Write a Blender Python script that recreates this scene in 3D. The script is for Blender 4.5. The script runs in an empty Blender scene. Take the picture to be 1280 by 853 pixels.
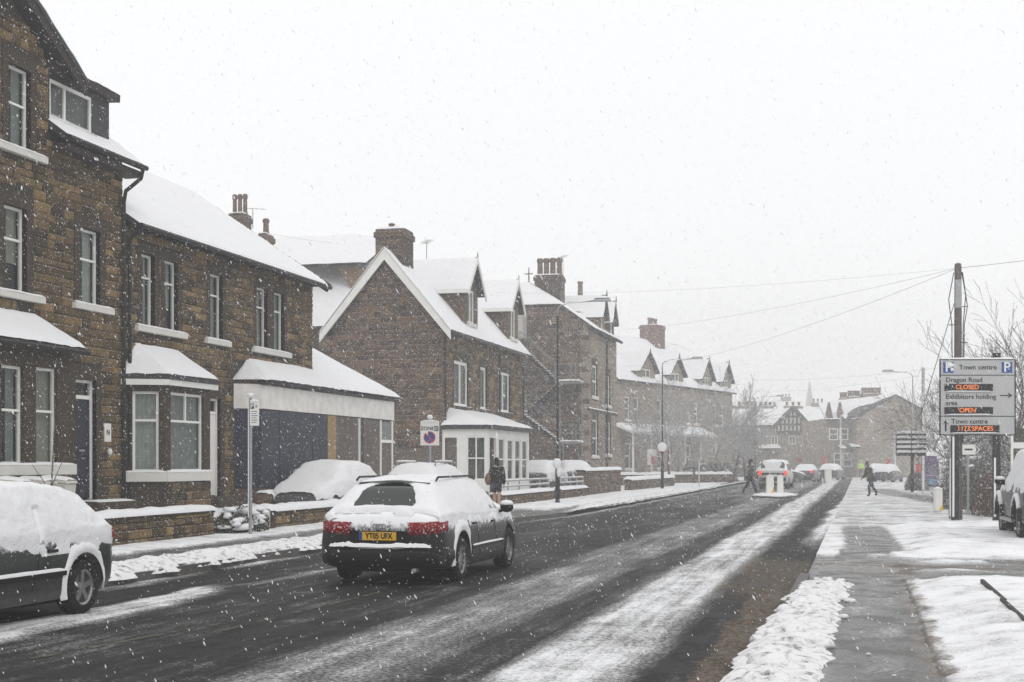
import bpy, bmesh, math, random
from mathutils import Vector, Matrix, noise
sc = bpy.context.scene
COL = sc.collection
RND = random.Random(11)
PI = math.pi
# ------------------------------------------------------------------ camera
F, CX, HV, EYE = 1720.0, 640.0, 578.0, 1.65        # survey of the photograph: focal length, principal column, horizon row, eye height
YAW = math.atan(435.0 / F)
SN, CS = math.sin(YAW), math.cos(YAW)
cam_d = bpy.data.cameras.new('camera'); cam = bpy.data.objects.new('camera', cam_d); COL.objects.link(cam)
cam.location = (0, 0, EYE); cam.rotation_euler = (PI/2, 0, YAW)
cam_d.sensor_width = 36.0; cam_d.lens = 36.0 * F / 1280.0; cam_d.shift_y = (HV - 426.5) / 1280.0
cam_d.clip_start = 0.05; cam_d.clip_end = 3000
sc.camera = cam
# ------------------------------------------------------------------ sky, sun, exposure
SUN_EL, SUN_AZ = math.radians(42), math.radians(150)
w = bpy.data.worlds.new('World'); sc.world = w; w.use_nodes = True
nt = w.node_tree; nt.nodes.clear()
sky = nt.nodes.new('ShaderNodeTexSky'); sky.sky_type = 'NISHITA'; sky.sun_disc = False
sky.sun_elevation = SUN_EL; sky.sun_rotation = SUN_AZ; sky.air_density = 1.0; sky.dust_density = 6.0
cloud = nt.nodes.new('ShaderNodeRGB'); cloud.outputs[0].default_value = (9.35, 9.38, 9.45, 1)
mixn = nt.nodes.new('ShaderNodeMix'); mixn.data_type = 'RGBA'; mixn.inputs[0].default_value = 0.95   # closed cloud deck
bgn = nt.nodes.new('ShaderNodeBackground'); bgn.inputs[1].default_value = 0.1
outn = nt.nodes.new('ShaderNodeOutputWorld')
nt.links.new(sky.outputs[0], mixn.inputs[6]); nt.links.new(cloud.outputs[0], mixn.inputs[7])
nt.links.new(mixn.outputs[2], bgn.inputs[0]); nt.links.new(bgn.outputs[0], outn.inputs[0])
sd = bpy.data.lights.new('sun', 'SUN'); sun = bpy.data.objects.new('sun', sd); COL.objects.link(sun)
sd.energy = 0.5; sd.angle = math.radians(25); sd.color = (1.0, 0.97, 0.93)
sun.rotation_euler = (PI/2 - SUN_EL, 0, PI - SUN_AZ)
sun.location = (0, 0, 40)
sc.view_settings.view_transform = 'Standard'; sc.view_settings.look = 'None'
sc.view_settings.exposure = 0.17; sc.view_settings.gamma = 1.0
sc.render.engine = 'CYCLES'
cy = sc.cycles
cy.use_denoising = True
try: cy.denoiser = 'OPENIMAGEDENOISE'
except Exception: pass
cy.max_bounces = 12; cy.diffuse_bounces = 3; cy.glossy_bounces = 3; cy.transmission_bounces = 4; cy.transparent_max_bounces = 12
cy.volume_bounces = 8
# ------------------------------------------------------------------ survey helpers: photo measurement -> point on a known plane
def wx(u, v, X):
    xc = (u - CX) / F; zc = X / (xc * CS - SN)
    return Vector((X, zc * (xc * SN + CS), EYE + (HV - v) / F * zc))
def wy(u, v, Y):
    xc = (u - CX) / F; zc = Y / (xc * SN + CS)
    return Vector((zc * (xc * CS - SN), Y, EYE + (HV - v) / F * zc))
def wd(u, v, zc):
    xc = (u - CX) / F
    return Vector((zc * (xc * CS - SN), zc * (xc * SN + CS), EYE + (HV - v) / F * zc))
def wg(u, v, z=0.0):
    return wd(u, v, F * (EYE - z) / (v - HV))
def nz(x, y, z=0.0, s=1.0):
    return noise.noise(Vector((x * s, y * s, z * s)))
def fbm(x, y, z=0.0, o=3):
    return noise.fractal(Vector((x, y, z)), 1.0, 2.0, o)
def clamp(x, a=0.0, b=1.0): return a if x < a else b if x > b else x
def sstep(a, b, x):
    t = clamp((x - a) / (b - a)); return t * t * (3 - 2 * t)
# ------------------------------------------------------------------ objects
def tag(o, label=None, cat=None, group=None, kind=None):
    if label: o['label'] = label
    if cat: o['category'] = cat
    if group: o['group'] = group
    if kind: o['kind'] = kind
    return o
def thing(name, loc=(0, 0, 0), rz=0.0, label=None, cat=None, group=None):
    o = bpy.data.objects.new(name, None); COL.objects.link(o); o.empty_display_size = 0.2
    o.location = loc; o.rotation_euler = (0, 0, rz)
    return tag(o, label, cat, group)
def link(name, me, parent=None, mat=None):
    o = bpy.data.objects.new(name, me); COL.objects.link(o)
    if parent is not None: o.parent = parent
    if mat is not None and not len(me.materials): me.materials.append(mat)
    return o
def copy_tree(o, parent=None):
    c = o.copy(); COL.objects.link(c); c.parent = parent
    for ch in o.children: copy_tree(ch, c)
    return c
class MB:
    def __init__(s): s.v = []; s.f = []
    def add(s, vs, fs):
        n = len(s.v); s.v += [tuple(p) for p in vs]; s.f += [tuple(n + i for i in q) for q in fs]; return s
    def quad(s, a, b, c, d): return s.add([a, b, c, d], [(0, 1, 2, 3)])
    def box(s, x0, x1, y0, y1, z0, z1):
        return s.add([(x0,y0,z0),(x1,y0,z0),(x1,y1,z0),(x0,y1,z0),(x0,y0,z1),(x1,y0,z1),(x1,y1,z1),(x0,y1,z1)],
                     [(0,3,2,1),(4,5,6,7),(0,1,5,4),(1,2,6,5),(2,3,7,6),(3,0,4,7)])
    def obox(s, c, ax, ay, az):           # oriented box: centre and three half-axes
        c, ax, ay, az = Vector(c), Vector(ax), Vector(ay), Vector(az)
        vs = [c + i*ax + j*ay + k*az for k in (-1, 1) for i, j in ((-1,-1),(1,-1),(1,1),(-1,1))]
        return s.add(vs, [(0,3,2,1),(4,5,6,7),(0,1,5,4),(1,2,6,5),(2,3,7,6),(3,0,4,7)])
    def beam(s, p, q, wid, hei, up=(0,0,1)):
        p, q = Vector(p), Vector(q); d = (q - p); L = d.length; d = d / L; up = Vector(up)
        sd_ = d.cross(up)
        if sd_.length < 1e-4: sd_ = d.cross(Vector((1, 0, 0)))
        sd_.normalize(); u2 = sd_.cross(d)
        return s.obox((p + q) / 2, d * L / 2, sd_ * wid / 2, u2 * hei / 2)
    def prism(s, poly, d):                # planar polygon (3d) pushed along vector d
        n = len(poly); d = Vector(d); a = [Vector(p) for p in poly]
        s.add(a + [p + d for p in a], [tuple(range(n - 1, -1, -1)), tuple(range(n, 2 * n))] +
              [(i, (i + 1) % n, n + (i + 1) % n, n + i) for i in range(n)]); return s
    def tube(s, pts, r, n=6, caps=True):
        pts = [Vector(p) for p in pts]; rr = r if isinstance(r, (list, tuple)) else [r] * len(pts)
        rings = []; prev = None
        for i, p in enumerate(pts):
            d = (pts[min(i + 1, len(pts) - 1)] - pts[max(i - 1, 0)])
            if d.length < 1e-9: d = Vector((0, 0, 1))
            d.normalize()
            if prev is None: a = d.orthogonal().normalized()
            else:
                a = prev - d * prev.dot(d)
                a = a.normalized() if a.length > 1e-6 else d.orthogonal().normalized()
            prev = a; b = d.cross(a)
            rings.append([p + (a * math.cos(2*PI*k/n) + b * math.sin(2*PI*k/n)) * rr[i] for k in range(n)])
        vs = [q for g in rings for q in g]
        fs = [(i*n + k, i*n + (k+1) % n, (i+1)*n + (k+1) % n, (i+1)*n + k) for i in range(len(pts)-1) for k in range(n)]
        if caps: fs += [tuple(range(n - 1, -1, -1)), tuple((len(pts)-1)*n + k for k in range(n))]
        return s.add(vs, fs)
    def lathe(s, prof, c=(0,0,0), n=16, axis='z', caps=True):
        vs = []; m = len(prof)
        for r, h in prof:
            for k in range(n):
                a = 2*PI*k/n; x, y = r*math.cos(a), r*math.sin(a)
                p = (x, y, h) if axis == 'z' else (x, h, y) if axis == 'y' else (h, x, y)
                vs.append((p[0]+c[0], p[1]+c[1], p[2]+c[2]))
        fs = [(i*n+k, i*n+(k+1) % n, (i+1)*n+(k+1) % n, (i+1)*n+k) for i in range(m-1) for k in range(n)]
        caps = caps and prof[0] != prof[-1]
        if caps and prof[0][0] > 1e-6: fs.append(tuple(range(n-1, -1, -1)))
        if caps and prof[-1][0] > 1e-6: fs.append(tuple((m-1)*n+k for k in range(n)))
        return s.add(vs, fs)
    def grid(s, fn, nu, nv, keep=None):
        n = len(s.v); s.v += [tuple(fn(i, j)) for j in range(nv + 1) for i in range(nu + 1)]
        W = nu + 1
        s.f += [(n+j*W+i, n+j*W+i+1, n+(j+1)*W+i+1, n+(j+1)*W+i) for j in range(nv) for i in range(nu) if keep is None or keep(i, j)]
        return s
    def blob(s, c, rx, ry, rz, seed=0.0, n=8, m=5, amp=0.25, flat=0.0):
        vs = [(c[0], c[1], c[2] - rz * (1 - flat))]
        for j in range(1, m):
            th = -PI/2 + PI*j/m
            for k in range(n):
                a = 2*PI*k/n; d = 1 + amp * nz(math.cos(a)*1.3 + seed, math.sin(a)*1.3 + seed*1.7, math.sin(th)*1.3 + seed*.3)
                zz = math.sin(th) * rz * d
                if zz < 0: zz *= (1 - flat)
                vs.append((c[0]+rx*math.cos(th)*math.cos(a)*d, c[1]+ry*math.cos(th)*math.sin(a)*d, c[2]+zz))
        vs.append((c[0], c[1], c[2]+rz*(1+amp*nz(seed, 3.1))))
        fs = [(0, 1+(k+1) % n, 1+k) for k in range(n)]
        fs += [(1+j*n+k, 1+j*n+(k+1) % n, 1+(j+1)*n+(k+1) % n, 1+(j+1)*n+k) for j in range(m-2) for k in range(n)]
        L = len(vs)-1; fs += [(L, 1+(m-2)*n+k, 1+(m-2)*n+(k+1) % n) for k in range(n)]
        return s.add(vs, fs)
    def mesh(s, name, mat=None, smooth=False):
        me = bpy.data.meshes.new(name); me.from_pydata(s.v, [], s.f); me.update()
        if mat is not None: me.materials.append(mat)
        if smooth: me.polygons.foreach_set('use_smooth', [True] * len(me.polygons))
        return me
    def build(s, name, mat, parent=None, smooth=False, bevel=0.0, recalc=True):
        me = s.mesh(name, mat, smooth)
        if recalc or bevel:
            bm = bmesh.new(); bm.from_mesh(me)
            if bevel: bmesh.ops.bevel(bm, geom=bm.edges[:], offset=bevel, segments=1, affect='EDGES', profile=0.7)
            if recalc: bmesh.ops.recalc_face_normals(bm, faces=bm.faces[:])
            bm.to_mesh(me); bm.free()
            if smooth: me.polygons.foreach_set('use_smooth', [True] * len(me.polygons))
        return link(name, me, parent)
# snow laid on a sloping quad a-b (low edge) c-d (high edge); rounded edges, uneven depth, faint courses of what lies under it
def snow_quad(mb, a, b, c, d, th=0.07, nu=20, nv=10, seed=0.0, rows=0, over=0.03, saw=0.018):
    a, b, c, d = map(Vector, (a, b, c, d)); Lu = (b - a).length; Lv = max((d - a).length, (c - b).length)
    out = (a - d); out.z = 0; out = out.normalized() if out.length > 1e-6 else Vector((0, 0, 0))
    def fn(i, j):
        u, v = i / nu, j / nv
        p = a.lerp(b, u).lerp(d.lerp(c, u), v)
        e = min(u * Lu, (1 - u) * Lu, v * Lv + .02, (1 - v) * Lv + .1); k = min(1.0, e / 0.14) ** 0.5
        h = th * k * (0.9 + 0.35 * nz(p.x, p.y, seed, 0.9) + 0.15 * nz(p.x, p.y, seed + 5, 4.0))
        if rows: h -= saw * (1.0 if (v * rows) % 1.0 < .19 else 0.0) * (.7 + .6 * nz(p.x * 1.5, p.y * 1.5, seed + 2)) + (saw * .25) * nz(p.x * 5, p.z * 9, seed)
        q = p + Vector((0, 0, max(h, 0.0)))
        if j == 0: q += out * (over * nz(u * Lu * 1.7, seed, 2.0) + over * .8 * nz(u * Lu * 6.0, seed, 5.0) + over * .4); q.z += .02 * nz(u * Lu * 4, seed, 8.0) - .01
        return q
    mb.grid(fn, nu, nv); return mb
# a bar of snow lying along an edge (wall tops, sills, rails, signs)
def snow_bar(mb, p, q, wid, th, seed=0.0, step=0.12, m=6):
    p, q = Vector(p), Vector(q); L = (q - p).length; n = max(3, int(L / step)); d = (q - p) / L
    s = d.cross(Vector((0, 0, 1))); s = s.normalized() if s.length > 1e-5 else Vector((1, 0, 0))
    def fn(i, j):
        t = i / n; x = L * t; a = PI * j / m; end = min(1.0, min(x, L - x) / max(0.6 * th, 1e-3) + 0.12) ** 0.5
        wv = wid * (1 + 0.12 * nz(x * 2.3, seed, 1.0) + .07 * nz(x * 9, seed, 4.0)); hv = th * (1 + 0.28 * nz(x * 1.9, seed, 7.0) + .12 * nz(x * 7, seed, 3.0)) * end
        return p + d * x + s * (math.cos(a) * wv / 2) + Vector((0, 0, math.sin(a) ** 0.7 * hv - 0.004))
    mb.grid(fn, n, m); return mb
# ------------------------------------------------------------------ materials
def newmat(name):
    m = bpy.data.materials.new(name); m.use_nodes = True
    return m, m.node_tree, m.node_tree.nodes['Principled BSDF']
def nd(t, kind, **kw):
    n = t.nodes.new(kind)
    for k, v in kw.items():
        if k in n.bl_rna.properties.keys(): setattr(n, k, v)
        else: n.inputs[k].default_value = v
    return n
def mixc(t, fac, a, b, typ='MIX'):
    n = t.nodes.new('ShaderNodeMix'); n.data_type = 'RGBA'; n.blend_type = typ
    for sock, val in ((0, fac), (6, a), (7, b)):
        if hasattr(val, 'is_output') or isinstance(val, bpy.types.NodeSocket): t.links.new(val, n.inputs[sock])
        elif sock == 0: n.inputs[0].default_value = val
        else: n.inputs[sock].default_value = (*val, 1)
    return n.outputs[2]
def math_(t, op, a, b=None, c=None):
    n = t.nodes.new('ShaderNodeMath'); n.operation = op
    for i, v in enumerate((a, b, c)):
        if v is None: continue
        if isinstance(v, (int, float)): n.inputs[i].default_value = v
        else: t.links.new(v, n.inputs[i])
    return n.outputs[0]
def ramp(t, fac, lo, hi):
    n = t.nodes.new('ShaderNodeMapRange'); n.interpolation_type = 'SMOOTHSTEP'
    n.inputs[1].default_value = lo; n.inputs[2].default_value = hi; t.links.new(fac, n.inputs[0]); return n.outputs[0]
def noise_(t, scale, detail=3.0, co=None, rough=0.55):
    n = t.nodes.new('ShaderNodeTexNoise'); n.inputs['Scale'].default_value = scale; n.inputs['Detail'].default_value = detail
    n.inputs['Roughness'].default_value = rough
    if co is not None: t.links.new(co, n.inputs['Vector'])
    return n.outputs[0]
def coords(t, which='Object'): return t.nodes.new('ShaderNodeTexCoord').outputs[which]
def geo(t): return t.nodes.new('ShaderNodeNewGeometry')
def bump(t, b, h, strength=0.3, dist=0.02):
    n = t.nodes.new('ShaderNodeBump'); n.inputs['Strength'].default_value = strength; n.inputs['Distance'].default_value = dist
    t.links.new(h, n.inputs['Height']); t.links.new(n.outputs[0], b.inputs['Normal']); return n
def plain(name, col, rough=0.6, metal=0.0, var=0.25, scale=6.0, bmp=0.0, dust=0.0, spec=0.2, emit=0.0):
    m, t, b = newmat(name); co = geo(t).outputs['Position']
    n = noise_(t, scale, 4.0, co); k = math_(t, 'MULTIPLY_ADD', n, 2 * var, 1 - var)
    c = mixc(t, 1.0, col, (1, 1, 1), 'MULTIPLY'); nn = c.node
    cc = t.nodes.new('ShaderNodeCombineColor'); [t.links.new(k, cc.inputs[i]) for i in range(3)]; t.links.new(cc.outputs[0], nn.inputs[7])
    if dust:                                # driven snow caught on the surface
        d = ramp(t, noise_(t, 38.0, 3.0, co, .7), 0.70 - dust, 0.76 - dust * .7); c = mixc(t, d, c, (.8, .81, .83))
    t.links.new(c, b.inputs['Base Color']); b.inputs['Roughness'].default_value = rough; b.inputs['Metallic'].default_value = metal
    b.inputs['Specular IOR Level'].default_value = spec
    if bmp: bump(t, b, noise_(t, scale * 4, 4.0, co), bmp, 0.02)
    if emit: b.inputs['Emission Color'].default_value = (*col, 1); b.inputs['Emission Strength'].default_value = emit
    return m
def stone_mat(name, cols, dust=0.09, soot=0.5):
    m, t, b = newmat(name); g = geo(t); co = g.outputs['Position']
    oi = t.nodes.new('ShaderNodeObjectInfo'); r = math_(t, 'FRACT', math_(t, 'ADD', g.outputs['Random Per Island'], oi.outputs['Random']))
    cr = t.nodes.new('ShaderNodeValToRGB'); cr.color_ramp.interpolation = 'LINEAR'
    el = cr.color_ramp.elements; el[0].color = (*cols[0], 1); el[0].position = 0.0; el[1].color = (*cols[-1], 1); el[1].position = 1.0
    for i, c in enumerate(cols[1:-1]): e = el.new((i + 1) / (len(cols) - 1)); e.color = (*c, 1)
    t.links.new(r, cr.inputs[0])
    c = mixc(t, math_(t, 'MULTIPLY', ramp(t, noise_(t, 0.55, 3.0, co), 0.48, 0.72), .75), cr.outputs[0], tuple(x * (1 - soot) for x in cols[len(cols)//2]))   # soot staining in patches
    mp = t.nodes.new('ShaderNodeMapping'); mp.inputs['Scale'].default_value = (1.6, 1.6, .22); t.links.new(co, mp.inputs[0])
    c = mixc(t, math_(t, 'MULTIPLY', ramp(t, noise_(t, 1.0, 5.0, mp.outputs[0], .65), .52, .68), .5), c, tuple(x * .6 for x in cols[0]))       # damp and soot runs
    c = mixc(t, math_(t, 'MULTIPLY', ramp(t, noise_(t, 17.0, 4.0, co, .7), 0.4, 0.75), 0.55), c, tuple(x * .45 for x in cols[0]))
    sep = t.nodes.new('ShaderNodeSeparateXYZ'); t.links.new(g.outputs['True Normal'], sep.inputs[0]); up_ = math_(t, 'MULTIPLY', math_(t, 'MAXIMUM', sep.outputs[2], 0.0), .075)    # ledges catch more
    c = mixc(t, ramp(t, math_(t, 'ADD', noise_(t, 30.0, 3.0, co, .7), up_), 0.70 - dust, 0.75 - dust * .6), c, (.72, .73, .75))                            # driven snow
    t.links.new(c, b.inputs['Base Color']); b.inputs['Roughness'].default_value = 0.85; b.inputs['Specular IOR Level'].default_value = .25
    bump(t, b, noise_(t, 26.0, 4.0, co, .65), 0.6, 0.02)
    return m
def snow_mat(name, col=(.80, .805, .82), dirt=0.0):
    m, t, b = newmat(name); co = geo(t).outputs['Position']; c = col
    if dirt:
        c = mixc(t, ramp(t, noise_(t, 9.0, 4.0, co, .65), 0.62 - dirt, 0.80 - dirt * .5), col, (.22, .2, .18))
    else:
        c = mixc(t, ramp(t, noise_(t, 3.0, 4.0, co), 0.35, 0.8), col, tuple(x * .96 for x in col))
    t.links.new(c, b.inputs['Base Color']); b.inputs['Roughness'].default_value = .7; b.inputs['Specular IOR Level'].default_value = .2
    hh = math_(t, 'MULTIPLY_ADD', noise_(t, 60.0, 2.0, co), .35, noise_(t, 9.0, 4.0, co, .6))
    bump(t, b, hh, 0.5, 0.04)
    return m
M = {}
M['snow'] = snow_mat('snow')
M['snow_dirty'] = snow_mat('snow_dirty', (.79, .79, .80), 0.14)
M['stone'] = stone_mat('gritstone', [(.018,.012,.007), (.17,.108,.043), (.045,.031,.015), (.29,.19,.076), (.10,.066,.028), (.025,.017,.009), (.22,.138,.055)])
M['stone_b'] = stone_mat('gritstone_brown', [(.028,.019,.013), (.17,.10,.055), (.055,.035,.023), (.22,.138,.08), (.038,.026,.018), (.12,.074,.045)], dust=.11)
M['stone_c'] = stone_mat('gritstone_buff_hazed', [(.2,.16,.125), (.31,.25,.19), (.25,.2,.155), (.35,.28,.21)], dust=.11, soot=.35)  # buff stone of the farther houses, lightened further: distance haze put into the colour
M['brick'] = stone_mat('red_brick', [(.16,.085,.065), (.22,.12,.09), (.15,.08,.062)], soot=.3)
M['mortar_b'] = plain('pale_mortar', (.12, .10, .08), .95, var=.4, dust=.1)
M['mortar'] = plain('mortar', (.035, .029, .022), .95, var=.4, dust=.09)
M['dress'] = plain('dressed_stone', (.045, .033, .022), .85, var=.4, scale=5, bmp=.3, dust=.07)
M['sillpaint'] = plain('painted_sill', (.62, .61, .57), .6, var=.1, scale=4)
M['upvc'] = plain('white_frame', (.78, .78, .74), .35, var=.05)
M['white'] = plain('white_paint', (.74, .74, .71), .5, var=.12, scale=2.5)
M['fascia'] = plain('flaking_fascia', (.72, .70, .67), .8, var=.3, scale=3.0, dust=.02)
M['slate'] = plain('slate', (.035, .035, .04), .6, var=.4, scale=3)
M['dark'] = plain('black_iron', (.012, .012, .014), .45, var=.3, dust=.03)
M['woodwork'] = plain('dark_timber', (.022, .016, .013), .6, var=.4, scale=3, dust=.05)
M['navy'] = plain('navy_door', (.006, .011, .026), .3, var=.15, dust=.03)
M['board'] = plain('navy_boarding', (.012, .018, .036), .45, var=.6, scale=1.1, dust=.05)
M['ply'] = plain('raw_plywood', (.30, .215, .105), .7, var=.2, scale=5)
M['shutter'] = plain('weathered_panel', (.12, .10, .088), .75, var=.35, scale=2.5, dust=.06)
M['room'] = plain('dark_room', (.012, .012, .012), .9)
M['curtain'] = plain('net_curtain', (.5, .53, .51), .9, var=.2, scale=7)
M['curtain_b'] = plain('cream_curtain', (.42, .40, .34), .9, var=.25, scale=6)
M['curtain_g'] = plain('old_net', (.33, .36, .35), .9, var=.35, scale=5)
M['curtain_d'] = plain('grey_blind', (.2, .215, .21), .9, var=.25, scale=5)
M['galv'] = plain('galvanised', (.34, .35, .36), .45, .6, var=.2, dust=.02)
M['grey'] = plain('grey_paint', (.2, .21, .215), .5, var=.2, dust=.04)
M['pale'] = plain('pale_render', (.5, .49, .47), .8, var=.15, scale=1.5)
M['black'] = plain('black_paint', (.008, .008, .009), .4)
M['rubber'] = plain('tyre_rubber', (.012, .012, .012), .8, var=.3, dust=.05)
M['alloy'] = plain('alloy', (.32, .32, .33), .35, .8, var=.2, dust=.02)
M['pot'] = plain('clay_pot', (.13, .09, .07), .8, var=.3, dust=.06)
M['wood_pole'] = plain('tarred_pole', (.13, .115, .1), .85, var=.35, scale=9, bmp=.3, dust=.06)
M['post'] = plain('dark_post', (.02, .02, .02), .5, dust=.05)
M['signface'] = plain('sign_face', (.42, .425, .43), .45, var=.06)
M['signink'] = plain('sign_black', (.015, .015, .017), .5)
M['blue'] = plain('sign_blue', (.015, .07, .25), .4)
M['red'] = plain('sign_red', (.5, .03, .035), .4)
M['led'] = plain('amber_led', (1.0, .25, .05), .5, emit=.28)
M['lamp_red'] = plain('lit_tail_lamp', (1.0, .06, .04), .4, emit=.5)
M['taillight'] = plain('tail_light', (.2, .011, .014), .25, dust=.12)
M['plate'] = plain('yellow_plate', (.62, .36, .03), .4, var=.12, dust=.02)
M['yellow'] = plain('bollard_yellow', (.7, .45, .04), .5)
M['bollard'] = plain('bollard_white', (.78, .77, .73), .5, var=.08)
M['purple'] = plain('purple_print', (.10, .05, .17), .5, var=.5, scale=3)
M['cyan'] = plain('cyan_print', (.12, .3, .42), .5, var=.3)
M['banner'] = plain('red_banner', (.4, .05, .04), .6, var=.2)
M['bark'] = plain('bark', (.07, .058, .048), .9, var=.35, scale=8, dust=.12)
M['twig'] = plain('twigs', (.06, .05, .042), .9, var=.35, scale=8, dust=.13)
M['twig_snow'] = plain('snowy_twigs', (.26, .25, .245), .9, var=.35, scale=8, dust=.2)
M['leaf'] = plain('evergreen_leaf', (.035, .045, .022), .6, var=.5, scale=14, dust=.1)
M['leaf_red'] = plain('russet_leaf', (.15, .05, .03), .7, var=.4, scale=14, dust=.07)
M['skin'] = plain('skin', (.5, .31, .23), .6)
M['coat_black'] = plain('black_coat', (.012, .012, .014), .8, dust=.05)
M['coat_grey'] = plain('grey_coat', (.06, .056, .055), .85, dust=.08)
M['coat_olive'] = plain('olive_coat', (.05, .044, .034), .85, dust=.08)
M['denim'] = plain('denim', (.03, .036, .05), .85, dust=.06)
M['hair'] = plain('dark_hair', (.012, .01, .009), .6, dust=.04)
M['tan'] = plain('tan_leather', (.2, .12, .075), .6, dust=.04)
M['hivis'] = plain('hi_vis', (.45, .75, .06), .6)
M['binmat'] = plain('cream_bin', (.55, .54, .49), .5, var=.12)
def glass_mat(name, tint=(.02, .024, .026), clear=0.55):
    m, t, b = newmat(name); out = t.nodes['Material Output']
    tr = nd(t, 'ShaderNodeBsdfTransparent', Color=(.86, .9, .88, 1)); b.inputs['Base Color'].default_value = (*tint, 1); b.inputs['Roughness'].default_value = .06
    b.inputs['Specular IOR Level'].default_value = .8
    mx = t.nodes.new('ShaderNodeMixShader'); mx.inputs[0].default_value = clear
    t.links.new(b.outputs[0], mx.inputs[1]); t.links.new(tr.outputs[0], mx.inputs[2]); t.links.new(mx.outputs[0], out.inputs[0]); return m
M['glass'] = glass_mat('window_glass', clear=.72)
M['glass_car'] = glass_mat('car_glass', (.006, .010, .008), .12)
def paint_mat(name, col, z0, z1, flake=0.2):      # car paint with snow blown on above the waistline
    m, t, b = newmat(name); co = coords(t); sp = t.nodes.new('ShaderNodeSeparateXYZ'); t.links.new(co, sp.inputs[0])
    hgt = ramp(t, sp.outputs[2], z0, z1)
    nn = math_(t, 'ADD', math_(t, 'MULTIPLY', hgt, 1.0), math_(t, 'MULTIPLY_ADD', noise_(t, 16.0, 5.0, co, .7), 1.1, -.55))
    f = ramp(t, nn, 0.30, 0.72)
    sp2 = ramp(t, noise_(t, 70.0, 3.0, co, .7), .62, .70)
    c = mixc(t, math_(t, 'MULTIPLY', sp2, .5), col, (.7, .7, .72))
    low = math_(t, 'SUBTRACT', 1.0, ramp(t, math_(t, 'ADD', sp.outputs[2], math_(t, 'MULTIPLY_ADD', noise_(t, 9.0, 5.0, co, .7), .5, -.25)), .18, .62)); c = mixc(t, math_(t, 'MULTIPLY', low, .45), c, (.085, .08, .074))   # salt and road grime
    c = mixc(t, f, c, (.86, .87, .89)); t.links.new(c, b.inputs['Base Color'])
    r = math_(t, 'MULTIPLY_ADD', f, .45, .28); t.links.new(r, b.inputs['Roughness']); b.inputs['Metallic'].default_value = 0.0
    b.inputs['Specular IOR Level'].default_value = .22
    return m
# road, pavement and verge: tarmac, slush and lying snow from the surveyed cover (attributes 'cover' and 'dirt')
def ground_mat(name, tar, wet, spec, stretch, amps, rvar=.15, slushc=((.10, .10, .098), (.34, .34, .335))):
    m, t, b = newmat(name); co = geo(t).outputs['Position']
    ac = t.nodes.new('ShaderNodeAttribute'); ac.attribute_name = 'cover'; ad = t.nodes.new('ShaderNodeAttribute'); ad.attribute_name = 'dirt'
    cov, drt = ac.outputs['Fac'], ad.outputs['Fac']
    def mapped(sc_):
        mp = t.nodes.new('ShaderNodeMapping'); mp.inputs['Scale'].default_value = sc_; t.links.new(co, mp.inputs[0]); return mp.outputs[0]
    nS = noise_(t, 1.0, 6.0, mapped(stretch), .62)                 # streaks drawn out along the traffic
    nM = noise_(t, 1.7, 5.0, co, .6); nG = noise_(t, 24.0, 5.0, co, .72); nF = noise_(t, 95.0, 3.0, co, .7)
    k = cov
    for n_, a in ((nS, amps[0]), (nM, amps[1]), (nG, amps[2]), (nF, amps[3])): k = math_(t, 'ADD', k, math_(t, 'MULTIPLY_ADD', n_, a, -.5 * a))
    slush = ramp(t, k, 0.14, 0.58); snow = ramp(t, k, 0.50, 0.98)
    base = mixc(t, ramp(t, nF, .35, .65), tuple(x * .55 for x in tar), tuple(x * 1.6 for x in tar))
    base = mixc(t, ramp(t, nM, .48, .62), base, tuple(x * 1.5 for x in tar))
    sl = mixc(t, ramp(t, nG, .35, .65), *slushc)
    c = mixc(t, slush, base, sl); c = mixc(t, snow, c, (.88, .885, .9))
    br = mixc(t, ramp(t, nG, .35, .68), (.020, .014, .009), (.21, .165, .12))
    c = mixc(t, math_(t, 'MULTIPLY', ramp(t, math_(t, 'ADD', drt, math_(t, 'ADD', math_(t, 'MULTIPLY_ADD', nM, 1.2, -.6), math_(t, 'MULTIPLY_ADD', nG, 1.4, -.7))), .25, .7), .9), c, br)
    t.links.new(c, b.inputs['Base Color'])
    t.links.new(math_(t, 'ADD', math_(t, 'MULTIPLY', slush, .75 - wet), math_(t, 'MULTIPLY_ADD', ramp(t, nM, .42, .58), rvar, wet)), b.inputs['Roughness'])
    b.inputs['Specular IOR Level'].default_value = spec
    hh = math_(t, 'ADD', math_(t, 'MULTIPLY', snow, .9), math_(t, 'ADD', math_(t, 'MULTIPLY', nF, .25), math_(t, 'MULTIPLY', nG, .7)))
    bump(t, b, hh, 0.5, 0.03)
    return m
M['road'] = ground_mat('road_surface', (.0135, .013, .0125), .6, .12, (6.0, .42, 1.0), (.85, .6, .95, .7))
M['pave'] = ground_mat('pavement_surface', (.045, .043, .04), .10, .55, (1.3, 2.6, 1.0), (.8, .75, .6, .5), .38, ((.16, .16, .158), (.40, .40, .398)))
M['snowground'] = snow_mat('snow_ground', (.82, .825, .84))
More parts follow.
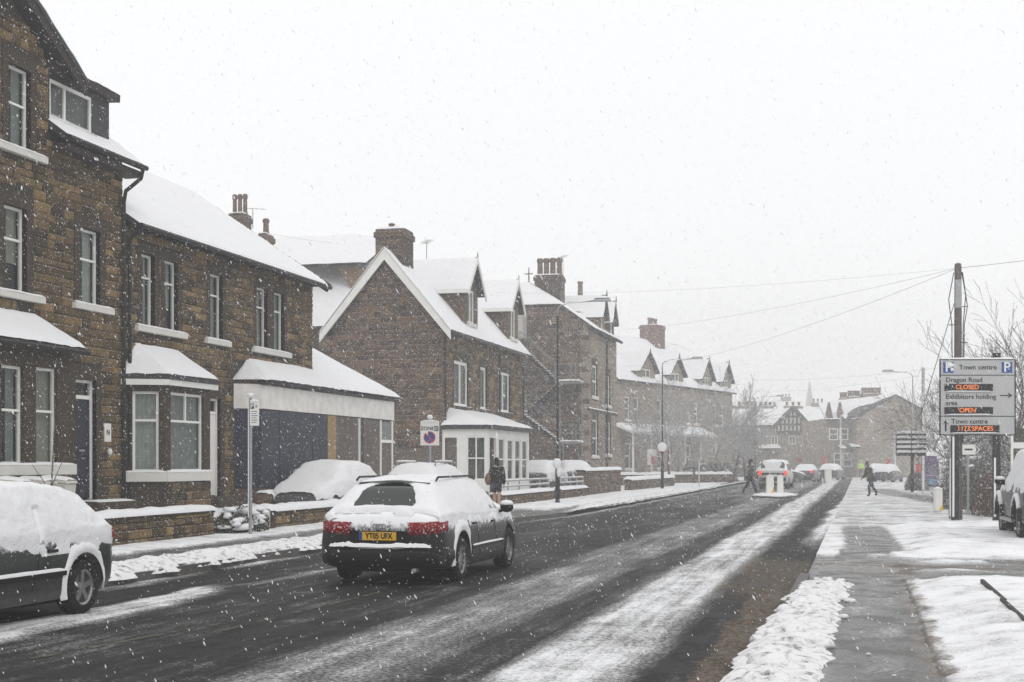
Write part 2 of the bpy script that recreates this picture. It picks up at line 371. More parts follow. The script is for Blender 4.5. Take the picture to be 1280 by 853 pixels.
# ------------------------------------------------------------------ ground, road, pavements
def yrows(y0, y1, d0, g):
    ys = [y0]; d = d0
    while ys[-1] < y1: ys.append(min(y1, ys[-1] + d)); d *= g
    return ys
def sheet(name, xs, ys, zf, cov, mat, smooth=True, kind='structure'):
    me = bpy.data.meshes.new(name); vs = []; cv = []; dv = []; W = len(xs)
    for y in ys:
        for t in xs:
            x = t(y) if callable(t) else t
            c, d = cov(x, y); vs.append((x, y, zf(x, y, c))); cv.append(c); dv.append(d)
    fs = [(j*W+i, j*W+i+1, (j+1)*W+i+1, (j+1)*W+i) for j in range(len(ys)-1) for i in range(W-1)]
    me.from_pydata(vs, [], fs); me.materials.append(mat); me.update()
    for nm, arr in (('cover', cv), ('dirt', dv)):
        a = me.attributes.new(nm, 'FLOAT', 'POINT'); a.data.foreach_set('value', arr)
    me.polygons.foreach_set('use_smooth', [smooth] * len(me.polygons))
    return tag(link(name, me), kind=kind)
def band(x, a, b, s=0.12): return sstep(a - s, a + s, x) * (1 - sstep(b - s, b + s, x))
def kerb_l(y): return -9.8 + 1.15 * sstep(30, 44, y)
KERB_R = -0.72
def cov_road(x, y):
    wob = 0.12 * fbm(y * .12, x * .3, 3.0) + .05 * nz(y * .9, x, 5.)
    X = x + wob; far = sstep(30, 75, y)
    c = 0.04
    c = max(c, (0.80 + .12 * nz(x * 1.2, y * .25, 1.)) * band(X, -2.8, -1.72, .22))           # packed snow between the wheel tracks
    c = max(c, (0.50 + .20 * fbm(x * 1.3, y * .3, 8.0)) * band(X, -4.75, -3.35, .35))        # slush on the crown
    c = max(c, .20 * band(X, -3.35, -2.8, .2))
    c = max(c, (.13 + .16 * fbm(x * .8, y * .2, 2.0)) * band(X, -9, -4.7, .5) * (1 + 1.2 * far))
    c = max(c, far * (.40 + .16 * fbm(x * .9, y * .12, 6.)) * band(X, -5.6, -3.2, .5))
    # snow left beside and under the parked car, and along the gutter
    e = -8.05 + .25 * nz(y * .8, 1.) - .12 * max(0, y - 14.5) 
    p = .8 * (1 - sstep(.35, .6, abs(x - e) / (.95 - .13 * max(0, y - 13)))) * (1 - sstep(16.2, 17.6, y)) if y < 18 else 0
    c = max(c, p + .12 * nz(x * 3, y * 2.) if p > .1 else c)
    if 17 < y < 23: c = max(c, .72 * (1 - sstep(.10, .22, abs(x + 8.05 + .3*nz(y*.7, 4.) - .05*(y-17)))) * (.6 + .6 * nz(y * .9, 2.)))
    c = max(c, .75 * (1 - sstep(.10, .35, x - kerb_l(y) - .2 * nz(y * .8, 7.) - .1)) * (.75 + .4 * nz(y * .5, 9.)))
    # right-hand gutter: dark track, then brown grit up to the shovelled ridge
    d = .95 * band(X, -1.3, -0.6, .14) * (1 - sstep(17, 20, y))
    d = max(d, .55 * band(y + .6 * nz(x, y * .3), 17.5, 24, 1.2) * band(x, -1.9, 0.5, .5))
    if y > 22: c = max(c, sstep(24, 33, y + 2 * nz(x * .6, y * .1)) * .86 * band(x + .2*nz(y*.2, 5.), -1.25 + .012 * (y - 24), 1.0, .2))
    if y > 78: c = max(c, .25 * far)
    return clamp(c), clamp(d)
def z_road(x, y, c):
    crown = -0.018 * ((x + 5.2) / 4.4) ** 2
    return crown + .022 * sstep(.35, .8, c) + .007 * nz(x * 6, y * 4) * (c > .2) + .003 * nz(x * 14, y * 9)
ysr = yrows(1.5, 40, .10, 1.010) ; ysr += yrows(ysr[-1], 150, .9, 1.02)[1:]
xs_l = [(lambda y, t=t: kerb_l(y) - .02 + (-5.0 - kerb_l(y) + .02) * t) for t in [i / 44 for i in range(45)]]
xs = xs_l + [-5.0 + .075 * (i + 1) for i in range(58)]
sheet('road', xs, ysr, z_road, cov_road, M['road'])
g = MB().quad((-260, -28, -.12), (260, -28, -.12), (260, 560, -.12), (-260, 560, -.12))
tag(g.build('ground', M['snowground']), kind='structure')
# far end of the street beyond the island: snow and slush spread across the junction
def cov_far(x, y): return clamp(.42 + .22 * fbm(x * .12, y * .05, 3.) + .2 * sstep(-2, 3, x)), 0.0
sheet('far_road', [-40 + 2 * i for i in range(46)], yrows(150, 320, 3, 1.03), lambda x, y, c: -.02, cov_far, M['road'])
# left pavement with its kerb
def cov_pl(x, y):
    k = kerb_l(y); s = x - k + .12 * nz(y * .6, 3.)
    c = .9
    dark = band(s, -2.05, -1.05, .12) * (.55 + .45 * sstep(-.35, .1, fbm(y * .35, x, 4.))) if y < 40 else 0
    if y >= 36: dark = max(dark, .8 * band(s, -.95 - .3 * nz(y * .15, 2.), -.40, .12) * sstep(37, 40, y)
                           , .9 * sstep(34.5, 36.5, y) * (1 - sstep(42, 44, y + .6 * x + 6)) * band(s, -2.2, .3, .3))
    return clamp(c - .86 * dark), 0.0
def z_pl(x, y, c): return 0.10 + .045 * sstep(.4, .85, c) * (1 + .4 * nz(x * 2, y * 1.5)) + .006 * nz(x * 7, y * 5)
ysl = yrows(8, 60, .14, 1.008); ysl += yrows(ysl[-1], 150, .8, 1.02)[1:]
sheet('left_pavement', [(lambda y, t=t: kerb_l(y) - 5.0 + 5.0 * t) for t in [i / 60 for i in range(61)]], ysl, z_pl, cov_pl, M['pave'])
# right pavement: wet flags by the camera, a driveway crossing, then lying snow over the side-road mouth
def cov_pr(x, y):
    X = x + .06 * fbm(y * .5, x, 2.) ; wob = nz(x * .7, y * .35, 4.)
    c = .95
    wet = band(X, -.34 + .05 * nz(y, 2.), .50 + .03 * nz(y * 2, 3.), .05) * (1 - sstep(34, 37, y))
    thin = .30 + .75 * fbm(x * 1.1, y * .55, 9., 4) + .2 * nz(x * 4, y * 1.7, 3.) + .05 * nz(x * .5, y * 1.6, 6.)
    c = c * (1 - wet) + thin * wet
    edge = band(X, .40, .62 + .10 * nz(y * 1.4, 8.), .05) * (1 - sstep(22, 24, y)); c = c * (1 - edge) + .05 * edge
    dirt = .55 * band(X, .45, .72 + .15 * nz(y * 2.2, 1.), .08) * (1 - sstep(22, 24, y))
    drive = band(y + .9 * wob, 18.6, 23.6, .7) * (1 - .45 * band(X, -.3, .6, .15) * sstep(.1, .3, nz(y * .6, x * .8, 2.)))
    c = c * (1 - drive) + (.16 + .9 * fbm(x * .45, y * 1.3, 1., 4)) * drive; dirt = max(dirt, (.35 + .5 * fbm(x * .6, y * .9, 12.)) * drive)
    if y > 24:
        c2 = .9 - .75 * band(X + .02 * (y - 30), -.30, .62, .15) * (1 - sstep(33.5, 36, y))
        if y > 36: c2 = .80 + .14 * nz(x * .5, y * .9, 7.) - .10 * (abs(nz(x * .2, y * 1.1)) < .12)
        pth = 1 - sstep(.5, 1.0, abs(x - (1.2 + 2.6 * sstep(84, 52, y)))) if 50 < y < 86 else 0
        c = c2 * (1 - pth) + .16 * pth if y > 25.5 else c
    v = x > .6 and y < 19.5
    if v: c = max(c, .95 - .5 * (fbm(x * 2.5, y * 4.0, 5.) > .36) * (x < 1.3))
    return clamp(c), clamp(dirt)
def z_pr(x, y, c):
    s = sstep(.4, .85, c); bank = .10 * sstep(.6, 1.3, x) * (1 - sstep(18.5, 20, y)) + .10 * sstep(.7, 1.6, x) * sstep(23.5, 25.5, y) * (1 - sstep(36, 40, y))
    return 0.055 + .02 * (1 - sstep(17, 19, y)) + s * (.03 + bank + .03 * fbm(x * 1.6, y * 1.6, 3.) + .012 * nz(x * 6, y * 6)) - .05 * sstep(36, 40, y) + .003 * nz(x * 9, y * 9)
ysp = yrows(3.5, 60, .07, 1.0085); ysp += yrows(ysp[-1], 150, .8, 1.02)[1:]
xsp = [KERB_R + .07 * i for i in range(44)] + [KERB_R + 43 * .07 + .35 * i for i in range(1, 42)]
sheet('right_pavement', xsp, ysp, z_pr, cov_pr, M['pave'])
# kerbs, stone by stone where they can be told apart
kr = MB(); stone_k = MB().box(-.06, .06, -.44, .44, -.1, .085).mesh('kerb_stone', M['galv'])
kb = thing('kerb', (0, 0, 0)); kb['kind'] = 'structure'
M['kerbstone'] = plain('kerb_stone', (.11, .105, .10), .6, var=.3, scale=7, bmp=.3)
ks = MB().box(-.07, .07, -.447, .447, -.1, .088).mesh('kerb_stone', M['kerbstone'])
for i in range(18):
    o = link('kerb_stone', ks, kb); o.location = (KERB_R - .03, 4.0 + .9 * i, 0)
for i in range(34):
    y = 11 + .9 * i; o = link('kerb_stone', ks, kb); o.location = (kerb_l(y) + .03, y, .03); o.rotation_euler.z = math.atan2(kerb_l(y - .45) - kerb_l(y + .45), .9)
# shovelled ridges of lumpy snow: one mass each
def ridge(name, label, path, wid, hei, n, mat, seed, zb):
    mb = MB(); L = len(path) - 1
    for i in range(n):
        t = RND.random() * L; k = int(t); p = Vector(path[k]).lerp(Vector(path[min(k + 1, L)]), t - k)
        off = RND.gauss(0, .33); r = (0.45 + .75 * RND.random()) * (1 - .5 * min(1, abs(off)))
        near = clamp(14.0 / max(p.y, 6), .35, 1.3)
        ww = wid * (1 + .3 * nz(p.y * .9, seed)); s = hei * r * near
        mb.blob((p.x + off * ww, p.y + RND.uniform(-.1, .1), zb + s * .12), s * RND.uniform(.8, 1.5), s * RND.uniform(.8, 1.5), s * RND.uniform(.55, .95), seed=RND.random() * 50, n=10, m=6, amp=.34, flat=.2)
    return tag(mb.build(name, mat, smooth=True), label, 'snow', kind='stuff')
def core(name, label, path, wf, hf, seed, zb):
    ys = [p[1] for p in path]; mb = MB(); n = int((ys[-1] - ys[0]) / .07); m = 12
    def xat(y):
        for a, b in zip(path, path[1:]):
            if a[1] <= y <= b[1]: return a[0] + (b[0] - a[0]) * (y - a[1]) / (b[1] - a[1])
        return path[-1][0]
    def fn(i, j):
        y = ys[0] + (ys[-1] - ys[0]) * i / n; s = 2 * j / m - 1; e = min(1, min(i, n - i) / 8)
        wv = wf * (1 + .35 * nz(y * 1.1, seed, 2.) + .22 * nz(y * 4, seed, 5. + (s > 0)) + .12 * nz(y * 9, s + seed)); x = xat(y) + s * wv
        h = hf * e * max(0, 1 - s * s) ** .6 * (1 + .45 * nz(x * 3.5, y * 2.8, seed) + .30 * nz(x * 11, y * 9, seed) + .14 * nz(x * 26, y * 22, seed))
        return (x, y, zb + h - .012)
    mb.grid(fn, n, m); return tag(mb.build(name, M['snow_dirty'], smooth=True), label, 'snow', kind='stuff')
pr = [(-.66, 4.5), (-.62, 9), (-.56, 13), (-.50, 16), (-.42, 18.8)]
core('snow_ridge', 'lumpy white snow ridge shovelled along the near kerb', pr, .36, .085, 3.1, .06)
ridge('snow_lumps', 'broken snow lumps on the near kerb ridge', pr, .40, .085, 170, M['snow_dirty'], 2.2, .09)
pl = [(kerb_l(y) - .38, y) for y in (9, 14, 18, 22, 26, 30, 34)]
core('snow_ridge', 'long white snow ridge along the far left kerb', pl, .50, .15, 9.3, .08)
ridge('snow_lumps', 'snow lumps on the ridge along the left kerb', pl, .5, .15, 230, M['snow'], 4.4, .12)
pl2 = [(kerb_l(y) - .42, y) for y in (46, 52, 58, 66, 76, 90)]
core('snow_ridge', 'smooth snow ridge beyond the side entry on left', pl2, .42, .12, 5.7, .1)
cl = MB()
for i in range(26):
    y = RND.uniform(7, 20); q = RND.uniform(.006, .016); cl.blob((RND.uniform(-.2, .55), y, .085), q * 1.4, q, q * .7, seed=i * 1.7, n=6, m=4, amp=.5, flat=.4)
tag(cl.build('slush_crumbs', M['snow_dirty'], smooth=True), 'small crumbs of slush scattered on the wet right pavement', 'snow', kind='stuff')
# low timber edging poking from the snow right of the pavement
e = MB(); 
for a, b in ((10.6, 12.7), (12.85, 15.1), (15.2, 17.5)): e.beam((1.47, a + .2 * (a % 1), .185), (1.43, b, .205), .045, .07)
tag(e.build('timber_edging', M['woodwork'], bevel=.006), 'dark timber edging poking out of the verge snow at right', 'edging')
# worn bay markings on the wet lane
M['mark'] = plain('worn_marking', (.10, .09, .066), .7, var=.7, scale=14)
lm = MB()
for x0, x1, y0, y1, wd_ in ((-6.75, -6.3, 10.2, 13.2, .055), (-6.05, -5.9, 12.2, 16.5, .04)):
    n = 24
    for i in range(n):
        if RND.random() < .35: continue
        a, b = i / n, (i + .9) / n
        xa, xb, ya, yb = x0 + (x1 - x0) * a, x0 + (x1 - x0) * b, y0 + (y1 - y0) * a, y0 + (y1 - y0) * b
        q = wd_ * RND.uniform(.4, .9); zz = lambda x, y: z_road(x, y, cov_road(x, y)[0]) + .006
        lm.quad(*[(x, y, zz(x, y)) for x, y in ((xa - q, ya), (xa + q, ya), (xb + q, yb), (xb - q, yb))])
tag(lm.build('lane_marking', M['mark']), kind='structure')
# ------------------------------------------------------------------ house kit (local x along the front, y into the building, z up)
def stone_variants(n=7):
    out = []
    for k in range(n):
        r = random.Random(k + 3); mb = MB()
        def fn(i, j):
            xx = (-.5, -.5 + r.uniform(.05, .09), .5 - r.uniform(.05, .09), .5)[i]; zz = (-.5, -.5 + r.uniform(.10, .18), .5 - r.uniform(.10, .18), .5)[j]
            inner = i in (1, 2) and j in (1, 2)
            return (xx, -r.uniform(.55, 1.0) if inner else 0.0, zz)
        mb.grid(fn, 3, 3); out.append(mb)
    return out
SV = stone_variants()
STONE_MESH = {}
def lay_stones(house, mat, x0, x1, z0, z1, holes=(), course=.17, length=.40, y=-.004, depth=.032, limit=300, clip=None, axis='x', seed=1, key=None, name='stone', nearest=None, minw=.09):
    """coursed rubble in front of a wall; axis 'x' = the front, 'y' = an end wall whose face looks along -x"""
    r = random.Random(seed); st = []; z = z0; row = 0
    while z < z1 - .05:
        h = course * r.uniform(.78, 1.25); h = min(h, z1 - z)
        if z1 - z - h < .06: h = z1 - z
        a, b = (x0, x1) if clip is None else clip(z + h / 2, x0, x1)
        cuts = sorted((max(a, hx0), min(b, hx1)) for hx0, hx1, hz0, hz1 in holes if hz0 < z + h - .02 and hz1 > z + .02 and hx0 < b and hx1 > a)
        spans = []; c = a
        for p, q in cuts:
            if p > c: spans.append((c, p))
            c = max(c, q)
        if c < b: spans.append((c, b))
        for p, q in spans:
            x = p
            while x < q - 1e-3:
                L = length * r.uniform(.55, 1.5)
                if q - x - L < minw: L = q - x
                st.append((x + L / 2, z + h / 2, L - .014, h - .013, r.randrange(len(SV)))); x += L
        z += h; row += 1
    keyf = nearest or (lambda s: s[0])
    st.sort(key=keyf)
    def place(s):
        return ((s[0], y, s[1]), (s[2], depth, s[3])) if axis == 'x' else ((y, s[0], s[1]), (s[2], depth, s[3]))
    for s in st[:limit]:
        kk = (mat.name, s[4])
        if kk not in STONE_MESH: STONE_MESH[kk] = SV[s[4]].mesh('stone', mat)
        o = link(name, STONE_MESH[kk], house); p, sc_ = place(s); o.location = p; o.scale = sc_
        if axis == 'y': o.rotation_euler.z = -PI / 2
    rest = MB()
    for s in st[limit:]:
        p, sc_ = place(s); src = SV[s[4]]
        if axis == 'x': vs = [(p[0] + vx * sc_[0], p[1] + vy * sc_[1], p[2] + vz * sc_[2]) for vx, vy, vz in src.v]
        else: vs = [(p[0] + vy * sc_[1], p[1] - vx * sc_[0], p[2] + vz * sc_[2]) for vx, vy, vz in src.v]
        rest.add(vs, src.f)
    if rest.f: o = rest.build('stonework', mat, house, recalc=False); o['kind'] = 'stuff'
def wall_cells(mb, x0, x1, z0, z1, holes, y=0.0, rev=.2):
    xs = sorted({x0, x1, *[v for h in holes for v in h[:2] if x0 < v < x1]}); zs = sorted({z0, z1, *[v for h in holes for v in h[2:] if z0 < v < z1]})
    for xa, xb in zip(xs, xs[1:]):
        for za, zb in zip(zs, zs[1:]):
            mx, mz = (xa + xb) / 2, (za + zb) / 2
            if not any(h[0] < mx < h[1] and h[2] < mz < h[3] for h in holes): mb.quad((xa, y, za), (xb, y, za), (xb, y, zb), (xa, y, zb))
    for a, b, c, d in holes:
        mb.quad((a, y, c), (a, y + rev, c), (a, y + rev, d), (a, y, d)); mb.quad((b, y, c), (b, y, d), (b, y + rev, d), (b, y + rev, c))
        mb.quad((a, y, d), (a, y + rev, d), (b, y + rev, d), (b, y, d)); mb.quad((a, y, c), (b, y, c), (b, y + rev, c), (a, y + rev, c))
    return mb
def window(house, x0, x1, z0, z1, vb=(), hb=(.62,), y=.10, fr=.055, curtain='curtain', open_=0.35, mat='upvc', xf=None, name='window', seed=0, skip_low_bars=False, glass='glass'):
    """frame with its panes and a net curtain behind; xf maps local points (for canted sides)"""
    T = xf or (lambda p: p)
    mb = MB()
    def bx(a, b, c, d, e, f):
        m2 = MB().box(a, b, c, d, e, f); mb.add([T(Vector(p)) for p in m2.v], m2.f)
    W, Hh = x1 - x0, z1 - z0
    bx(x0, x0 + fr, y, y + .06, z0, z1); bx(x1 - fr, x1, y, y + .06, z0, z1)
    bx(x0 + fr, x1 - fr, y, y + .06, z0, z0 + fr); bx(x0 + fr, x1 - fr, y, y + .06, z1 - fr, z1)
    xs = [x0 + fr] + [x0 + W * t for t in vb] + [x1 - fr]; zs = [z0 + fr] + [z0 + Hh * t for t in hb] + [z1 - fr]
    b2 = fr * .42
    for k, t in enumerate(hb): bx(x0 + fr, x1 - fr, y - .012, y + .05, z0 + Hh * t - b2, z0 + Hh * t + b2)
    for t in vb:
        zl = zs[1] + b2 if skip_low_bars and len(zs) > 2 else z0 + fr
        bx(x0 + W * t - b2, x0 + W * t + b2, y - .008, y + .045, zl, z1 - fr)
    o = mb.build(name, M[mat], house)
    for i in range(len(xs) - 1):
        for j in range(len(zs) - 1):
            if skip_low_bars and j == 0 and i > 0: continue
            xb = xs[-1] if (skip_low_bars and j == 0) else xs[i + 1]
            p = MB().add([T(Vector(q)) for q in ((xs[i], y + .03, zs[j]), (xb, y + .03, zs[j]), (xb, y + .03, zs[j+1]), (xs[i], y + .03, zs[j+1]))], [(0, 1, 2, 3)])
            p.build('pane', M[glass], o, recalc=False)
    if curtain:
        for side in ((0, .5 - open_ / 2), (.5 + open_ / 2, 1)) if open_ > 0 else ((0, 1),):
            a, b = x0 + W * side[0], x0 + W * side[1]; n = max(8, int((b - a) * 40)); c = MB()
            lo = .36 if int(seed) % 5 == 2 else 0.0; c.grid(lambda i, j: T(Vector((a + (b - a) * i / n, y + .14 + .022 * math.sin(i * 1.9 + seed), z0 + Hh * (lo + (1 - lo) * j)))), n, 1)
            c.build('curtain', M[(curtain if curtain != 'curtain' else ('curtain', 'curtain_g', 'curtain_b', 'curtain')[int(seed) % 4])], o, smooth=True, recalc=False)
    return o
def sill(house, x0, x1, z, dep=.12, th=.13, y=0.0, snow=.05, mat='sillpaint', xf=None):
    T = xf or (lambda p: p); m2 = MB().box(x0, x1, y - dep, y + .1, z - th, z)
    mb = MB().add([T(Vector(p)) for p in m2.v], m2.f); o = mb.build('sill', M[mat], house, bevel=.008)
    if snow:
        sb = MB(); snow_bar(sb, T(Vector((x0 + .01, y - dep / 2 + .03, z))), T(Vector((x1 - .01, y - dep / 2 + .03, z))), dep + .07, snow, seed=x0 * 3 + z); sb.build('snow', M['snow'], o, smooth=True)
    return o
def surround(house, x0, x1, z0, z1, jw=.2, lh=.26, y=-.02, mat='dress'):
    MB().box(x0 - jw, x0, y, .10, z0, z1).build('jamb', M[mat], house, bevel=.006)
    MB().box(x1, x1 + jw, y, .10, z0, z1).build('jamb', M[mat], house, bevel=.006)
    MB().box(x0 - jw - .02, x1 + jw + .02, y - .004, .10, z1, z1 + lh).build('lintel', M[mat], house, bevel=.006)
def roof_slab(house, a, b, c, d, th=.10, name='roof', mat='slate', snow=.08, nu=20, nv=12, rows=0, seed=0.0, **kw):
    a, b, c, d = map(Vector, (a, b, c, d)); n = (b - a).cross(d - a).normalized()
    if n.z < 0: n = -n
    mb = MB(); mb.add([a, b, c, d, a - n*th, b - n*th, c - n*th, d - n*th], [(0,1,2,3),(7,6,5,4),(0,4,5,1),(1,5,6,2),(2,6,7,3),(3,7,4,0)])
    o = mb.build(name, M[mat], house)
    if snow:
        e = n * .004; sb = MB(); snow_quad(sb, a + e, b + e, c + e, d + e, snow, nu, nv, seed, rows, **kw); sb.build('snow', M['snow'], o, smooth=True)
    return o
def pots(parent, pts, r=.13, h=.55, mat='pot', snow=True):
    for x, y, z in pts:
        o = MB().lathe([(r*1.1, 0), (r*1.1, .06), (r*.85, .1), (r*.8, h*.75), (r*1.0, h*.8), (r*1.0, h*.92), (r*.78, h)], (x, y, z), 10).build('chimney_pot', M[mat], parent, smooth=False)
        if snow: s = MB().blob((x, y, z + h), r * .8, r * .8, .07, seed=x + y, amp=.2); s.build('snow', M['snow'], o, smooth=True)
def chimney(house, x0, x1, y0, y1, z0, z1, npx=2, npy=1, mat='stone_b', ph=.6, pr=.14, stones=True, seed=5):
    o = MB().box(x0, x1, y0, y1, z0, z1 - .35).box(x0 - .06, x1 + .06, y0 - .06, y1 + .06, z1 - .35, z1 - .12).box(x0, x1, y0, y1, z1 - .12, z1).build('chimney', M[mat], house, bevel=.015)
    sb = MB(); snow_quad(sb, (x0, y0, z1), (x1, y0, z1), (x1, y1, z1), (x0, y1, z1), .10, 8, 8, seed); sb.build('snow', M['snow'], o, smooth=True)
    for i in range(npx):
        for j in range(npy):
            x, y = x0 + (x1 - x0) * (i + .5) / npx, y0 + (y1 - y0) * (j + .5) / npy
            MB().lathe([(pr*1.15, 0), (pr*1.15, .08), (pr*.9, .12), (pr*.82, ph*.75), (pr*1.05, ph*.8), (pr*1.05, ph*.92), (pr*.8, ph)], (x, y, z1 - .02), 10).build('chimney_pot', M['pot'], o)
    return o
def corner_pipe(house, x, y, z0, z1, r=.045, bends=None):
    pts = [(x, y, z0), (x, y, z1)] + (bends or [])
    mb = MB().tube(pts, r, 8)
    for k in range(int((z1 - z0) / 1.8)): mb.tube([(x, y, z0 + .6 + 1.8*k), (x, y, z0 + .68 + 1.8*k)], r * 1.35, 8)
    return mb.build('drainpipe', M['dark'], house)
def aerial(parent, p, h=1.1):
    x, y, z = p; mb = MB().tube([(x, y, z), (x, y, z + h)], .018, 5).tube([(x - .5, y - .3, z + h), (x + .5, y + .3, z + h)], .012, 4)
    for t in (-.45, -.25, -.05, .15, .35): mb.tube([(x + t - .10, y + t * .6 + .18, z + h), (x + t + .10, y + t * .6 - .18, z + h)], .008, 4)
    return mb.build('aerial', M['grey'], parent)
def frontloc(X0, Y0):
    def loc(u, v): p = wx(u, v, X0); return p.y - Y0, p.z
    def rect(uL, uR, vt, vb):
        um = (uL + uR) / 2; a, _ = loc(uL, vt); b, _ = loc(uR, vt); _, zt = loc(um, vt); _, zb = loc(um, vb); return a, b, zb, zt
    return loc, rect
# ------------------------------------------------------------------ garden ground in front of the left-hand houses
gd = MB()
gd.grid(lambda i, j: (-13.25 - .36 * j, 12 + .5 * i, .28 + .045 * j + .05 * nz(i * .4, j * .7, 3.)), 45, 9)
gd.grid(lambda i, j: (-13.25 - .3 * j, 34.5 + .5 * i, .2 + .03 * nz(i * .4, j * .7, 8.)), 36, 12)
tag(gd.build('front_garden', M['snow'], smooth=True), kind='structure')
FZ = .25
def rot_face(A, B):
    A, B = Vector((*A, 0)), Vector((*B, 0)); d = (B - A); L = d.length; d.normalize(); inw = Vector((-d.y, d.x, 0))
    return (lambda p: A + d * p[0] + inw * p[1] + Vector((0, 0, p[2]))), L
def xform_build(mb, T, name, mat, parent, **kw):
    m2 = MB(); m2.v = [tuple(T(Vector(p))) for p in mb.v]; m2.f = mb.f; return m2.build(name, mat, parent, **kw)
# ================================================================== corner house with dormer (far left)
H1 = thing('stone_house', (-16, 20.5, 0), PI/2, 'tall three-storey dark stone house with roof dormers at far left edge', 'house', 'stone houses on the left')
loc, rect = frontloc(-16, 20.5)
A_, B_, C_ = rect(10, 38, 84, 187), rect(4, 33, 258, 366), rect(99, 125, 287, 382); D_ = rect(94, 120, 475, 625)
hs = [A_, B_, C_, D_]
wl = MB(); wall_cells(wl, 0, 1.5, FZ, 8.35, []); wall_cells(wl, 1.5, 4.35, FZ, 9.75, [A_, B_]); wall_cells(wl, 4.35, 7.2, FZ, 8.35, [C_, D_])
wl.add([(1.5, 0, 9.75), (4.35, 0, 9.75), (2.95, 0, 10.75)], [(0, 1, 2)])
wl.add([(0,.0,FZ),(0,8,FZ),(0,8,8.35),(0,4,11.4),(0,0,8.35)], [(0,1,2,3,4)]); wl.add([(7.2,0,FZ),(7.2,8,FZ),(7.2,8,8.35),(7.2,4,11.4),(7.2,0,8.35)], [(0,1,2,3,4)])
wl.quad((0,8,FZ),(7.2,8,FZ),(7.2,8,8.35),(0,8,8.35)); wl.quad((4.35,0,8.35),(4.35,2,8.35),(4.35,2,10.2),(4.35,0,9.75))
wl.quad((0,1.2,FZ),(7.2,1.2,FZ),(7.2,1.2,8.3),(0,1.2,8.3))
wl.build('wall', M['mortar'], H1)
pad = lambda h, l=.22, b=.14, t=.28: (h[0] - l, h[1] + l, h[2] - b, h[3] + t)
dpad = (D_[0] - .2, D_[1] + .2, FZ, D_[3] + .3)
hol = [pad(B_), pad(C_), dpad, pad(A_)]
lay_stones(H1, M['stone'], 3.2, 7.2, 3.6, 8.2, hol + [(0, 4.0, 0, 4.6)], .175, .42, limit=180, seed=3, nearest=lambda s: abs(s[0] - 5.2) + abs(s[1] - 5.6) * .5)
lay_stones(H1, M['stone'], 4.05, 7.2, FZ, 3.6, hol, .175, .42, limit=60, seed=31, nearest=lambda s: -s[1])
lay_stones(H1, M['stone'], 2.0, 4.3, 8.2, 10.3, hol, .175, .4, limit=60, seed=4, clip=lambda z, a, b: (a, min(b, 2.95 + max(0, 10.75 - z) * 1.4)))
lay_stones(H1, M['stone'], 2.0, 3.2, 4.62, 8.2, hol, .175, .42, limit=0, seed=5)
for hh in (A_, B_, C_):
    surround(H1, *hh[:2], hh[2], hh[3]); 
window(H1, *A_, hb=(.55,), seed=1, curtain='curtain', open_=.25); window(H1, *B_, hb=(.62,), seed=2, open_=.2); window(H1, *C_, hb=(.6,), seed=3, open_=.22)
sill(H1, A_[0] - .5, A_[1] + .45, A_[2]); sill(H1, B_[0] - .6, B_[1] + .5, B_[2]); sill(H1, C_[0] - .3, C_[1] + .42, C_[2])
# door with fanlight
zt = loc(107, 499)[1]; x0, x1 = D_[0], D_[1]
MB().box(x0 - .2, x0, -.02, .1, D_[2], D_[3]).build('jamb', M['dress'], H1, bevel=.006); MB().box(x1, x1 + .2, -.02, .1, D_[2], D_[3]).build('jamb', M['dress'], H1, bevel=.006)
MB().box(x0 - .22, x1 + .22, -.024, .1, D_[3], D_[3] + .3).build('lintel', M['dress'], H1, bevel=.006)
fr = MB().box(x0, x0 + .05, .09, .16, D_[2], D_[3]).box(x1 - .08, x1, .09, .16, D_[2], D_[3]).box(x0 + .05, x1 - .08, .09, .16, zt, zt + .08).box(x0 + .05, x1 - .08, .09, .16, D_[3] - .06, D_[3]).build('door_frame', M['upvc'], H1)
MB().quad((x0 + .05, .13, zt + .08), (x1 - .08, .13, zt + .08), (x1 - .08, .13, D_[3] - .06), (x0 + .05, .13, D_[3] - .06)).build('fanlight', M['glass'], fr)
dr = MB().box(x0 + .05, x1 - .08, .11, .15, D_[2] + .03, zt)
for a, b in ((.08, .42), (.5, .95)): dr.box(x0 + .14, x1 - .17, .10, .112, D_[2] + (zt - D_[2]) * a, D_[2] + (zt - D_[2]) * b)
dr = dr.build('door', M['navy'], H1, bevel=.008)
MB().box(x0 + .3, x1 - .3, .085, .1, D_[2] + 1.03, D_[2] + 1.07).build('letterbox', M['galv'], dr); MB().box(x0 + .08, x0 + .14, .07, .1, D_[2] + .9, D_[2] + 1.2).build('handle', M['galv'], dr)
MB().box(x0 - .3, x1 + .5, -.75, .1, FZ, D_[2] - .03).build('doorstep', M['dress'], H1, bevel=.01)
sb = MB(); snow_bar(sb, (x0 - .25, -.42, D_[2] - .03), (x1 + .45, -.42, D_[2] - .03), .6, .05, 3.3); sb.build('snow', M['snow'], H1, smooth=True)
px, pz = loc(132, 541); pl_ = MB().box(px - .13, px + .13, -.06, -.035, pz - .2, pz + .2).build('name_plate', M['white'], H1)
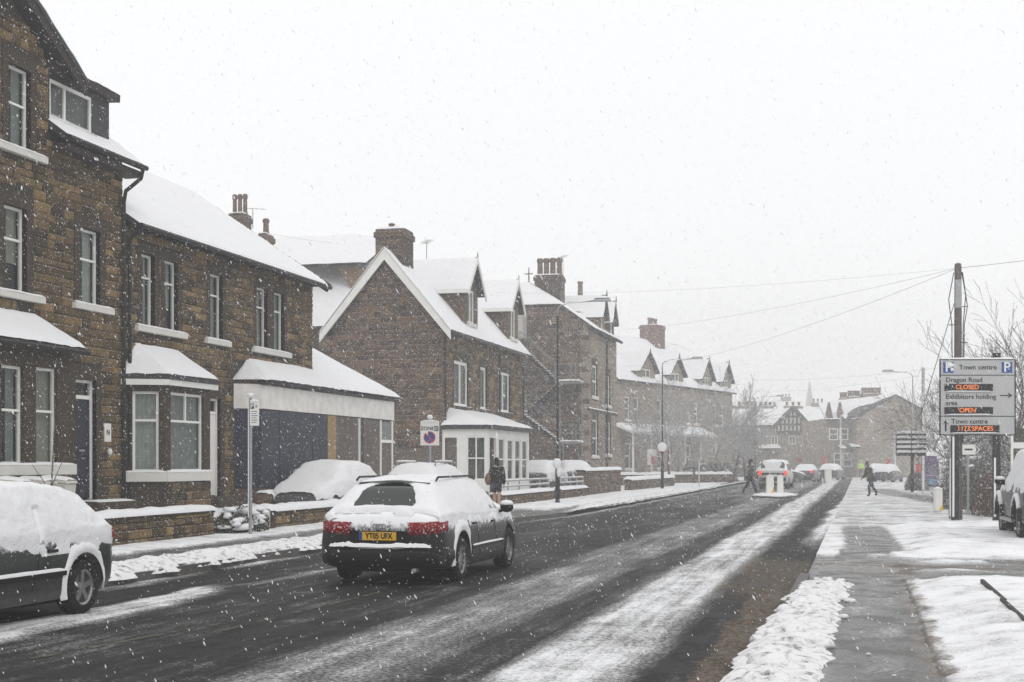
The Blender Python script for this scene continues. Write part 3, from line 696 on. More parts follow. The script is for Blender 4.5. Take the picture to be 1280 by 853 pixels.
def text(body, size, locn, parent, mat, rot=(PI/2, 0, 0), align='CENTER', ext=.002, sx=1.0, name='lettering', bold=0.0):
    c = bpy.data.curves.new(name, 'FONT'); c.body = body; c.size = size; c.align_x = align; c.align_y = 'CENTER'; c.extrude = ext; c.offset = bold
    c.materials.append(mat); t_ = bpy.data.objects.new('tmp', c); COL.objects.link(t_)
    me = bpy.data.meshes.new_from_object(t_.evaluated_get(bpy.context.evaluated_depsgraph_get())); bpy.data.objects.remove(t_); me.name = name
    o = link(name, me, parent, mat); o.location = locn; o.rotation_euler = rot; o.scale = (sx, 1, 1); return o
text('N', .17, (px, -.064, pz), pl_, M['signink'], bold=.004)
MB().blob((px + .02, -.09, pz - .42), .06, .06, .08, amp=.05).build('door_lamp', M['white'], H1, smooth=True)
# square bay
yb = -.75; lb, rb = frontloc(-16 - yb, 20.5)
W1, W2 = rb(2, 30, 457, 581), rb(45, 72, 460, 581)
bay = MB(); wall_cells(bay, .6, 3.95, FZ, 3.9, [W1, W2], y=yb); bay.quad((3.95, yb, FZ), (3.95, 0, FZ), (3.95, 0, 3.9), (3.95, yb, 3.9)); bay.quad((.6, yb, FZ), (.6, 0, FZ), (.6, 0, 3.9), (.6, yb, 3.9))
bay = bay.build('bay', M['dress'], H1)
lay_stones(H1, M['stone'], .6, 3.95, FZ, W1[2] - .18, (), .17, .42, y=yb - .004, limit=0, seed=8)
for k, ww in enumerate((W1, W2)): window(H1, *ww, hb=(.55,), y=yb + .08, seed=k + 5, open_=0 if k else .12, curtain='curtain')
sill(H1, .5, 4.0, W1[2], y=yb, dep=.1, th=.2, snow=.04)
roof_slab(H1, (.4, yb - .28, 3.9), (4.12, yb - .28, 3.9), (3.95, 0, 4.55), (.4, 0, 4.55), th=.12, snow=.10, nu=30, nv=10, seed=4.0)
MB().tube([(.4, yb - .3, 3.84), (4.1, yb - .3, 3.84)], .055, 8).build('gutter', M['dark'], H1)
# eaves, roof and dormer
roof_slab(H1, (4.3, -.42, 8.32), (7.42, -.42, 8.32), (7.42, 4, 11.5), (4.3, 4, 11.5), th=.13, snow=.07, nu=26, nv=24, seed=7.0, rows=14)
roof_slab(H1, (-.2, -.42, 8.32), (1.55, -.42, 8.32), (1.55, 4, 11.5), (-.2, 4, 11.5), th=.13, snow=.07, nu=12, nv=12, seed=2.0)
MB().box(4.4, 7.38, -.36, 0.02, 8.02, 8.17).build('soffit', M['woodwork'], H1); MB().tube([(4.35, -.46, 8.25), (7.46, -.46, 8.25)], .06, 8).build('gutter', M['dark'], H1)
corner_pipe(H1, 7.12, -.09, FZ, 7.45, bends=[(7.15, -.12, 7.7), (7.32, -.4, 8.0), (7.34, -.44, 8.22)])
dl, drr = frontloc(-16.12, 20.5); DW = drr(62, 115, 110, 158)
dm = MB(); wall_cells(dm, 4.34, 6.85, 8.45, 9.75, [DW], y=.12, rev=.15); dm.quad((6.85, .12, 8.45), (6.85, 2.4, 9.75), (6.85, 2.4, 9.75), (6.85, .12, 9.75))
dm.quad((4.34, .9, 8.5), (6.85, .9, 8.5), (6.85, .9, 9.7), (4.34, .9, 9.7)); dmo = dm.build('dormer', M['slate'], H1)
window(H1, *DW, vb=(.36,), hb=(), y=.14, seed=9, curtain='curtain_d', open_=0, fr=.07); sill(H1, DW[0] - .05, DW[1] + .05, DW[2] - .01, y=.1, dep=.08, th=.06, snow=.03)
roof_slab(H1, (4.2, -.06, 9.80), (7.02, -.06, 9.80), (7.02, 2.6, 9.95), (4.2, 2.6, 9.95), th=.16, mat='woodwork', snow=.07, nu=22, nv=8, seed=3.0)
# front gable with bargeboards
for sgn in (-1, 1):
    a, b = (2.95, -.28, 11.05), (2.95 + sgn * 2.35, -.28, 9.62)
    MB().prism([(a[0], a[1], a[2] + .02), (b[0], b[1], b[2] + .02), (b[0], b[1], b[2] - .28), (a[0], a[1], a[2] - .30)], (0, .06, 0)).build('bargeboard', M['woodwork'], H1)
    roof_slab(H1, (2.95 + sgn * 2.4, -.3, 9.64), (2.95, -.3, 11.1), (2.95, 4.2, 11.1), (2.95 + sgn * 2.4, 4.2, 9.64), th=.09, snow=.06, nu=12, nv=12, seed=5.0)
# ================================================================== two-storey house
H2 = thing('stone_house', (-16, 27.7, 0), PI/2, 'two-storey brown stone house with canted bay and long snowy roof, second from left', 'house', 'stone houses on the left')
loc, rect = frontloc(-16, 27.7); LEN = 11.0
U = [rect(176, 193, 322, 412), rect(205, 222, 328, 415), rect(262, 278, 343, 424), rect(320, 334, 358, 436), rect(342, 355, 364, 440)]
zs0 = sum(h[2] for h in U) / 5; zs1 = sum(h[3] for h in U) / 5; U = [(h[0], h[1], zs0, zs1) for h in U]
DD = (3.92, 4.86, .78, 3.28)
wl = MB(); wall_cells(wl, 0, LEN, FZ, 7.05, U + [DD]); wl.add([(LEN,0,FZ),(LEN,8,FZ),(LEN,8,7.05),(LEN,4,9.95),(LEN,0,7.05)], [(0,1,2,3,4)]); wl.add([(0,0,7.05),(0,8,7.05),(0,4,9.95)], [(0,1,2)])
wl.quad((0,8,FZ),(LEN,8,FZ),(LEN,8,7.05),(0,8,7.05)); wl.quad((0,1.3,FZ),(LEN,1.3,FZ),(LEN,1.3,7.05),(0,1.3,7.05)); wl.quad((.005,0,FZ),(.005,8,FZ),(.005,8,7.05),(.005,0,7.05))
wl.build('wall', M['mortar'], H2)
hol = [(h[0] - .19, h[1] + .19, h[2] - .14, h[3] + .26) for h in U] + [(DD[0] - .2, DD[1] + .22, FZ, DD[3] + .28), (5.6, LEN + .1, FZ, 4.25), (.1, 3.1, FZ, 4.2)]
lay_stones(H2, M['stone'], .02, LEN, 3.4, 6.95, hol, .17, .40, limit=290, seed=13)
lay_stones(H2, M['stone'], 3.1, 5.65, FZ, 3.4, hol, .17, .40, limit=0, seed=14)
for k, h in enumerate(U):
    window(H2, *h, hb=(.68,), fr=.05, seed=k + 11, open_=(.55, .5, .5, .55, .5)[k], curtain='curtain')
for a, b in ((0, 1), (2, 2), (3, 4)):
    xa, xb = U[a][0], U[b][1]; surround(H2, xa, xb, zs0, zs1, jw=.18, lh=.25)
    if a != b: MB().box(U[a][1], U[b][0], -.02, .1, zs0, zs1).build('mullion', M['dress'], H2, bevel=.006)
    sill(H2, xa - .32, xb + .32, zs0)
MB().box(-.02, LEN + .02, -.05, .02, 6.95, 7.12).build('eaves_board', M['woodwork'], H2)
for i in range(26):                                   # gutter brackets under the eaves
    MB().box(.2 + .42 * i, .28 + .42 * i, -.3, -.05, 6.9, 7.02).build('bracket', M['woodwork'], H2)
roof_slab(H2, (0.0, -.42, 7.0), (LEN + .3, -.42, 7.0), (LEN + .3, 4.0, 9.98), (0.0, 4.0, 9.98), th=.11, snow=.075, nu=70, nv=110, rows=22, seed=21.0, saw=.03)
roof_slab(H2, (LEN + .3, 8.42, 7.0), (0.0, 8.42, 7.0), (0.0, 4.0, 9.98), (LEN + .3, 4.0, 9.98), th=.11, snow=.075, nu=30, nv=20, seed=22.0)
MB().beam((LEN + .28, -.44, 6.9), (LEN + .28, 4.0, 9.86), .05, .26).beam((LEN + .28, 8.44, 6.9), (LEN + .28, 4.0, 9.86), .05, .26).build('bargeboard', M['woodwork'], H2)
MB().tube([(0, -.47, 6.93), (LEN + .34, -.47, 6.93)], .065, 8).build('gutter', M['dark'], H2)
corner_pipe(H2, .16, -.10, FZ, 6.6, bends=[(.16, -.14, 6.7), (.2, -.44, 6.9)])
# canted bay
Pb = [(.1, 0), (.5, -.8), (2.7, -.8), (3.1, 0)]; zb0, zb1 = 1.43, 3.25
for k in range(3):
    T, L = rot_face(Pb[k], Pb[k + 1])
    if k == 0: hole = (.17, L - .15, zb0, zb1)
    elif k == 1: hole = (.24, L - .34, zb0, zb1)
    else: hole = (.15, L - .15, zb0, zb1)
    mb = MB(); wall_cells(mb, 0, L, FZ, 3.62, [hole], rev=.18); xform_build(mb, T, 'bay', M['dress'], H2)
    window(H2, *hole, vb=(.5,) if k == 1 else (), hb=(.64,), y=.06, xf=T, seed=20 + k, open_=0, fr=.06, skip_low_bars=(k == 1), curtain='curtain')
    sill(H2, -.04, L + .04, zb0, y=0, dep=.09, th=.22, snow=.05, xf=T)
lay_stones(H2, M['stone'], .52, 2.7, FZ, 1.2, (), .17, .42, y=-.81, limit=0, seed=15)
zr = 3.62; e = .2
PE = [(-.12, 0), (.42, -.8 - e), (2.8, -.8 - e), (3.3, 0)]; PT = [(.55, 0.0), (.75, -.05), (2.45, -.05), (2.65, 0.0)]
br = MB(); n = 24
rf = MB().add([(x, y, zr) for x, y in PE] + [(x, y, zr + .68) for x, y in PT] + [(x, y, zr - .1) for x, y in PE], [(0,1,5,4),(1,2,6,5),(2,3,7,6),(0,8,9,1),(1,9,10,2),(2,10,11,3),(8,11,10,9)]).build('bay_roof', M['slate'], H2)
sb = MB()
for k in range(3): snow_quad(sb, (*PE[k], zr + .004), (*PE[k+1], zr + .004), (*PT[k+1], zr + .69), (*PT[k], zr + .69), .07, 24, 12, 3.0 + k)
sb.build('snow', M['snow'], rf, smooth=True)
fb = MB()
for k in range(3): fb.beam((PE[k][0], PE[k][1] + .06, zr - .17), (PE[k+1][0], PE[k+1][1] + .06, zr - .17), .05, .13)
fb.build('bay_fascia', M['white'], H2)
# white front door
x0, x1, z0, z1 = DD; zt = 2.88
MB().box(x1, x1 + .22, -.02, .1, z0, z1).build('jamb', M['dress'], H2, bevel=.006); MB().box(x0 - .2, x1 + .24, -.024, .1, z1, z1 + .28).build('lintel', M['dress'], H2, bevel=.006)
fr = MB().box(x0, x0 + .07, .08, .15, z0, z1).box(x1 - .07, x1, .08, .15, z0, z1).box(x0 + .07, x1 - .07, .08, .15, zt, zt + .07).box(x0 + .07, x1 - .07, .08, .15, z1 - .06, z1).build('door_frame', M['upvc'], H2)
MB().quad((x0 + .07, .12, zt + .07), (x1 - .07, .12, zt + .07), (x1 - .07, .12, z1 - .06), (x0 + .07, .12, z1 - .06)).build('fanlight', M['glass'], fr)
dr = MB().box(x0 + .07, x1 - .07, .10, .14, z0 + .02, zt)
for a, b in ((.06, .34), (.4, .68), (.74, .94)): dr.box(x0 + .16, x1 - .16, .09, .101, z0 + (zt - z0) * a, z0 + (zt - z0) * b)
dr.build('door', M['white'], H2, bevel=.01)
MB().box(x0 - .5, x1 + .4, -.7, .08, FZ, z0).build('doorstep', M['dress'], H2, bevel=.01)
# ================================================================== boarded shop at the end of the house
SH = thing('boarded_shop', (-15.4, 33.7, 0), PI/2, 'single-storey boarded-up shop with peeling white fascia and snowy hipped roof', 'shop')
ls, rs = frontloc(-15.4, 33.7); SL = 10.6; ze = 3.82
def sx(u): return ls(u, 560)[0]
x325, x408, x418, x447, x453, x474, x490 = [sx(u) for u in (325, 408, 418, 447, 453, 474, 490)]
sw = MB().add([(-.35, .6, FZ), (0, .02, FZ), (SL, .02, FZ), (SL, 6, FZ), (-.35, 6, FZ)] + [(-.35, .6, ze), (0, .02, ze), (SL, .02, ze), (SL, 6, ze), (-.35, 6, ze)], [(0,1,6,5),(1,2,7,6),(2,3,8,7)]); sw.build('wall', M['stone_b'], SH)
T, L = rot_face((-.35, .6), (0, 0))
xform_build(MB().box(.02, L, -.02, .05, .95, 3.05), T, 'boarding', M['board'], SH); xform_build(MB().box(0, L + .03, -.05, .04, 3.07, 3.72), T, 'fascia', M['fascia'], SH)
n = 4
for i in range(n):                                     # boarding sheets
    a, b = x325 + (x408 - x325) * i / n, x325 + (x408 - x325) * (i + 1) / n
    MB().box(a + .01, b - .01, -.03 - .006 * (i % 2), .01, .95, 3.05).build('boarding', M['board'], SH, bevel=.004)
MB().box(x408, x418, -.055, .01, .9, 3.05).build('plywood_strip', M['ply'], SH)
for a, b in ((x418 + .02, (x418 * .55 + x447 * .45)), (x418 * .55 + x447 * .45 + .02, x447 - .03), (x453 + .03, x474 - .03)):
    MB().box(a, b, -.03, .01, .9, 3.04).build('shutter', M['shutter'], SH, bevel=.006)
MB().box(x447, x447 + .07, -.07, .012, .85, 3.04).build('post', M['upvc'], SH); MB().box(x447 + .07, x453 + .02, -.04, .011, .85, 3.04).build('post', M['dark'], SH)
dfm = MB().box(x474, x474 + .1, -.05, .012, .8, 3.04).box(x490 - .12, x490 - .02, -.05, .012, .8, 3.04).box(x474 + .1, x490 - .12, -.05, .012, 2.3, 2.4).build('door_frame', M['upvc'], SH)
MB().box(x474 + .1, x490 - .12, -.02, .012, .82, 2.3).build('door', M['shutter'], SH, bevel=.01); MB().box(x474 + .1, x490 - .12, -.015, .012, 2.4, 3.0).build('fanlight', M['curtain_d'], SH)
xs_ = [0, x408 * .5, x418, x453, SL]
for i in range(4): MB().box(xs_[i] + (.003 if i else -.02), xs_[i+1] - .003, -.07 - .004 * (i % 2), .01, 3.07, 3.70).build('fascia', M['fascia'], SH, bevel=.006)
MB().box(-.1, SL + .15, -.16, .0, 3.71, 3.80).build('cornice', M['slate'], SH)
MB().box(-.3, x408 + .5, -.35, .0, FZ, .82).build('plinth', M['stone_b'], SH)
sb = MB(); snow_bar(sb, (-.3, -.17, .82), (x408 + .5, -.17, .82), .42, .10, 4.4); sb.build('snow', M['snow'], SH, smooth=True)
xw = 38.7 - 33.7; k = .66
roof_slab(SH, (-.15, -.26, ze), (xw + .02, -.26, ze), (xw + .02, .6, ze + .58), (.45, .6, ze + .58), th=.1, snow=.09, nu=40, nv=10, seed=31.0)
r2 = MB().add([(xw, -.26, ze), (SL + .25, -.26, ze), (SL + .25 - 3.2, 3.0, ze + 3.26 * k), (xw, 3.0, ze + 3.26 * k), (SL + .25, 6.3, ze)], [(0,1,2,3),(1,4,2)]).build('roof', M['slate'], SH)
sb = MB(); snow_quad(sb, (xw, -.26, ze + .005), (SL + .25, -.26, ze + .005), (SL - 2.95, 3.0, ze + 3.27 * k), (xw, 3.0, ze + 3.27 * k), .09, 40, 24, 33.0)
snow_quad(sb, (SL + .25, -.26, ze + .005), (SL + .25, 6.3, ze + .005), (SL - 2.95, 3.0, ze + 3.27 * k), (SL - 2.95, 2.9, ze + 3.27 * k), .09, 20, 16, 34.0); sb.build('snow', M['snow'], r2, smooth=True)
tri = MB().add([(-.15, -.26, ze), (.45, .6, ze + .58), (-.45, .6, ze)], [(0, 1, 2)]); snow_quad(tri, (-.45, .6, ze), (-.15, -.26, ze), (.45, .6, ze + .58), (.44, .6, ze + .57), .07, 10, 10, 2.0); tri.build('roof_hip', M['snow'], SH, smooth=True)
# ================================================================== house behind, only its snowy roof showing
RH = thing('rear_house', (0, 0, 0), 0, 'rear house, large snow-white roof with two old chimney stacks behind the second house', 'house')
ya, yr = 60.0, 66.5
pE = [wy(308, 412, ya), wy(500, 412, ya)]; zE = pE[0].z
pR = [wy(300, 290, yr), wy(449, 306, yr)]; zR = (pR[0].z + pR[1].z) / 2
xl, xr = -36.0, -20.9; xrr = wy(449, 300, yr).x
MB().box(xl, xr, ya, ya + 12, 0, zE).build('wall', M['stone_b'], RH)
lay_stones(RH, M['stone_b'], -24.5, xr, 4.5, zE - .1, (), .2, .5, y=ya - .004, limit=0, seed=41)
rr = MB().add([(xl, ya - .4, zE), (xr + .3, ya - .4, zE), (xrr, yr, zR), (xl, yr, zR), (xr + .3, ya + 13, zE), (xl, ya + 13, zE)], [(0,1,2,3),(1,4,2),(4,5,3,2)]).build('roof', M['slate'], RH)
sb = MB(); snow_quad(sb, (xl, ya - .4, zE + .01), (xr + .3, ya - .4, zE + .01), (xrr, yr, zR + .02), (xl, yr, zR + .02), .10, 50, 30, 7.0); snow_quad(sb, (xr + .3, ya - .4, zE + .01), (xr + .3, ya + 13, zE + .01), (xrr, yr + .1, zR + .02), (xrr, yr, zR + .02), .10, 20, 20, 8.0)
sb.build('snow', M['snow'], rr, smooth=True)
# stone-cheeked dormer on that roof
a0, a1, a2 = wy(418, 331, 62.0), wy(455, 334, 62.0), wy(436, 356, 62.0)
MB().prism([a0, a1, (a1.x, 62.0, a1.z - 1.6), (a0.x + .9, 62.0, a0.z - 1.2)], (0, 3.5, 0)).build('dormer', M['stone_b'], RH)
roof_slab(RH, (a0.x - 3.8, 61.7, a0.z + .0), (a1.x + .2, 61.7, a0.z + .0), (a1.x + .2, 66.5, zR - .1), (a0.x - 3.8, 66.5, zR - .1), th=.12, snow=.08, nu=16, nv=8, seed=9.0)
def stack(parent, u0, u1, vt, vb, zc, npots, ph, mat='stone_b', dep=.8, pr=.15):
    p, q = wd(u0, vb, zc), wd(u1, vb, zc); top = wd(u0, vt, zc).z; wdt = (q - p).length / CS * .85
    c = (p + q) / 2; x0, x1 = c.x - wdt / 2, c.x + wdt / 2
    return chimney(parent, x0, x1, c.y - dep / 2, c.y + dep / 2, 2.0 if parent else p.z, top, npots, 1, mat, ph, pr)
stack(RH, 288, 312, 269, 300, 62, 3, .95, pr=.11); stack(RH, 326, 339, 294, 310, 62, 1, .75)
aerial(RH, wd(316, 286, 62), .9)
# ================================================================== gabled house with dormers
H3 = thing('gabled_house', (-16, 52, 0), PI/2, 'brown stone house with big white-edged gable end and two roof dormers', 'house', 'stone houses on the left')
loc, rect = frontloc(-16, 52); L3, D3, E3, A3 = 13.3, 4.6, 7.3, 10.05
U3 = [rect(567, 585, 456, 511), rect(600, 608, 459, 512), rect(622, 637, 462, 514)]
za = sum(h[2] for h in U3) / 3; zb = sum(h[3] for h in U3) / 3; U3 = [(h[0], h[1], za, zb) for h in U3]
wl = MB(); wall_cells(wl, 0, L3, 0, E3, U3)
wl.add([(0,0,0),(0,D3,0),(0,D3,E3),(0,D3/2,A3-.1),(0,0,E3)], [(0,1,2,3,4)]); wl.add([(L3,0,0),(L3,D3,0),(L3,D3,E3),(L3,D3/2,A3-.1),(L3,0,E3)], [(0,1,2,3,4)])
wl.quad((0,D3,0),(L3,D3,0),(L3,D3,E3),(0,D3,E3)); wl.quad((0,1,0),(L3,1,0),(L3,1,E3),(0,1,E3)); wl.build('wall', M['mortar_b'], H3)
sl3 = (A3 - E3) / (D3 / 2)
lay_stones(H3, M['stone_b'], 0, D3, 2.2, A3 - .2, (), .2, .46, axis='y', depth=.03, limit=300, seed=51, nearest=lambda s: -s[1], clip=lambda z, a, b: (a + max(0, z - E3) / sl3, b - max(0, z - E3) / sl3))
lay_stones(H3, M['stone'], 0.02, L3, 2.9, E3, [(h[0] - .2, h[1] + .2, h[2] - .15, h[3] + .3) for h in U3], .19, .45, limit=0, seed=52)
for k, h in enumerate(U3):
    window(H3, *h, vb=(.5,) if k != 1 else (), hb=(), fr=.13, y=.05, seed=k, open_=0, curtain='curtain_d')
    surround(H3, h[0], h[1], h[2], h[3], .18, .34); sill(H3, h[0] - .25, h[1] + .25, h[2], snow=.03, mat='dress', th=.2)
for y0, y1, seed in ((-.42, D3/2, 61.), (D3 + .42, D3/2, 62.)):
    ze_ = E3 - .42 * sl3 + .05
    roof_slab(H3, (-.3, y0, ze_), (L3 + .2, y0, ze_), (L3 + .2, y1, A3 + .05), (-.3, y1, A3 + .05), th=.12, snow=.09, nu=60, nv=18, seed=seed, rows=0)
for s in (0, 1):
    ya_, yb_ = (-.45, D3/2) if s == 0 else (D3 + .45, D3/2); z0_ = E3 - .45 * sl3
    MB().prism([(-.34, ya_, z0_ + .06), (-.34, yb_, A3 + .10), (-.34, yb_, A3 - .36), (-.34, ya_, z0_ - .30)], (.06, 0, 0)).build('bargeboard', M['white'], H3)
    sb = MB(); snow_bar(sb, (-.3, ya_, z0_ + .1), (-.3, yb_, A3 + .14), .16, .07, 3.0 + s); sb.build('snow', M['snow'], H3, smooth=True)
MB().tube([(-.3, -.48, E3 - .55), (L3 + .2, -.48, E3 - .55)], .06, 6).build('gutter', M['dark'], H3)
corner_pipe(H3, .12, -.1, 0, E3 - .7); corner_pipe(H3, 8.6, -.1, 2.8, E3 - .7); corner_pipe(H3, L3 - .2, -.1, 0, E3 - .7)
chimney(H3, .45, 1.85, D3/2 - .5, D3/2 + .65, 8.6, 11.05, 2, 1, 'stone_b', .28, .13)
ch = bpy.data.objects  # stones on the stack
lay_stones(H3, M['stone_b'], D3/2 - .5, D3/2 + .65, 9.4, 10.6, (), .2, .4, axis='y', y=.446, depth=.03, limit=0, seed=53)
aerial(H3, (5.2, D3/2, A3), 1.2)
# the two gabled dormers
for k, (ua, va) in enumerate(((591, 325), (643, 353))):
    p = wx(ua, va, -15.9); xm = p.y - 52; zt = 10.25; hw = 1.15; ez = 8.95
    dm = MB(); hole = (xm - .55, xm + .55, 7.5, 8.95)
    wall_cells(dm, xm - hw + .1, xm + hw - .1, E3 - .2, ez, [hole], y=-.02, rev=.15)
    dm.add([(xm - hw + .1, -.02, ez), (xm + hw - .1, -.02, ez), (xm, -.02, zt - .15)], [(0, 1, 2)])
    for sx_ in (-1, 1): dm.add([(xm + sx_ * (hw - .1), -.02, E3 - .2), (xm + sx_ * (hw - .1), 1.7, E3 + 1.65), (xm + sx_ * (hw - .1), -.02, ez)], [(0, 1, 2)])
    d = dm.build('dormer', M['stone_b'], H3)
    window(H3, *hole, vb=(.5,), hb=(), fr=.11, y=.03, seed=k, open_=0, curtain='curtain_d'); sill(H3, hole[0] - .1, hole[1] + .1, hole[2], y=-.02, dep=.1, snow=.05)
    for sx_ in (-1, 1):
        roof_slab(H3, (xm + sx_ * (hw + .22), -.30, ez - .12), (xm, -.30, zt + .08), (xm, 2.5, zt + .08), (xm + sx_ * (hw + .22), 2.5, ez - .12), th=.08, snow=.09, nu=12, nv=12, seed=70. + k)
        MB().prism([(xm + sx_ * (hw + .24), -.34, ez - .12), (xm, -.34, zt + .10), (xm, -.34, zt - .16), (xm + sx_ * (hw + .24), -.34, ez - .36)], (0, .05, 0)).build('bargeboard', M['white'], H3)
    MB().beam((xm - hw - .2, -.3, ez - .2), (xm - hw - .2, 1.6, ez - .2), .05, .16).build('dormer_fascia', M['white'], H3)
    MB().tube([(xm, -.32, zt + .05), (xm, -.32, zt + .28)], [.03, .012], 5).build('finial', M['woodwork'], H3)
# projecting white shopfront
yf = -1.85; XB = 7.7; zS, zF = 1.35, 2.62
Pb = [(0.02, 0), (0.02, yf), (XB - .7, yf), (XB, yf + .7), (XB, 0)]
def end_x(u): return 0
# end face towards the camera: dark opening, then a two by two sash
T, Lf = rot_face((0.02, 0), (0.02, yf))
fx = lambda u: -(wy(u, 560, 52.02).x + 16) * -1
e0, e1, e2, e3 = [wy(u, 560, 52.02).x + 16 for u in (556, 571, 583, 607)]
mb = MB(); wall_cells(mb, 0, Lf, .25, 2.95, [(max(e0, .08), e1, .6, zF), (e2, min(e3, Lf - .07), .95, zF + .05)], rev=.1); xform_build(mb, T, 'shopfront', M['white'], H3)
xform_build(MB().box(max(e0, .08), e1, .08, .1, .6, zF), T, 'doorway', M['shutter'], H3)
window(H3, e2, min(e3, Lf - .07), .95, zF + .05, vb=(.5,), hb=(.5,), y=.03, xf=T, open_=0, fr=.06, curtain='curtain_d', seed=4)
T2, L2 = rot_face((0.02, yf), (XB - .7, yf)); hl = [(.35, 1.35, .25, zF), (1.75, 2.75, .9, zF + .02), (3.2, 4.2, .9, zF), (4.5, 5.5, .9, zF), (5.75, 6.75, .9, zF)]
mb = MB(); wall_cells(mb, 0, L2, .25, 2.95, hl, rev=.1); xform_build(mb, T2, 'shopfront', M['white'], H3)
for k, h in enumerate(hl[1:]): window(H3, *h, hb=(.5,), y=.03, xf=T2, open_=0, fr=.07, curtain='curtain_d', seed=k)
xform_build(MB().box(.37, 1.33, .5, .55, .3, zF), T2, 'door', M['shutter'], H3)
T3, L3_ = rot_face((XB - .7, yf), (XB, yf + .7)); mb = MB(); wall_cells(mb, 0, L3_, .25, 2.95, [(.15, L3_ - .15, .9, zF)], rev=.1); xform_build(mb, T3, 'shopfront', M['white'], H3)
window(H3, .15, L3_ - .15, .9, zF, hb=(.5,), y=.03, xf=T3, open_=0, curtain='curtain_d')
PE = [(-.12, .02), (-.12, yf - .2), (XB - .6, yf - .2), (XB + .2, yf + .6), (XB + .2, .02)]
rf = MB().add([(x, y, 2.96) for x, y in PE] + [(x, y, 3.1) for x, y in PE] + [(.9, 0.0, 3.78), (XB - .6, 0.0, 3.78)],
              [(4,3,2,1,0),(0,1,6,5),(1,2,7,6),(2,3,8,7),(3,4,9,8),(5,6,10),(6,7,11,10),(7,8,11),(8,9,11)]).build('shop_roof', M['slate'], H3)
sb = MB(); o_ = Vector((0, 0, .006)); V = [Vector((x, y, 3.1)) + o_ for x, y in PE]; t0, t1 = Vector((.9, 0, 3.79)), Vector((XB - .6, 0, 3.79))
snow_quad(sb, V[0], V[1], t0, t0 + Vector((-.02, 0, 0)), .08, 16, 10, 1.); snow_quad(sb, V[1], V[2], t1, t0, .08, 40, 10, 2.); snow_quad(sb, V[2], V[3], t1 + Vector((.02,0,0)), t1, .08, 12, 10, 3.)
sb.build('snow', M['snow'], rf, smooth=True)
xform_build(MB().box(-.05, Lf + .05, -.03, .0, .2, .5), T, 'plinth', M['dress'], H3)
# ================================================================== tall house with external stair
H4 = thing('tall_house', (-16, 82, 0), PI/2, 'tall brown stone house with four-pot chimney and outside fire stair', 'house', 'stone houses on the left')
loc, rect = frontloc(-16, 82); L4 = 10.0
U4 = [rect(740, 746, 457, 497), rect(757, 762, 470, 508), rect(740, 747, 525, 571), rect(757, 763, 528, 569)]
wl = MB(); wall_cells(wl, 0, L4, 0, 10.0, U4)
wl.add([(0,0,0),(0,9,0),(0,9,11.2),(0,1.7,11.2),(0,0,10.0)], [(0,1,2,3,4)]); wl.add([(L4,0,0),(L4,9,0),(L4,9,11.2),(L4,1.7,11.2),(L4,0,10.0)], [(0,1,2,3,4)]); wl.quad((0,9,0),(L4,9,0),(L4,9,11.2),(0,9,11.2)); wl.quad((0,1,0),(L4,1,0),(L4,1,10),(0,1,10)); wl.build('wall', M['mortar'], H4)
lay_stones(H4, M['stone_b'], 0, 6.5, 1.0, 11.1, (), .24, .55, axis='y', limit=0, seed=54, clip=lambda z, a, b: (a + max(0, z - 10.0) * 1.4, b))
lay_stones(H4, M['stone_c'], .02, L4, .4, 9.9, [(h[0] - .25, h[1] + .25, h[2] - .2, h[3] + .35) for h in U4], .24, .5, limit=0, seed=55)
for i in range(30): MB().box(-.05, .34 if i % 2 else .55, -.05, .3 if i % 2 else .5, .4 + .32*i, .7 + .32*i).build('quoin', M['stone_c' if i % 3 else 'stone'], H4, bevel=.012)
for k, h in enumerate(U4): window(H4, *h, hb=(.5,), fr=.12, y=.05, open_=0, curtain='curtain_d', seed=k); sill(H4, h[0] - .2, h[1] + .2, h[2], snow=.08); surround(H4, *h, .18, .3)
for z in (4.75,): MB().box(-.08, L4, -.10, .02, z, z + .18).build('string_course', M['dress'], H4); sb = MB(); snow_bar(sb, (-.05, -.05, z + .18), (L4, -.05, z + .18), .14, .08, 2.); sb.build('snow', M['snow'], H4, smooth=True)
roof_slab(H4, (-.1, -.5, 9.75), (L4, -.5, 9.75), (L4, 1.75, 11.35), (-.1, 1.75, 11.35), th=.16, snow=.10, nu=24, nv=8, seed=81.)
r4 = MB().add([(-.2, 1.6, 11.25), (L4, 1.6, 11.25), (L4 - 2, 4.2, 12.9), (2.0, 4.2, 12.9), (-.2, 9.2, 11.25), (L4, 9.2, 11.25)], [(0,1,2,3),(4,0,3),(1,5,2),(5,4,3,2)]).build('roof', M['slate'], H4)
sb = MB(); snow_quad(sb, (-.2, 9.2, 11.26), (-.2, 1.6, 11.26), (2.0, 4.2, 12.92), (2.0, 4.3, 12.92), .12, 24, 12, 4.); snow_quad(sb, (-.2, 1.6, 11.26), (L4, 1.6, 11.26), (L4 - 2, 4.2, 12.92), (2.0, 4.2, 12.92), .12, 24, 12, 5.); sb.build('snow', M['snow'], r4, smooth=True)
chimney(H4, 1.8, 3.2, 2.1, 3.75, 11.2, 13.35, 1, 4, 'stone_b', 1.15, .2)
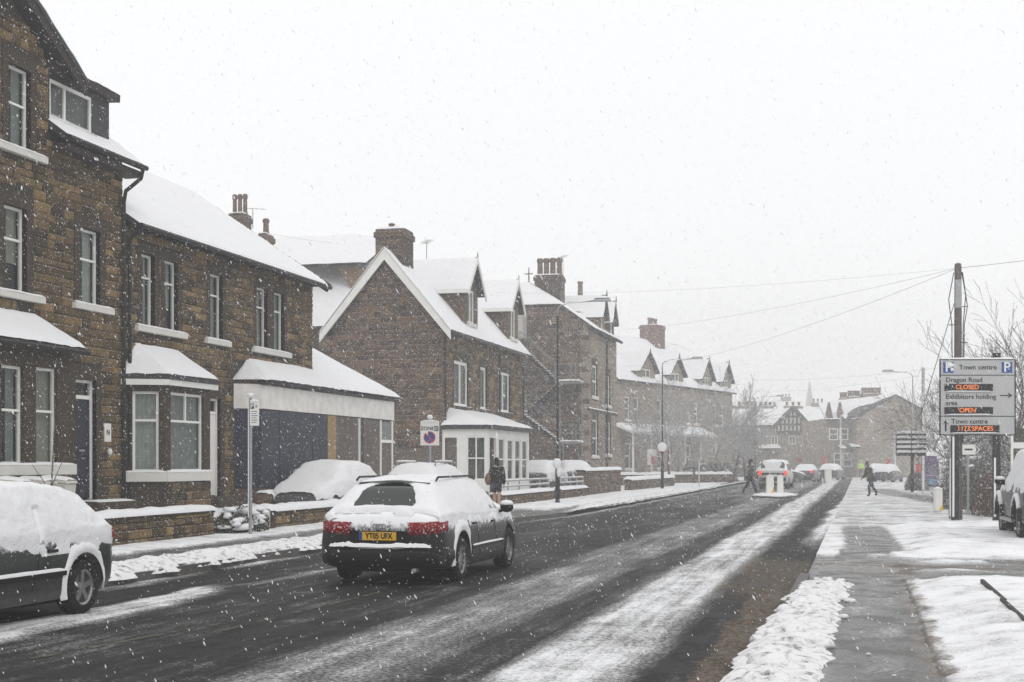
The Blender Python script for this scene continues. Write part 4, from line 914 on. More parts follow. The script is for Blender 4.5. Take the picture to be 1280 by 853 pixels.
for xm in (4.2, 7.6):
    hw, ez, zt = 1.0, 10.9, 12.2; d = MB(); wall_cells(d, xm - hw, xm + hw, 9.6, ez, [(xm - .4, xm + .4, 9.8, 10.8)], y=-.1, rev=.12); d.add([(xm - hw, -.1, ez), (xm + hw, -.1, ez), (xm, -.1, zt)], [(0, 1, 2)])
    for s in (-1, 1): d.add([(xm + s*hw, -.1, 9.6), (xm + s*hw, 1.9, 11.3), (xm + s*hw, -.1, ez)], [(0, 1, 2)])
    d.build('dormer', M['stone_b'], H4); window(H4, xm - .4, xm + .4, 9.8, 10.8, hb=(.5,), y=-.05, fr=.1, open_=0, curtain='curtain_d')
    for s in (-1, 1): roof_slab(H4, (xm + s*(hw+.2), -.4, ez - .15), (xm, -.4, zt + .1), (xm, 2.6, zt + .1), (xm + s*(hw+.2), 2.6, ez - .15), th=.1, snow=.10, nu=10, nv=8, seed=xm)
    MB().tube([(xm, -.42, zt), (xm, -.42, zt + .4)], [.05, .015], 5).build('finial', M['woodwork'], H4)
MB().tube([(2.2, 4.2, 12.9), (2.2, 4.2, 13.9)], [.05, .03], 5).tube([(2.2, 3.95, 13.5), (2.2, 4.45, 13.5)], .04, 4).build('finial', M['woodwork'], H4)
corner_pipe(H4, 6.0, -.1, .4, 9.5, r=.06); aerial(H4, (2.2, 2.0, 13.2), 1.3)
pp = wy(660, 418, 81.5); MB().box(-1.2, -.02, 15.9 - 12.1, 15.9 - 10.9, 9.2, 10.6).build('tank_box', M['pale'], H4)
# steel stair against the end wall
FE = thing('fire_stair', (0, 81.2, 0), 0, 'grey steel zigzag fire stair on the side of the tall house', 'stairs')
def fq(u, v): p = wy(u, v, 81.2); return p.x, p.z
def flight(ua, va, ub, vb_, n, yy):
    (xa, za_), (xb, zb_) = fq(ua, va), fq(ub, vb_)
    for i in range(n):
        t = (i + .5) / n; x, z = xa + (xb - xa) * t, za_ + (zb_ - za_) * t
        s = MB().box(x - .14, x + .14, yy - .4, yy + .4, z - .03, z).build('tread', M['dark'], FE); sn_ = MB(); snow_bar(sn_, (x, yy - .4, z), (x, yy + .4, z), .26, .08, i + ua); sn_.build('snow', M['snow'], s, smooth=True)
    for dy in (-.42, .42): MB().beam((xa, yy + dy, za_ - .08), (xb, yy + dy, zb_ - .08), .05, .2).build('stringer', M['dark'], FE); MB().tube([(xa, yy + dy, za_ + .95), (xb, yy + dy, zb_ + .95)], .022, 5).build('handrail', M['grey'], FE)
    for t in (0, .33, .66, 1): x, z = xa + (xb - xa) * t, za_ + (zb_ - za_) * t; MB().tube([(x, yy - .42, z - .05), (x, yy - .42, z + .95)], .022, 5).build('baluster', M['grey'], FE)
def landing(ua, ub, v, yy):
    (xa, z), (xb, _) = fq(ua, v), fq(ub, v); o = MB().box(xa, xb, yy - .55, yy + .5, z - .1, z).build('landing', M['grey'], FE); sn_ = MB(); snow_quad(sn_, (xa, yy - .55, z), (xb, yy - .55, z), (xb, yy + .5, z), (xa, yy + .5, z), .14, 12, 8, ua); sn_.build('snow', M['snow'], o, smooth=True)
    for zz in (.5, 1.05): MB().tube([(xa, yy - .53, z + zz), (xb, yy - .53, z + zz), (xb, yy + .5, z + zz)], .022, 5).build('handrail', M['grey'], FE)
    for x in (xa, (xa + xb) / 2 + .2, xb - .3, xb): MB().tube([(x, yy - .53, z), (x, yy - .53, z + 1.05)], .025, 5).build('baluster', M['grey'], FE)
    for x in (xa + .1, xb - .1): MB().tube([(x, yy + .4, 0), (x, yy + .4, z)], .05, 6).build('post', M['grey'], FE)
flight(652, 434, 696, 476, 13, 0); landing(696, 728, 478, 0); flight(698, 482, 660, 516, 10, -.02); flight(655, 516, 702, 551, 13, -.9); landing(702, 730, 553, -.45); landing(648, 662, 516, -.45)
# ================================================================== terrace further on
def far_house(name, label, cat, origin, rz, L, D, E, Rg, mat, wins=(), gables=(), chim=(), hip=0.0, snow=.14, stonesz=.3, group=None, porch=None):
    h = thing(name, origin, rz, label, cat, group)
    wl = MB(); wall_cells(wl, 0, L, -.2, E, list(wins), rev=.25)
    wl.add([(0,0,-.2),(0,D,-.2),(0,D,E),(0,D/2,Rg-.1),(0,0,E)] if not hip else [(0,0,-.2),(0,D,-.2),(0,D,E),(0,0,E)], [tuple(range(5 if not hip else 4))])
    wl.add([(L,0,-.2),(L,D,-.2),(L,D,E),(L,D/2,Rg-.1),(L,0,E)] if not hip else [(L,0,-.2),(L,D,-.2),(L,D,E),(L,0,E)], [tuple(range(5 if not hip else 4))])
    wl.quad((0,D,-.2),(L,D,-.2),(L,D,E),(0,D,E)); wl.quad((0,1,-.2),(L,1,-.2),(L,1,E),(0,1,E)); wl.build('wall', mat, h)
    if stonesz: lay_stones(h, mat, 0.02, L - .02, 0, E - .1, [(w_[0] - .2, w_[1] + .2, w_[2] - .2, w_[3] + .3) for w_ in wins], stonesz, stonesz * 2.2, limit=0, seed=int(L * 10))
    sl = (Rg - E) / (D / 2); k = .4
    roof_slab(h, (-.3, -k, E - k*sl), (L + .3, -k, E - k*sl), (L + .3 - hip, D/2, Rg), (-.3 + hip, D/2, Rg), th=.14, snow=snow, nu=40, nv=14, seed=L)
    roof_slab(h, (L + .3, D + k, E - k*sl), (-.3, D + k, E - k*sl), (-.3 + hip, D/2, Rg), (L + .3 - hip, D/2, Rg), th=.14, snow=snow, nu=30, nv=10, seed=L + 1)
    if hip:
        for x, s in ((-.3, 1), (L + .3, -1)): sb = MB(); snow_quad(sb, (x, -k, E), (x, D + k, E), (x + s*hip, D/2 + .05, Rg + .05), (x + s*hip, D/2 - .05, Rg + .05), .1, 12, 10, 3.); sb.build('roof_hip', M['snow'], h, smooth=True)
    for j, w_ in enumerate(wins): window(h, *w_, hb=(.5,), fr=.12, y=.08, open_=0, curtain='curtain_d', seed=j); sill(h, w_[0] - .15, w_[1] + .15, w_[2], snow=.1)
    for xm, hw, ez, zt, win_ in gables:
        d = MB(); hole = (xm - hw * .5, xm + hw * .5, ez - 1.3, ez) ; wall_cells(d, xm - hw, xm + hw, E - .3, ez, [hole] if win_ else [], y=-.06, rev=.12); d.add([(xm - hw, -.06, ez), (xm + hw, -.06, ez), (xm, -.06, zt)], [(0, 1, 2)])
        for s in (-1, 1): d.add([(xm + s*hw, -.06, E - .3), (xm + s*hw, (ez - E) / sl, ez), (xm + s*hw, -.06, ez)], [(0, 1, 2)])
        d.build('dormer', mat, h)
        if win_: window(h, *hole, vb=(.5,), hb=(), y=0.0, fr=.13, open_=0, curtain='curtain_d')
        back = min(D/2, (zt - E) / sl + .2)
        for s in (-1, 1): roof_slab(h, (xm + s*(hw+.25), -.4, ez - .25), (xm, -.4, zt + .1), (xm, back, zt + .1), (xm + s*(hw+.25), back, ez - .25), th=.12, snow=snow * .8, nu=10, nv=8, seed=xm)
        MB().tube([(xm, -.42, zt), (xm, -.42, zt + .3)], [.05, .02], 5).build('finial', M['woodwork'], h)
    for (x0, x1, y0, y1, z1, npx, npy, cm) in chim: chimney(h, x0, x1, y0, y1, E, z1, npx, npy, cm, .7, .17)
    if porch:
        x0, x1, z, dp = porch; roof_slab(h, (x0, -dp, z), (x1, -dp, z), (x1, 0, z + .7), (x0, 0, z + .7), th=.18, mat='white', snow=.12, nu=40, nv=6, seed=2.)
        for x in [x0 + .2 + (x1 - x0 - .4) * i / 5 for i in range(6)]: MB().box(x - .06, x + .06, -dp + .1, -dp + .22, .1, z - .1).build('post', M['white'], h)
    return h
# angle of the terrace: its front turns towards the road
p0 = wd(770, 590, 108); t0 = math.radians(45.0)           # heading of its front, from +y towards +x
rz5 = PI/2 - (t0 - YAW) + 0.0
rz5 = PI/2 - math.radians(16)
W5 = []
for k in range(4):
    x = 1.6 + 6.2 * k
    W5 += [(x, x + .95, 5.0, 6.9), (x + 1.7, x + 2.65, 5.0, 6.9), (x, x + 1.1, 1.1, 3.2)]
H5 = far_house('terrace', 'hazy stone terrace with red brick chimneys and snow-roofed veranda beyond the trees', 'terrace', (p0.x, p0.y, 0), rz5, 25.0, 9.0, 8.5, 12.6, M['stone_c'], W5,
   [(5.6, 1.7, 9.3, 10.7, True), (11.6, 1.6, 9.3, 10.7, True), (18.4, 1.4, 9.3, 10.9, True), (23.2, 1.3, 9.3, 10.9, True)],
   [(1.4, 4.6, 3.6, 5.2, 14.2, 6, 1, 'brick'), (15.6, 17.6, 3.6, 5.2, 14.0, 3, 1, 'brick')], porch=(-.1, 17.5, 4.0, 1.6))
MB().lathe([(.35, 0), (.25, .3), (.2, 2.1), (.27, 2.2), (.2, 2.3)], (2.4, 4.4, 14.1), 8).build('tall_pot', M['pot'], H5)
# far end of the street
pT = wd(905, 590, 178)
def pz(v, zc): return EYE + (HV - v) / F * zc
TU = thing('half_timbered_building', (pT.x, pT.y, 0), 0, 'far building with black-and-white timbered gable at the end of street', 'building')
def bxz(u0, u1, v0, v1, zc): a, b = wd(u0, v1, zc), wd(u1, v0, zc); return a, b
zc = 178; rzT = YAW; TU.rotation_euler.z = rzT; m_ = zc / F
X = lambda u: (u - 905) * m_
Zp = lambda v: EYE + (HV - v) * m_
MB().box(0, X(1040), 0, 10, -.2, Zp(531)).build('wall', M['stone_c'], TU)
roof_slab(TU, (-.5, -.4, Zp(532)), (X(1041), -.4, Zp(532)), (X(1030), 5, Zp(508)), (1.0, 5, Zp(508)), snow=.16, nu=30, nv=8, seed=4.)
gx0, gx1, gm = X(968), X(1010), X(990)
g_ = MB().add([(gx0, -.5, Zp(540)), (gx1, -.5, Zp(540)), (gx1, -.5, Zp(531)), (gm, -.5, Zp(511)), (gx0, -.5, Zp(531))], [(0,1,2,3,4)]); g_.build('gable', M['pale'], TU)
for u in range(970, 1010, 5): 
    top = 531 - 20 * (1 - abs(u - 990) / 21); MB().box(X(u) - .1, X(u) + .1, -.58, -.5, Zp(540), Zp(min(top + 1, 538))).build('timber', M['woodwork'], TU)
for v in (540, 531, 521): MB().box(X(990 - (19 if v > 525 else 9)), X(990 + (19 if v > 525 else 9)), -.60, -.5, Zp(v) - .12, Zp(v) + .12).build('timber', M['woodwork'], TU)
for s, ux in ((-1, 966), (1, 1012)):
    MB().beam((X(ux), -.7, Zp(534)), (gm, -.7, Zp(509.5)), .12, .5).build('bargeboard', M['woodwork'], TU)
    roof_slab(TU, (X(ux), -.75, Zp(534)), (gm, -.75, Zp(509)), (gm, 6, Zp(509)), (X(ux), 6, Zp(534)), snow=.14, nu=8, nv=8, seed=3.)
for u in (925, 945, 968, 990, 1014): 
    for v0, v1 in ((545, 556),): window(TU, X(u) - .45, X(u) + .45, Zp(v1), Zp(v0), vb=(.5,), hb=(), y=-.08, fr=.10, open_=0, curtain='curtain_d')
for u0, u1 in ((946, 974), (1000, 1022)): roof_slab(TU, (X(u0), -1.6, Zp(561)), (X(u1), -1.6, Zp(561)), (X(u1), 0, Zp(557)), (X(u0), 0, Zp(557)), snow=.15, nu=10, nv=4)
for u, w_ in ((932, 1.6), (1001, 1.2), (966, .9)): chimney(TU, X(u) - w_, X(u) + w_, 4.4, 5.6, Zp(520), Zp(506), 3, 1, 'stone_c', .6, .2)
MB().add([(X(925), -.3, Zp(532)), (X(945), -.3, Zp(532)), (X(939), -.3, Zp(515))], [(0, 1, 2)]).build('small_gable', M['stone_c'], TU)
# gable-ended building closing the view on the right
zc = 150; p = wd(1035, 590, zc); m2 = zc / F; X = lambda u: (u - 1035) * m2; Zp = lambda v: EYE + (HV - v) * m2
GB = thing('gable_building', (p.x, p.y, 0), YAW, 'large plain stone gable-end building with rows of chimneys at street end', 'building')
xa, xb, xm = X(1071), X(1152), X(1119); E_, R_ = Zp(523), Zp(495)
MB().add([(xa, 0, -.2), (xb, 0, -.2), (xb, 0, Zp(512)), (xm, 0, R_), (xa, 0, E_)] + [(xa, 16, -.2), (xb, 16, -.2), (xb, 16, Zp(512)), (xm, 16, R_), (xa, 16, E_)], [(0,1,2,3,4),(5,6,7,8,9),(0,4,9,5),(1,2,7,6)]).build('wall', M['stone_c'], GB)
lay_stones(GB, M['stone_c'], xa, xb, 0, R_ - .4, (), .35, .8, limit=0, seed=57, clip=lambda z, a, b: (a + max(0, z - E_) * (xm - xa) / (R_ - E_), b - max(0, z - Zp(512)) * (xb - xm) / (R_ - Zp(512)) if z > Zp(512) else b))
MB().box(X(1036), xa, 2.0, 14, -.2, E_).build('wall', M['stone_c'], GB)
roof_slab(GB, (X(1056), -.3, Zp(524)), (xa - .3, -.3, Zp(524)), (xm, -.3, R_ + .15), (X(1052), 8, Zp(500)), snow=.15, nu=20, nv=10, seed=5.)
roof_slab(GB, (xb + .3, -.3, Zp(513)), (xm, -.3, R_ + .15), (xm, 16, R_ + .15), (xb + .3, 16, Zp(513)), snow=.15, nu=10, nv=8, seed=6.)
for u in (1041, 1055):
    MB().prism([(X(u - 5), 1.4, Zp(526)), (X(u + 5), 1.4, Zp(526)), (X(u), 1.4, Zp(502))], (0, 1, 0)).build('gable', M['stone_b'], GB)
roof_slab(GB, (X(1036), 1.2, Zp(524)), (X(1056), 1.2, Zp(524)), (X(1056), 6, Zp(502)), (X(1038), 6, Zp(502)), snow=.15, nu=10, nv=6, seed=8.)
for u0, u1, vt, n_ in ((1068, 1077, 495, 3), (1078, 1094, 493, 5), (1096, 1121, 489, 8)): chimney(GB, X(u0), X(u1), 6, 7.2, Zp(520), Zp(vt), n_, 1, 'stone_c', .75, .17)
for u0, u1, v in ((1048, 1056, 561), (1061, 1073, 559)): roof_slab(GB, (X(u0), -1.2, Zp(v)), (X(u1), -1.2, Zp(v)), (X(u1) + .3, 1.5, Zp(v - 4)), (X(u0) + .3, 1.5, Zp(v - 4)), snow=.12, nu=8, nv=4)
MB().box(xa + 1, xb - 3, -.12, -.03, Zp(563), Zp(561.5)).build('pipe', M['grey'], GB)
for u, v0, v1 in ((1047, 535, 550), (1060, 535, 550), (1053, 566, 584), (1065, 566, 584)): window(GB, X(u) - .5, X(u) + .5, Zp(v1), Zp(v0), hb=(.5,), y=1.9, fr=.12, open_=0, curtain='curtain_d')
# church spire on the skyline, other far roofs
pS = wd(1012, 575, 430); SP = thing('church_spire', (pS.x, pS.y, 0), .3, 'faint pointed church spire rising over the far roofs', 'church')
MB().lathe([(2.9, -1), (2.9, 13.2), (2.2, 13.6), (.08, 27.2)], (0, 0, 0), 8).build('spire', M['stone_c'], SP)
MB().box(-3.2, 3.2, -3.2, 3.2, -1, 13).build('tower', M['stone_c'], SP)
for i, (u0, u1, vt, vr, zc) in enumerate(((925, 962, 520, 505, 230), (1015, 1042, 520, 507, 220), (975, 1000, 512, 500, 300))):
    p = wd(u0, 590, zc); mm = zc / F
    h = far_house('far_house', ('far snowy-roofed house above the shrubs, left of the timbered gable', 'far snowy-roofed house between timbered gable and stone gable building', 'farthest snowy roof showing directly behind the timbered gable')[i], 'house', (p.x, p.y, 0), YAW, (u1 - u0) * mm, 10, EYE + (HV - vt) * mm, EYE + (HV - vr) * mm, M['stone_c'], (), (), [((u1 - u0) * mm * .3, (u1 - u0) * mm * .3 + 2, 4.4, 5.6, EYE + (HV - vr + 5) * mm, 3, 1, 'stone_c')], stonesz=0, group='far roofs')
# ------------------------------------------------------------------ vehicles (local x forward, y left, z up), lofted from stations
TK = [0, .16, .42, .64, .88, 1.0]
def cr(p0, p1, p2, p3, t):
    return .5 * ((2*p1) + (-p0 + p2)*t + (2*p0 - 5*p1 + 4*p2 - p3)*t*t + (-p0 + 3*p1 - 3*p2 + p3)*t**3)
class Car:
    def __init__(s, st): s.st = st; s.x0, s.x1 = st[0][0], st[-1][0]
    def sec(s, x):
        st = s.st; k = 0
        while k < len(st) - 2 and x > st[k+1][0]: k += 1
        a, b = st[k], st[k+1]; t = (x - a[0]) / (b[0] - a[0]); t = clamp(t)
        p, q = st[max(k-1, 0)], st[min(k+2, len(st)-1)]
        # monotone-ish: blend of linear and Catmull-Rom keeps the panels taut
        return [.45 * (a[i] + (b[i] - a[i]) * t) + .55 * cr(p[i], a[i], b[i], q[i], t) for i in range(1, 10)]
    def P(s, x, T):
        """T in [-1,1]: 0 = roof centre, +-1 = underside centre (left positive)"""
        zb, wl, wm, zm, wb, zbt, wr, ze, zt = s.sec(x)
        pts = [(0, zb), (wl, zb), (wm, zm), (wb, zbt), (wr, ze), (0, zt)]
        t = 1 - abs(T); k = 0
        while k < 4 and t > TK[k+1]: k += 1
        f = (t - TK[k]) / (TK[k+1] - TK[k])
        a, b = pts[k], pts[k+1]; p = pts[k-1] if k else (-pts[1][0], pts[1][1]); q = pts[k+2] if k < 4 else (-pts[4][0], pts[4][1])
        soft = .35 if k in (1, 2, 3) else .8 if k == 4 else .3
        y = (1-soft) * (a[0] + (b[0]-a[0])*f) + soft * cr(p[0], a[0], b[0], q[0], f); z = (1-soft) * (a[1] + (b[1]-a[1])*f) + soft * cr(p[1], a[1], b[1], q[1], f)
        return Vector((x, y if T >= 0 else -y, z))
    def N(s, x, T):
        e = .012; dx = s.P(min(x+e, s.x1), T) - s.P(max(x-e, s.x0), T); dT = s.P(x, min(T+e, 1)) - s.P(x, max(T-e, -1))
        n = dT.cross(dx) * -1
        if n.length < 1e-9: return Vector((0, 0, 1))
        n.normalize(); c = s.P(x, T) - Vector((x, 0, .6))
        return n if n.dot(c) > 0 else -n
    def patch(s, mb, xs, Ts, off=.004, shape=None):
        nx, nT = len(xs) - 1, len(Ts) - 1
        mb.grid(lambda i, j: s.P(xs[i], Ts[j]) + s.N(xs[i], Ts[j]) * off, nx, nT, keep=(lambda i, j: shape((xs[i]+xs[i+1])/2, (Ts[j]+Ts[j+1])/2)) if shape else None)
def lin(a, b, n): return [a + (b - a) * i / n for i in range(n + 1)]
WHEEL = {}
def wheel_parts(parent, x, y, r, wdt, side, spokes, seed=0):
    w_ = bpy.data.objects.new('wheel', None); COL.objects.link(w_); w_.parent = parent; w_.location = (x, y, r); w_.empty_display_size = .1
    key = (r, wdt, spokes)
    if key not in WHEEL:
        ty = MB().lathe([(r*.64, -wdt/2), (r*.93, -wdt/2), (r*.985, -wdt*.36), (r, -wdt*.2), (r, wdt*.2), (r*.985, wdt*.36), (r*.93, wdt/2), (r*.64, wdt/2)], n=28, axis='y', caps=False).mesh('tyre', M['rubber'], True)
        rm = MB().lathe([(r*.66, -wdt*.5), (r*.66, -wdt*.44), (r*.58, -wdt*.36), (r*.57, wdt*.2)], n=28, axis='y', caps=False)
        rm.lathe([(.001, -wdt*.40), (r*.14, -wdt*.40), (r*.16, -wdt*.33), (r*.16, wdt*.1)], n=12, axis='y', caps=False)
        for k in range(spokes):
            a = 2*PI*k/spokes; d = Vector((math.cos(a), 0, math.sin(a))); t = Vector((-math.sin(a), 0, math.cos(a)))
            rm.obox(d * r * .37 + Vector((0, -wdt*.32, 0)), d * r * .24, t * r * (.42 / spokes + .02), Vector((0, wdt*.06, 0)))
        rm.lathe([(r*.57, wdt*.05), (.001, wdt*.05)], n=20, axis='y')
        WHEEL[key] = (ty, rm.mesh('rim', M['alloy'], False))
    ty, rm = WHEEL[key]
    link('tyre', ty, w_); link('rim', rm, w_)
    w_.rotation_euler = (0, seed, 0) if side < 0 else (0, seed, PI)
    return w_
def bool_cut(me, cutters):
    o = bpy.data.objects.new('tmp', me); COL.objects.link(o); cs = []
    for c in cutters:
        k = bpy.data.objects.new('cut', c); COL.objects.link(k); cs.append(k); m = o.modifiers.new('b', 'BOOLEAN'); m.operation = 'DIFFERENCE'; m.object = k; m.solver = 'EXACT'
    dg = bpy.context.evaluated_depsgraph_get(); me2 = bpy.data.meshes.new_from_object(o.evaluated_get(dg))
    for k in cs: bpy.data.objects.remove(k)
    bpy.data.objects.remove(o); return me2
def car(name, label, loc, rz, st, paint, wheels, r=.31, wdt=.2, spokes=5, trackw=None, group=None, detail=True, snow=(.05, .62, .0), rear=None, sides=(), screen=None, nx=46, snowmask=None, snowth=None, cat='car'):
    c = Car(st); th = thing(name, loc, rz, label, cat, group)
    Ts = [-1 + 2 * i / 48 for i in range(49)]; xs = lin(c.x0, c.x1, nx)
    mb = MB(); mb.grid(lambda i, j: c.P(xs[i], Ts[j]), nx, 48)
    for i, flip in ((0, False), (nx, True)):                                  # close the ends
        ring = [c.P(xs[i], Ts[j]) for j in range(49)]; ctr = Vector((xs[i] + (.02 if flip else -.02), 0, (ring[24].z + ring[0].z) / 2)); n = len(mb.v); mb.v += [tuple(p) for p in ring] + [tuple(ctr)]
        mb.f += [(n + j, n + j + 1, n + 49) for j in range(48)]
    me = mb.mesh('body', paint, True); bm = bmesh.new(); bm.from_mesh(me); bmesh.ops.remove_doubles(bm, verts=bm.verts[:], dist=.0006); bmesh.ops.recalc_face_normals(bm, faces=bm.faces[:]); bm.to_mesh(me); bm.free()
    hw = trackw or max(a[3] for a in st)
    if detail:
        cut = []
        for wx_ in wheels:
            for s in (-1, 1):
                k = MB().lathe([(r*1.17, -.16), (r*1.17, .3)], (wx_, s * (hw - .14) if s > 0 else s * (hw - .14) - .14, r*1.02), 28, 'y'); cut.append(k.build('k', M['black']).data)
        for o in [o for o in COL.objects if o.name.startswith('k') and o.data in cut]: bpy.data.objects.remove(o)
        me = bool_cut(me, cut); me.polygons.foreach_set('use_smooth', [True] * len(me.polygons))
        if not len(me.materials): me.materials.append(paint)
    body = link('body', me, th)
    MB().box(wheels[0] - .5, wheels[-1] + .5, -hw + .22, hw - .22, r * .5, r * 2.2).build('underbody', M['black'], th)
    for i, wx_ in enumerate(wheels):
        for s in (-1, 1): wheel_parts(th, wx_, s * (hw - wdt / 2 - .01), r, wdt, s, spokes, i * .7 + s)
    def glz(nm, xs_, Ts_, shape=None, off=.005, mat='glass_car'):
        m2 = MB(); c.patch(m2, xs_, Ts_, off, shape); return m2.build(nm, M[mat], th, smooth=True, recalc=False)
    if rear: glz('rear_window', lin(rear[0], rear[1], 14), lin(-rear[2], rear[2], 24), rear[3] if len(rear) > 3 else None)
    if screen: glz('windscreen', lin(screen[0], screen[1], 14), lin(-screen[2], screen[2], 20))
    for a, b, t0, t1 in sides:
        for s in (-1, 1): glz('side_window', lin(a, b, 12), [s * v for v in lin(t0, t1, 6)])
    if snow:
        thick, tlim, _ = snow; NXS, NTS = (150, 110) if detail else (60, 48); m2 = MB(); xs2 = lin(c.x0 + .01, c.x1 - .01, NXS); T2 = lin(-tlim, tlim, NTS); H = {}
        def hgt(i, j):
            x, T = xs2[i], T2[j]; p = c.P(x, T); n = c.N(x, T)
            h = thick * (0.45 + .55 * max(0, n.z)) * (1 + .35 * nz(p.x * 2.2, p.y * 2.2, p.z * 2 + loc[1]) + .3 * nz(p.x * 7, p.y * 7, p.z * 7) + .15 * nz(p.x * 19, p.y * 19, p.z * 19))
            edge = (tlim - abs(T)) / .16 + .8 * nz(p.x * 3.5, p.z * 5, loc[1] + T) + .22 * nz(p.x * 10, p.z * 10, T * 3)
            h *= clamp(edge)
            if snowmask: h *= clamp(snowmask(x, T, p))
            return h
        for i in range(NXS + 1):
            for j in range(NTS + 1): H[i, j] = hgt(i, j)
        m2.grid(lambda i, j: c.P(xs2[i], T2[j]) + (c.N(xs2[i], T2[j]) * .65 + Vector((0, 0, .35))) * H[i, j] - c.N(xs2[i], T2[j]) * (.004 if H[i, j] < .003 else 0), NXS, NTS, keep=lambda i, j: max(H[i, j], H[i+1, j], H[i, j+1], H[i+1, j+1]) > .004)
        m2.build('snow', M['snow'], th, smooth=True, recalc=False)
    th_c = c; return th, c
def at_side(c, x, T, off=0.0): return c.P(x, T) + c.N(x, T) * off
# -------------------------------------------------- stations: x, zb, w_low, w_mid, z_mid, w_belt, z_belt, w_roof, z_edge, z_top
HATCH = [(-2.0,.36,.55,.60,.55,.60,.72,.42,.80,.82),(-1.95,.30,.70,.76,.55,.74,.86,.52,.92,.94),(-1.78,.24,.76,.82,.55,.79,.93,.56,1.08,1.12),(-1.45,.21,.78,.84,.55,.81,.93,.58,1.26,1.30),(-1.0,.2,.79,.845,.55,.81,.92,.59,1.33,1.37),
         (-.4,.2,.79,.845,.55,.81,.9,.60,1.36,1.405),(.25,.2,.79,.845,.55,.80,.89,.58,1.34,1.385),(.7,.2,.79,.84,.55,.79,.88,.62,1.13,1.17),(1.05,.2,.78,.83,.53,.77,.86,.66,.91,.94),(1.5,.21,.76,.81,.5,.74,.78,.62,.82,.85),(1.88,.26,.7,.74,.48,.66,.66,.5,.70,.72),(2.0,.34,.55,.58,.45,.5,.56,.4,.58,.6)]
ESTATE = [(-2.27,.40,.70,.74,.60,.68,.84,.5,.90,.915),(-2.24,.32,.80,.84,.58,.78,.90,.56,.955,.97),(-2.14,.26,.83,.87,.58,.82,.935,.58,1.02,1.05),(-1.86,.22,.84,.885,.58,.84,.95,.56,1.24,1.29),(-1.62,.2,.84,.885,.58,.84,.95,.56,1.32,1.375),(-1.2,.2,.845,.885,.58,.84,.94,.575,1.36,1.415),
          (-.4,.2,.845,.885,.58,.84,.92,.59,1.38,1.43),(.3,.2,.845,.885,.58,.83,.91,.57,1.34,1.39),(.75,.2,.845,.885,.58,.82,.91,.60,1.17,1.21),(1.2,.2,.84,.88,.56,.81,.90,.66,.935,.965),(1.7,.21,.82,.86,.54,.78,.82,.64,.86,.885),(2.1,.24,.75,.79,.5,.70,.70,.54,.74,.755),(2.27,.34,.58,.62,.46,.54,.58,.4,.6,.62)]
SUV = [(-2.25,.5,.72,.78,.75,.74,1.02,.62,1.1,1.12),(-2.2,.42,.82,.88,.75,.84,1.10,.66,1.2,1.22),(-2.05,.36,.84,.9,.75,.87,1.12,.67,1.6,1.66),(-1.7,.34,.85,.9,.75,.87,1.12,.68,1.68,1.74),(-.5,.34,.85,.9,.75,.87,1.1,.69,1.71,1.77),(.25,.34,.85,.9,.75,.86,1.09,.67,1.68,1.74),(.7,.34,.85,.9,.75,.86,1.08,.70,1.34,1.38),(.95,.34,.85,.9,.74,.85,1.07,.74,1.12,1.15),(1.6,.36,.84,.88,.72,.82,1.0,.7,1.04,1.07),(2.05,.42,.78,.82,.68,.76,.9,.62,.95,.97),(2.2,.5,.66,.7,.65,.62,.8,.5,.82,.84)]
P_hatch = paint_mat('dark_green_grey_paint', (.022, .025, .025), .62, .98); P_black = paint_mat('black_paint_snowy', (.009, .009, .011), .52, 1.02)
P_white = paint_mat('white_car_paint', (.5, .5, .49), .9, 1.4); P_grey = paint_mat('grey_car_paint', (.07, .075, .08), .7, 1.15); P_suv = paint_mat('silver_green_paint', (.045, .05, .05), .95, 1.5); P_far = paint_mat('dark_far_paint', (.05, .05, .055), .7, 1.3)
def mirror(parent, c, x, T, s, mat='black'):
    p = c.P(x, s * T); mb = MB().blob((p.x, p.y + s * .13, p.z + .07), .07, .11, .085, seed=2., amp=.08); mb.beam((p.x, p.y, p.z), (p.x, p.y + s * .1, p.z + .03), .05, .04); o = mb.build('mirror', M[mat], parent, smooth=True)
    sb = MB().blob((p.x, p.y + s * .13, p.z + .12), .075, .115, .06, seed=3., amp=.15, flat=.5); sb.build('snow', M['snow'], o, smooth=True)
def handle(parent, c, x, T, s):
    p, n = c.P(x, s * T), c.N(x, s * T); MB().obox(p + n * .018, (.085, 0, 0), n * .016, n.cross(Vector((1, 0, 0))) * .016).build('door_handle', M['black'], parent, bevel=.005)
def arch_snow(parent, x, y, r, s, a0, a1, zc, thick, seed):
    mb = MB(); q = random.Random(seed); n = 26; rw = lambda i: thick * (.55 + .9 * math.sin(PI * i / n)) * (1 + .5 * nz(i * .45, seed, 2.) + .3 * nz(i * 1.3, seed, 4.))
    def fn(i, j):
        a = a0 + (a1 - a0) * i / n; rr = r + rw(i) * j / 4; bulge = .03 * math.sin(PI * j / 4) * math.sin(PI * i / n) + .006
        return (x + rr * math.cos(a), y - s * .05 * (j / 4) ** 2 + s * bulge, zc + rr * math.sin(a))
    mb.grid(fn, n, 4); return mb.build('snow', M['snow'], parent, smooth=True)
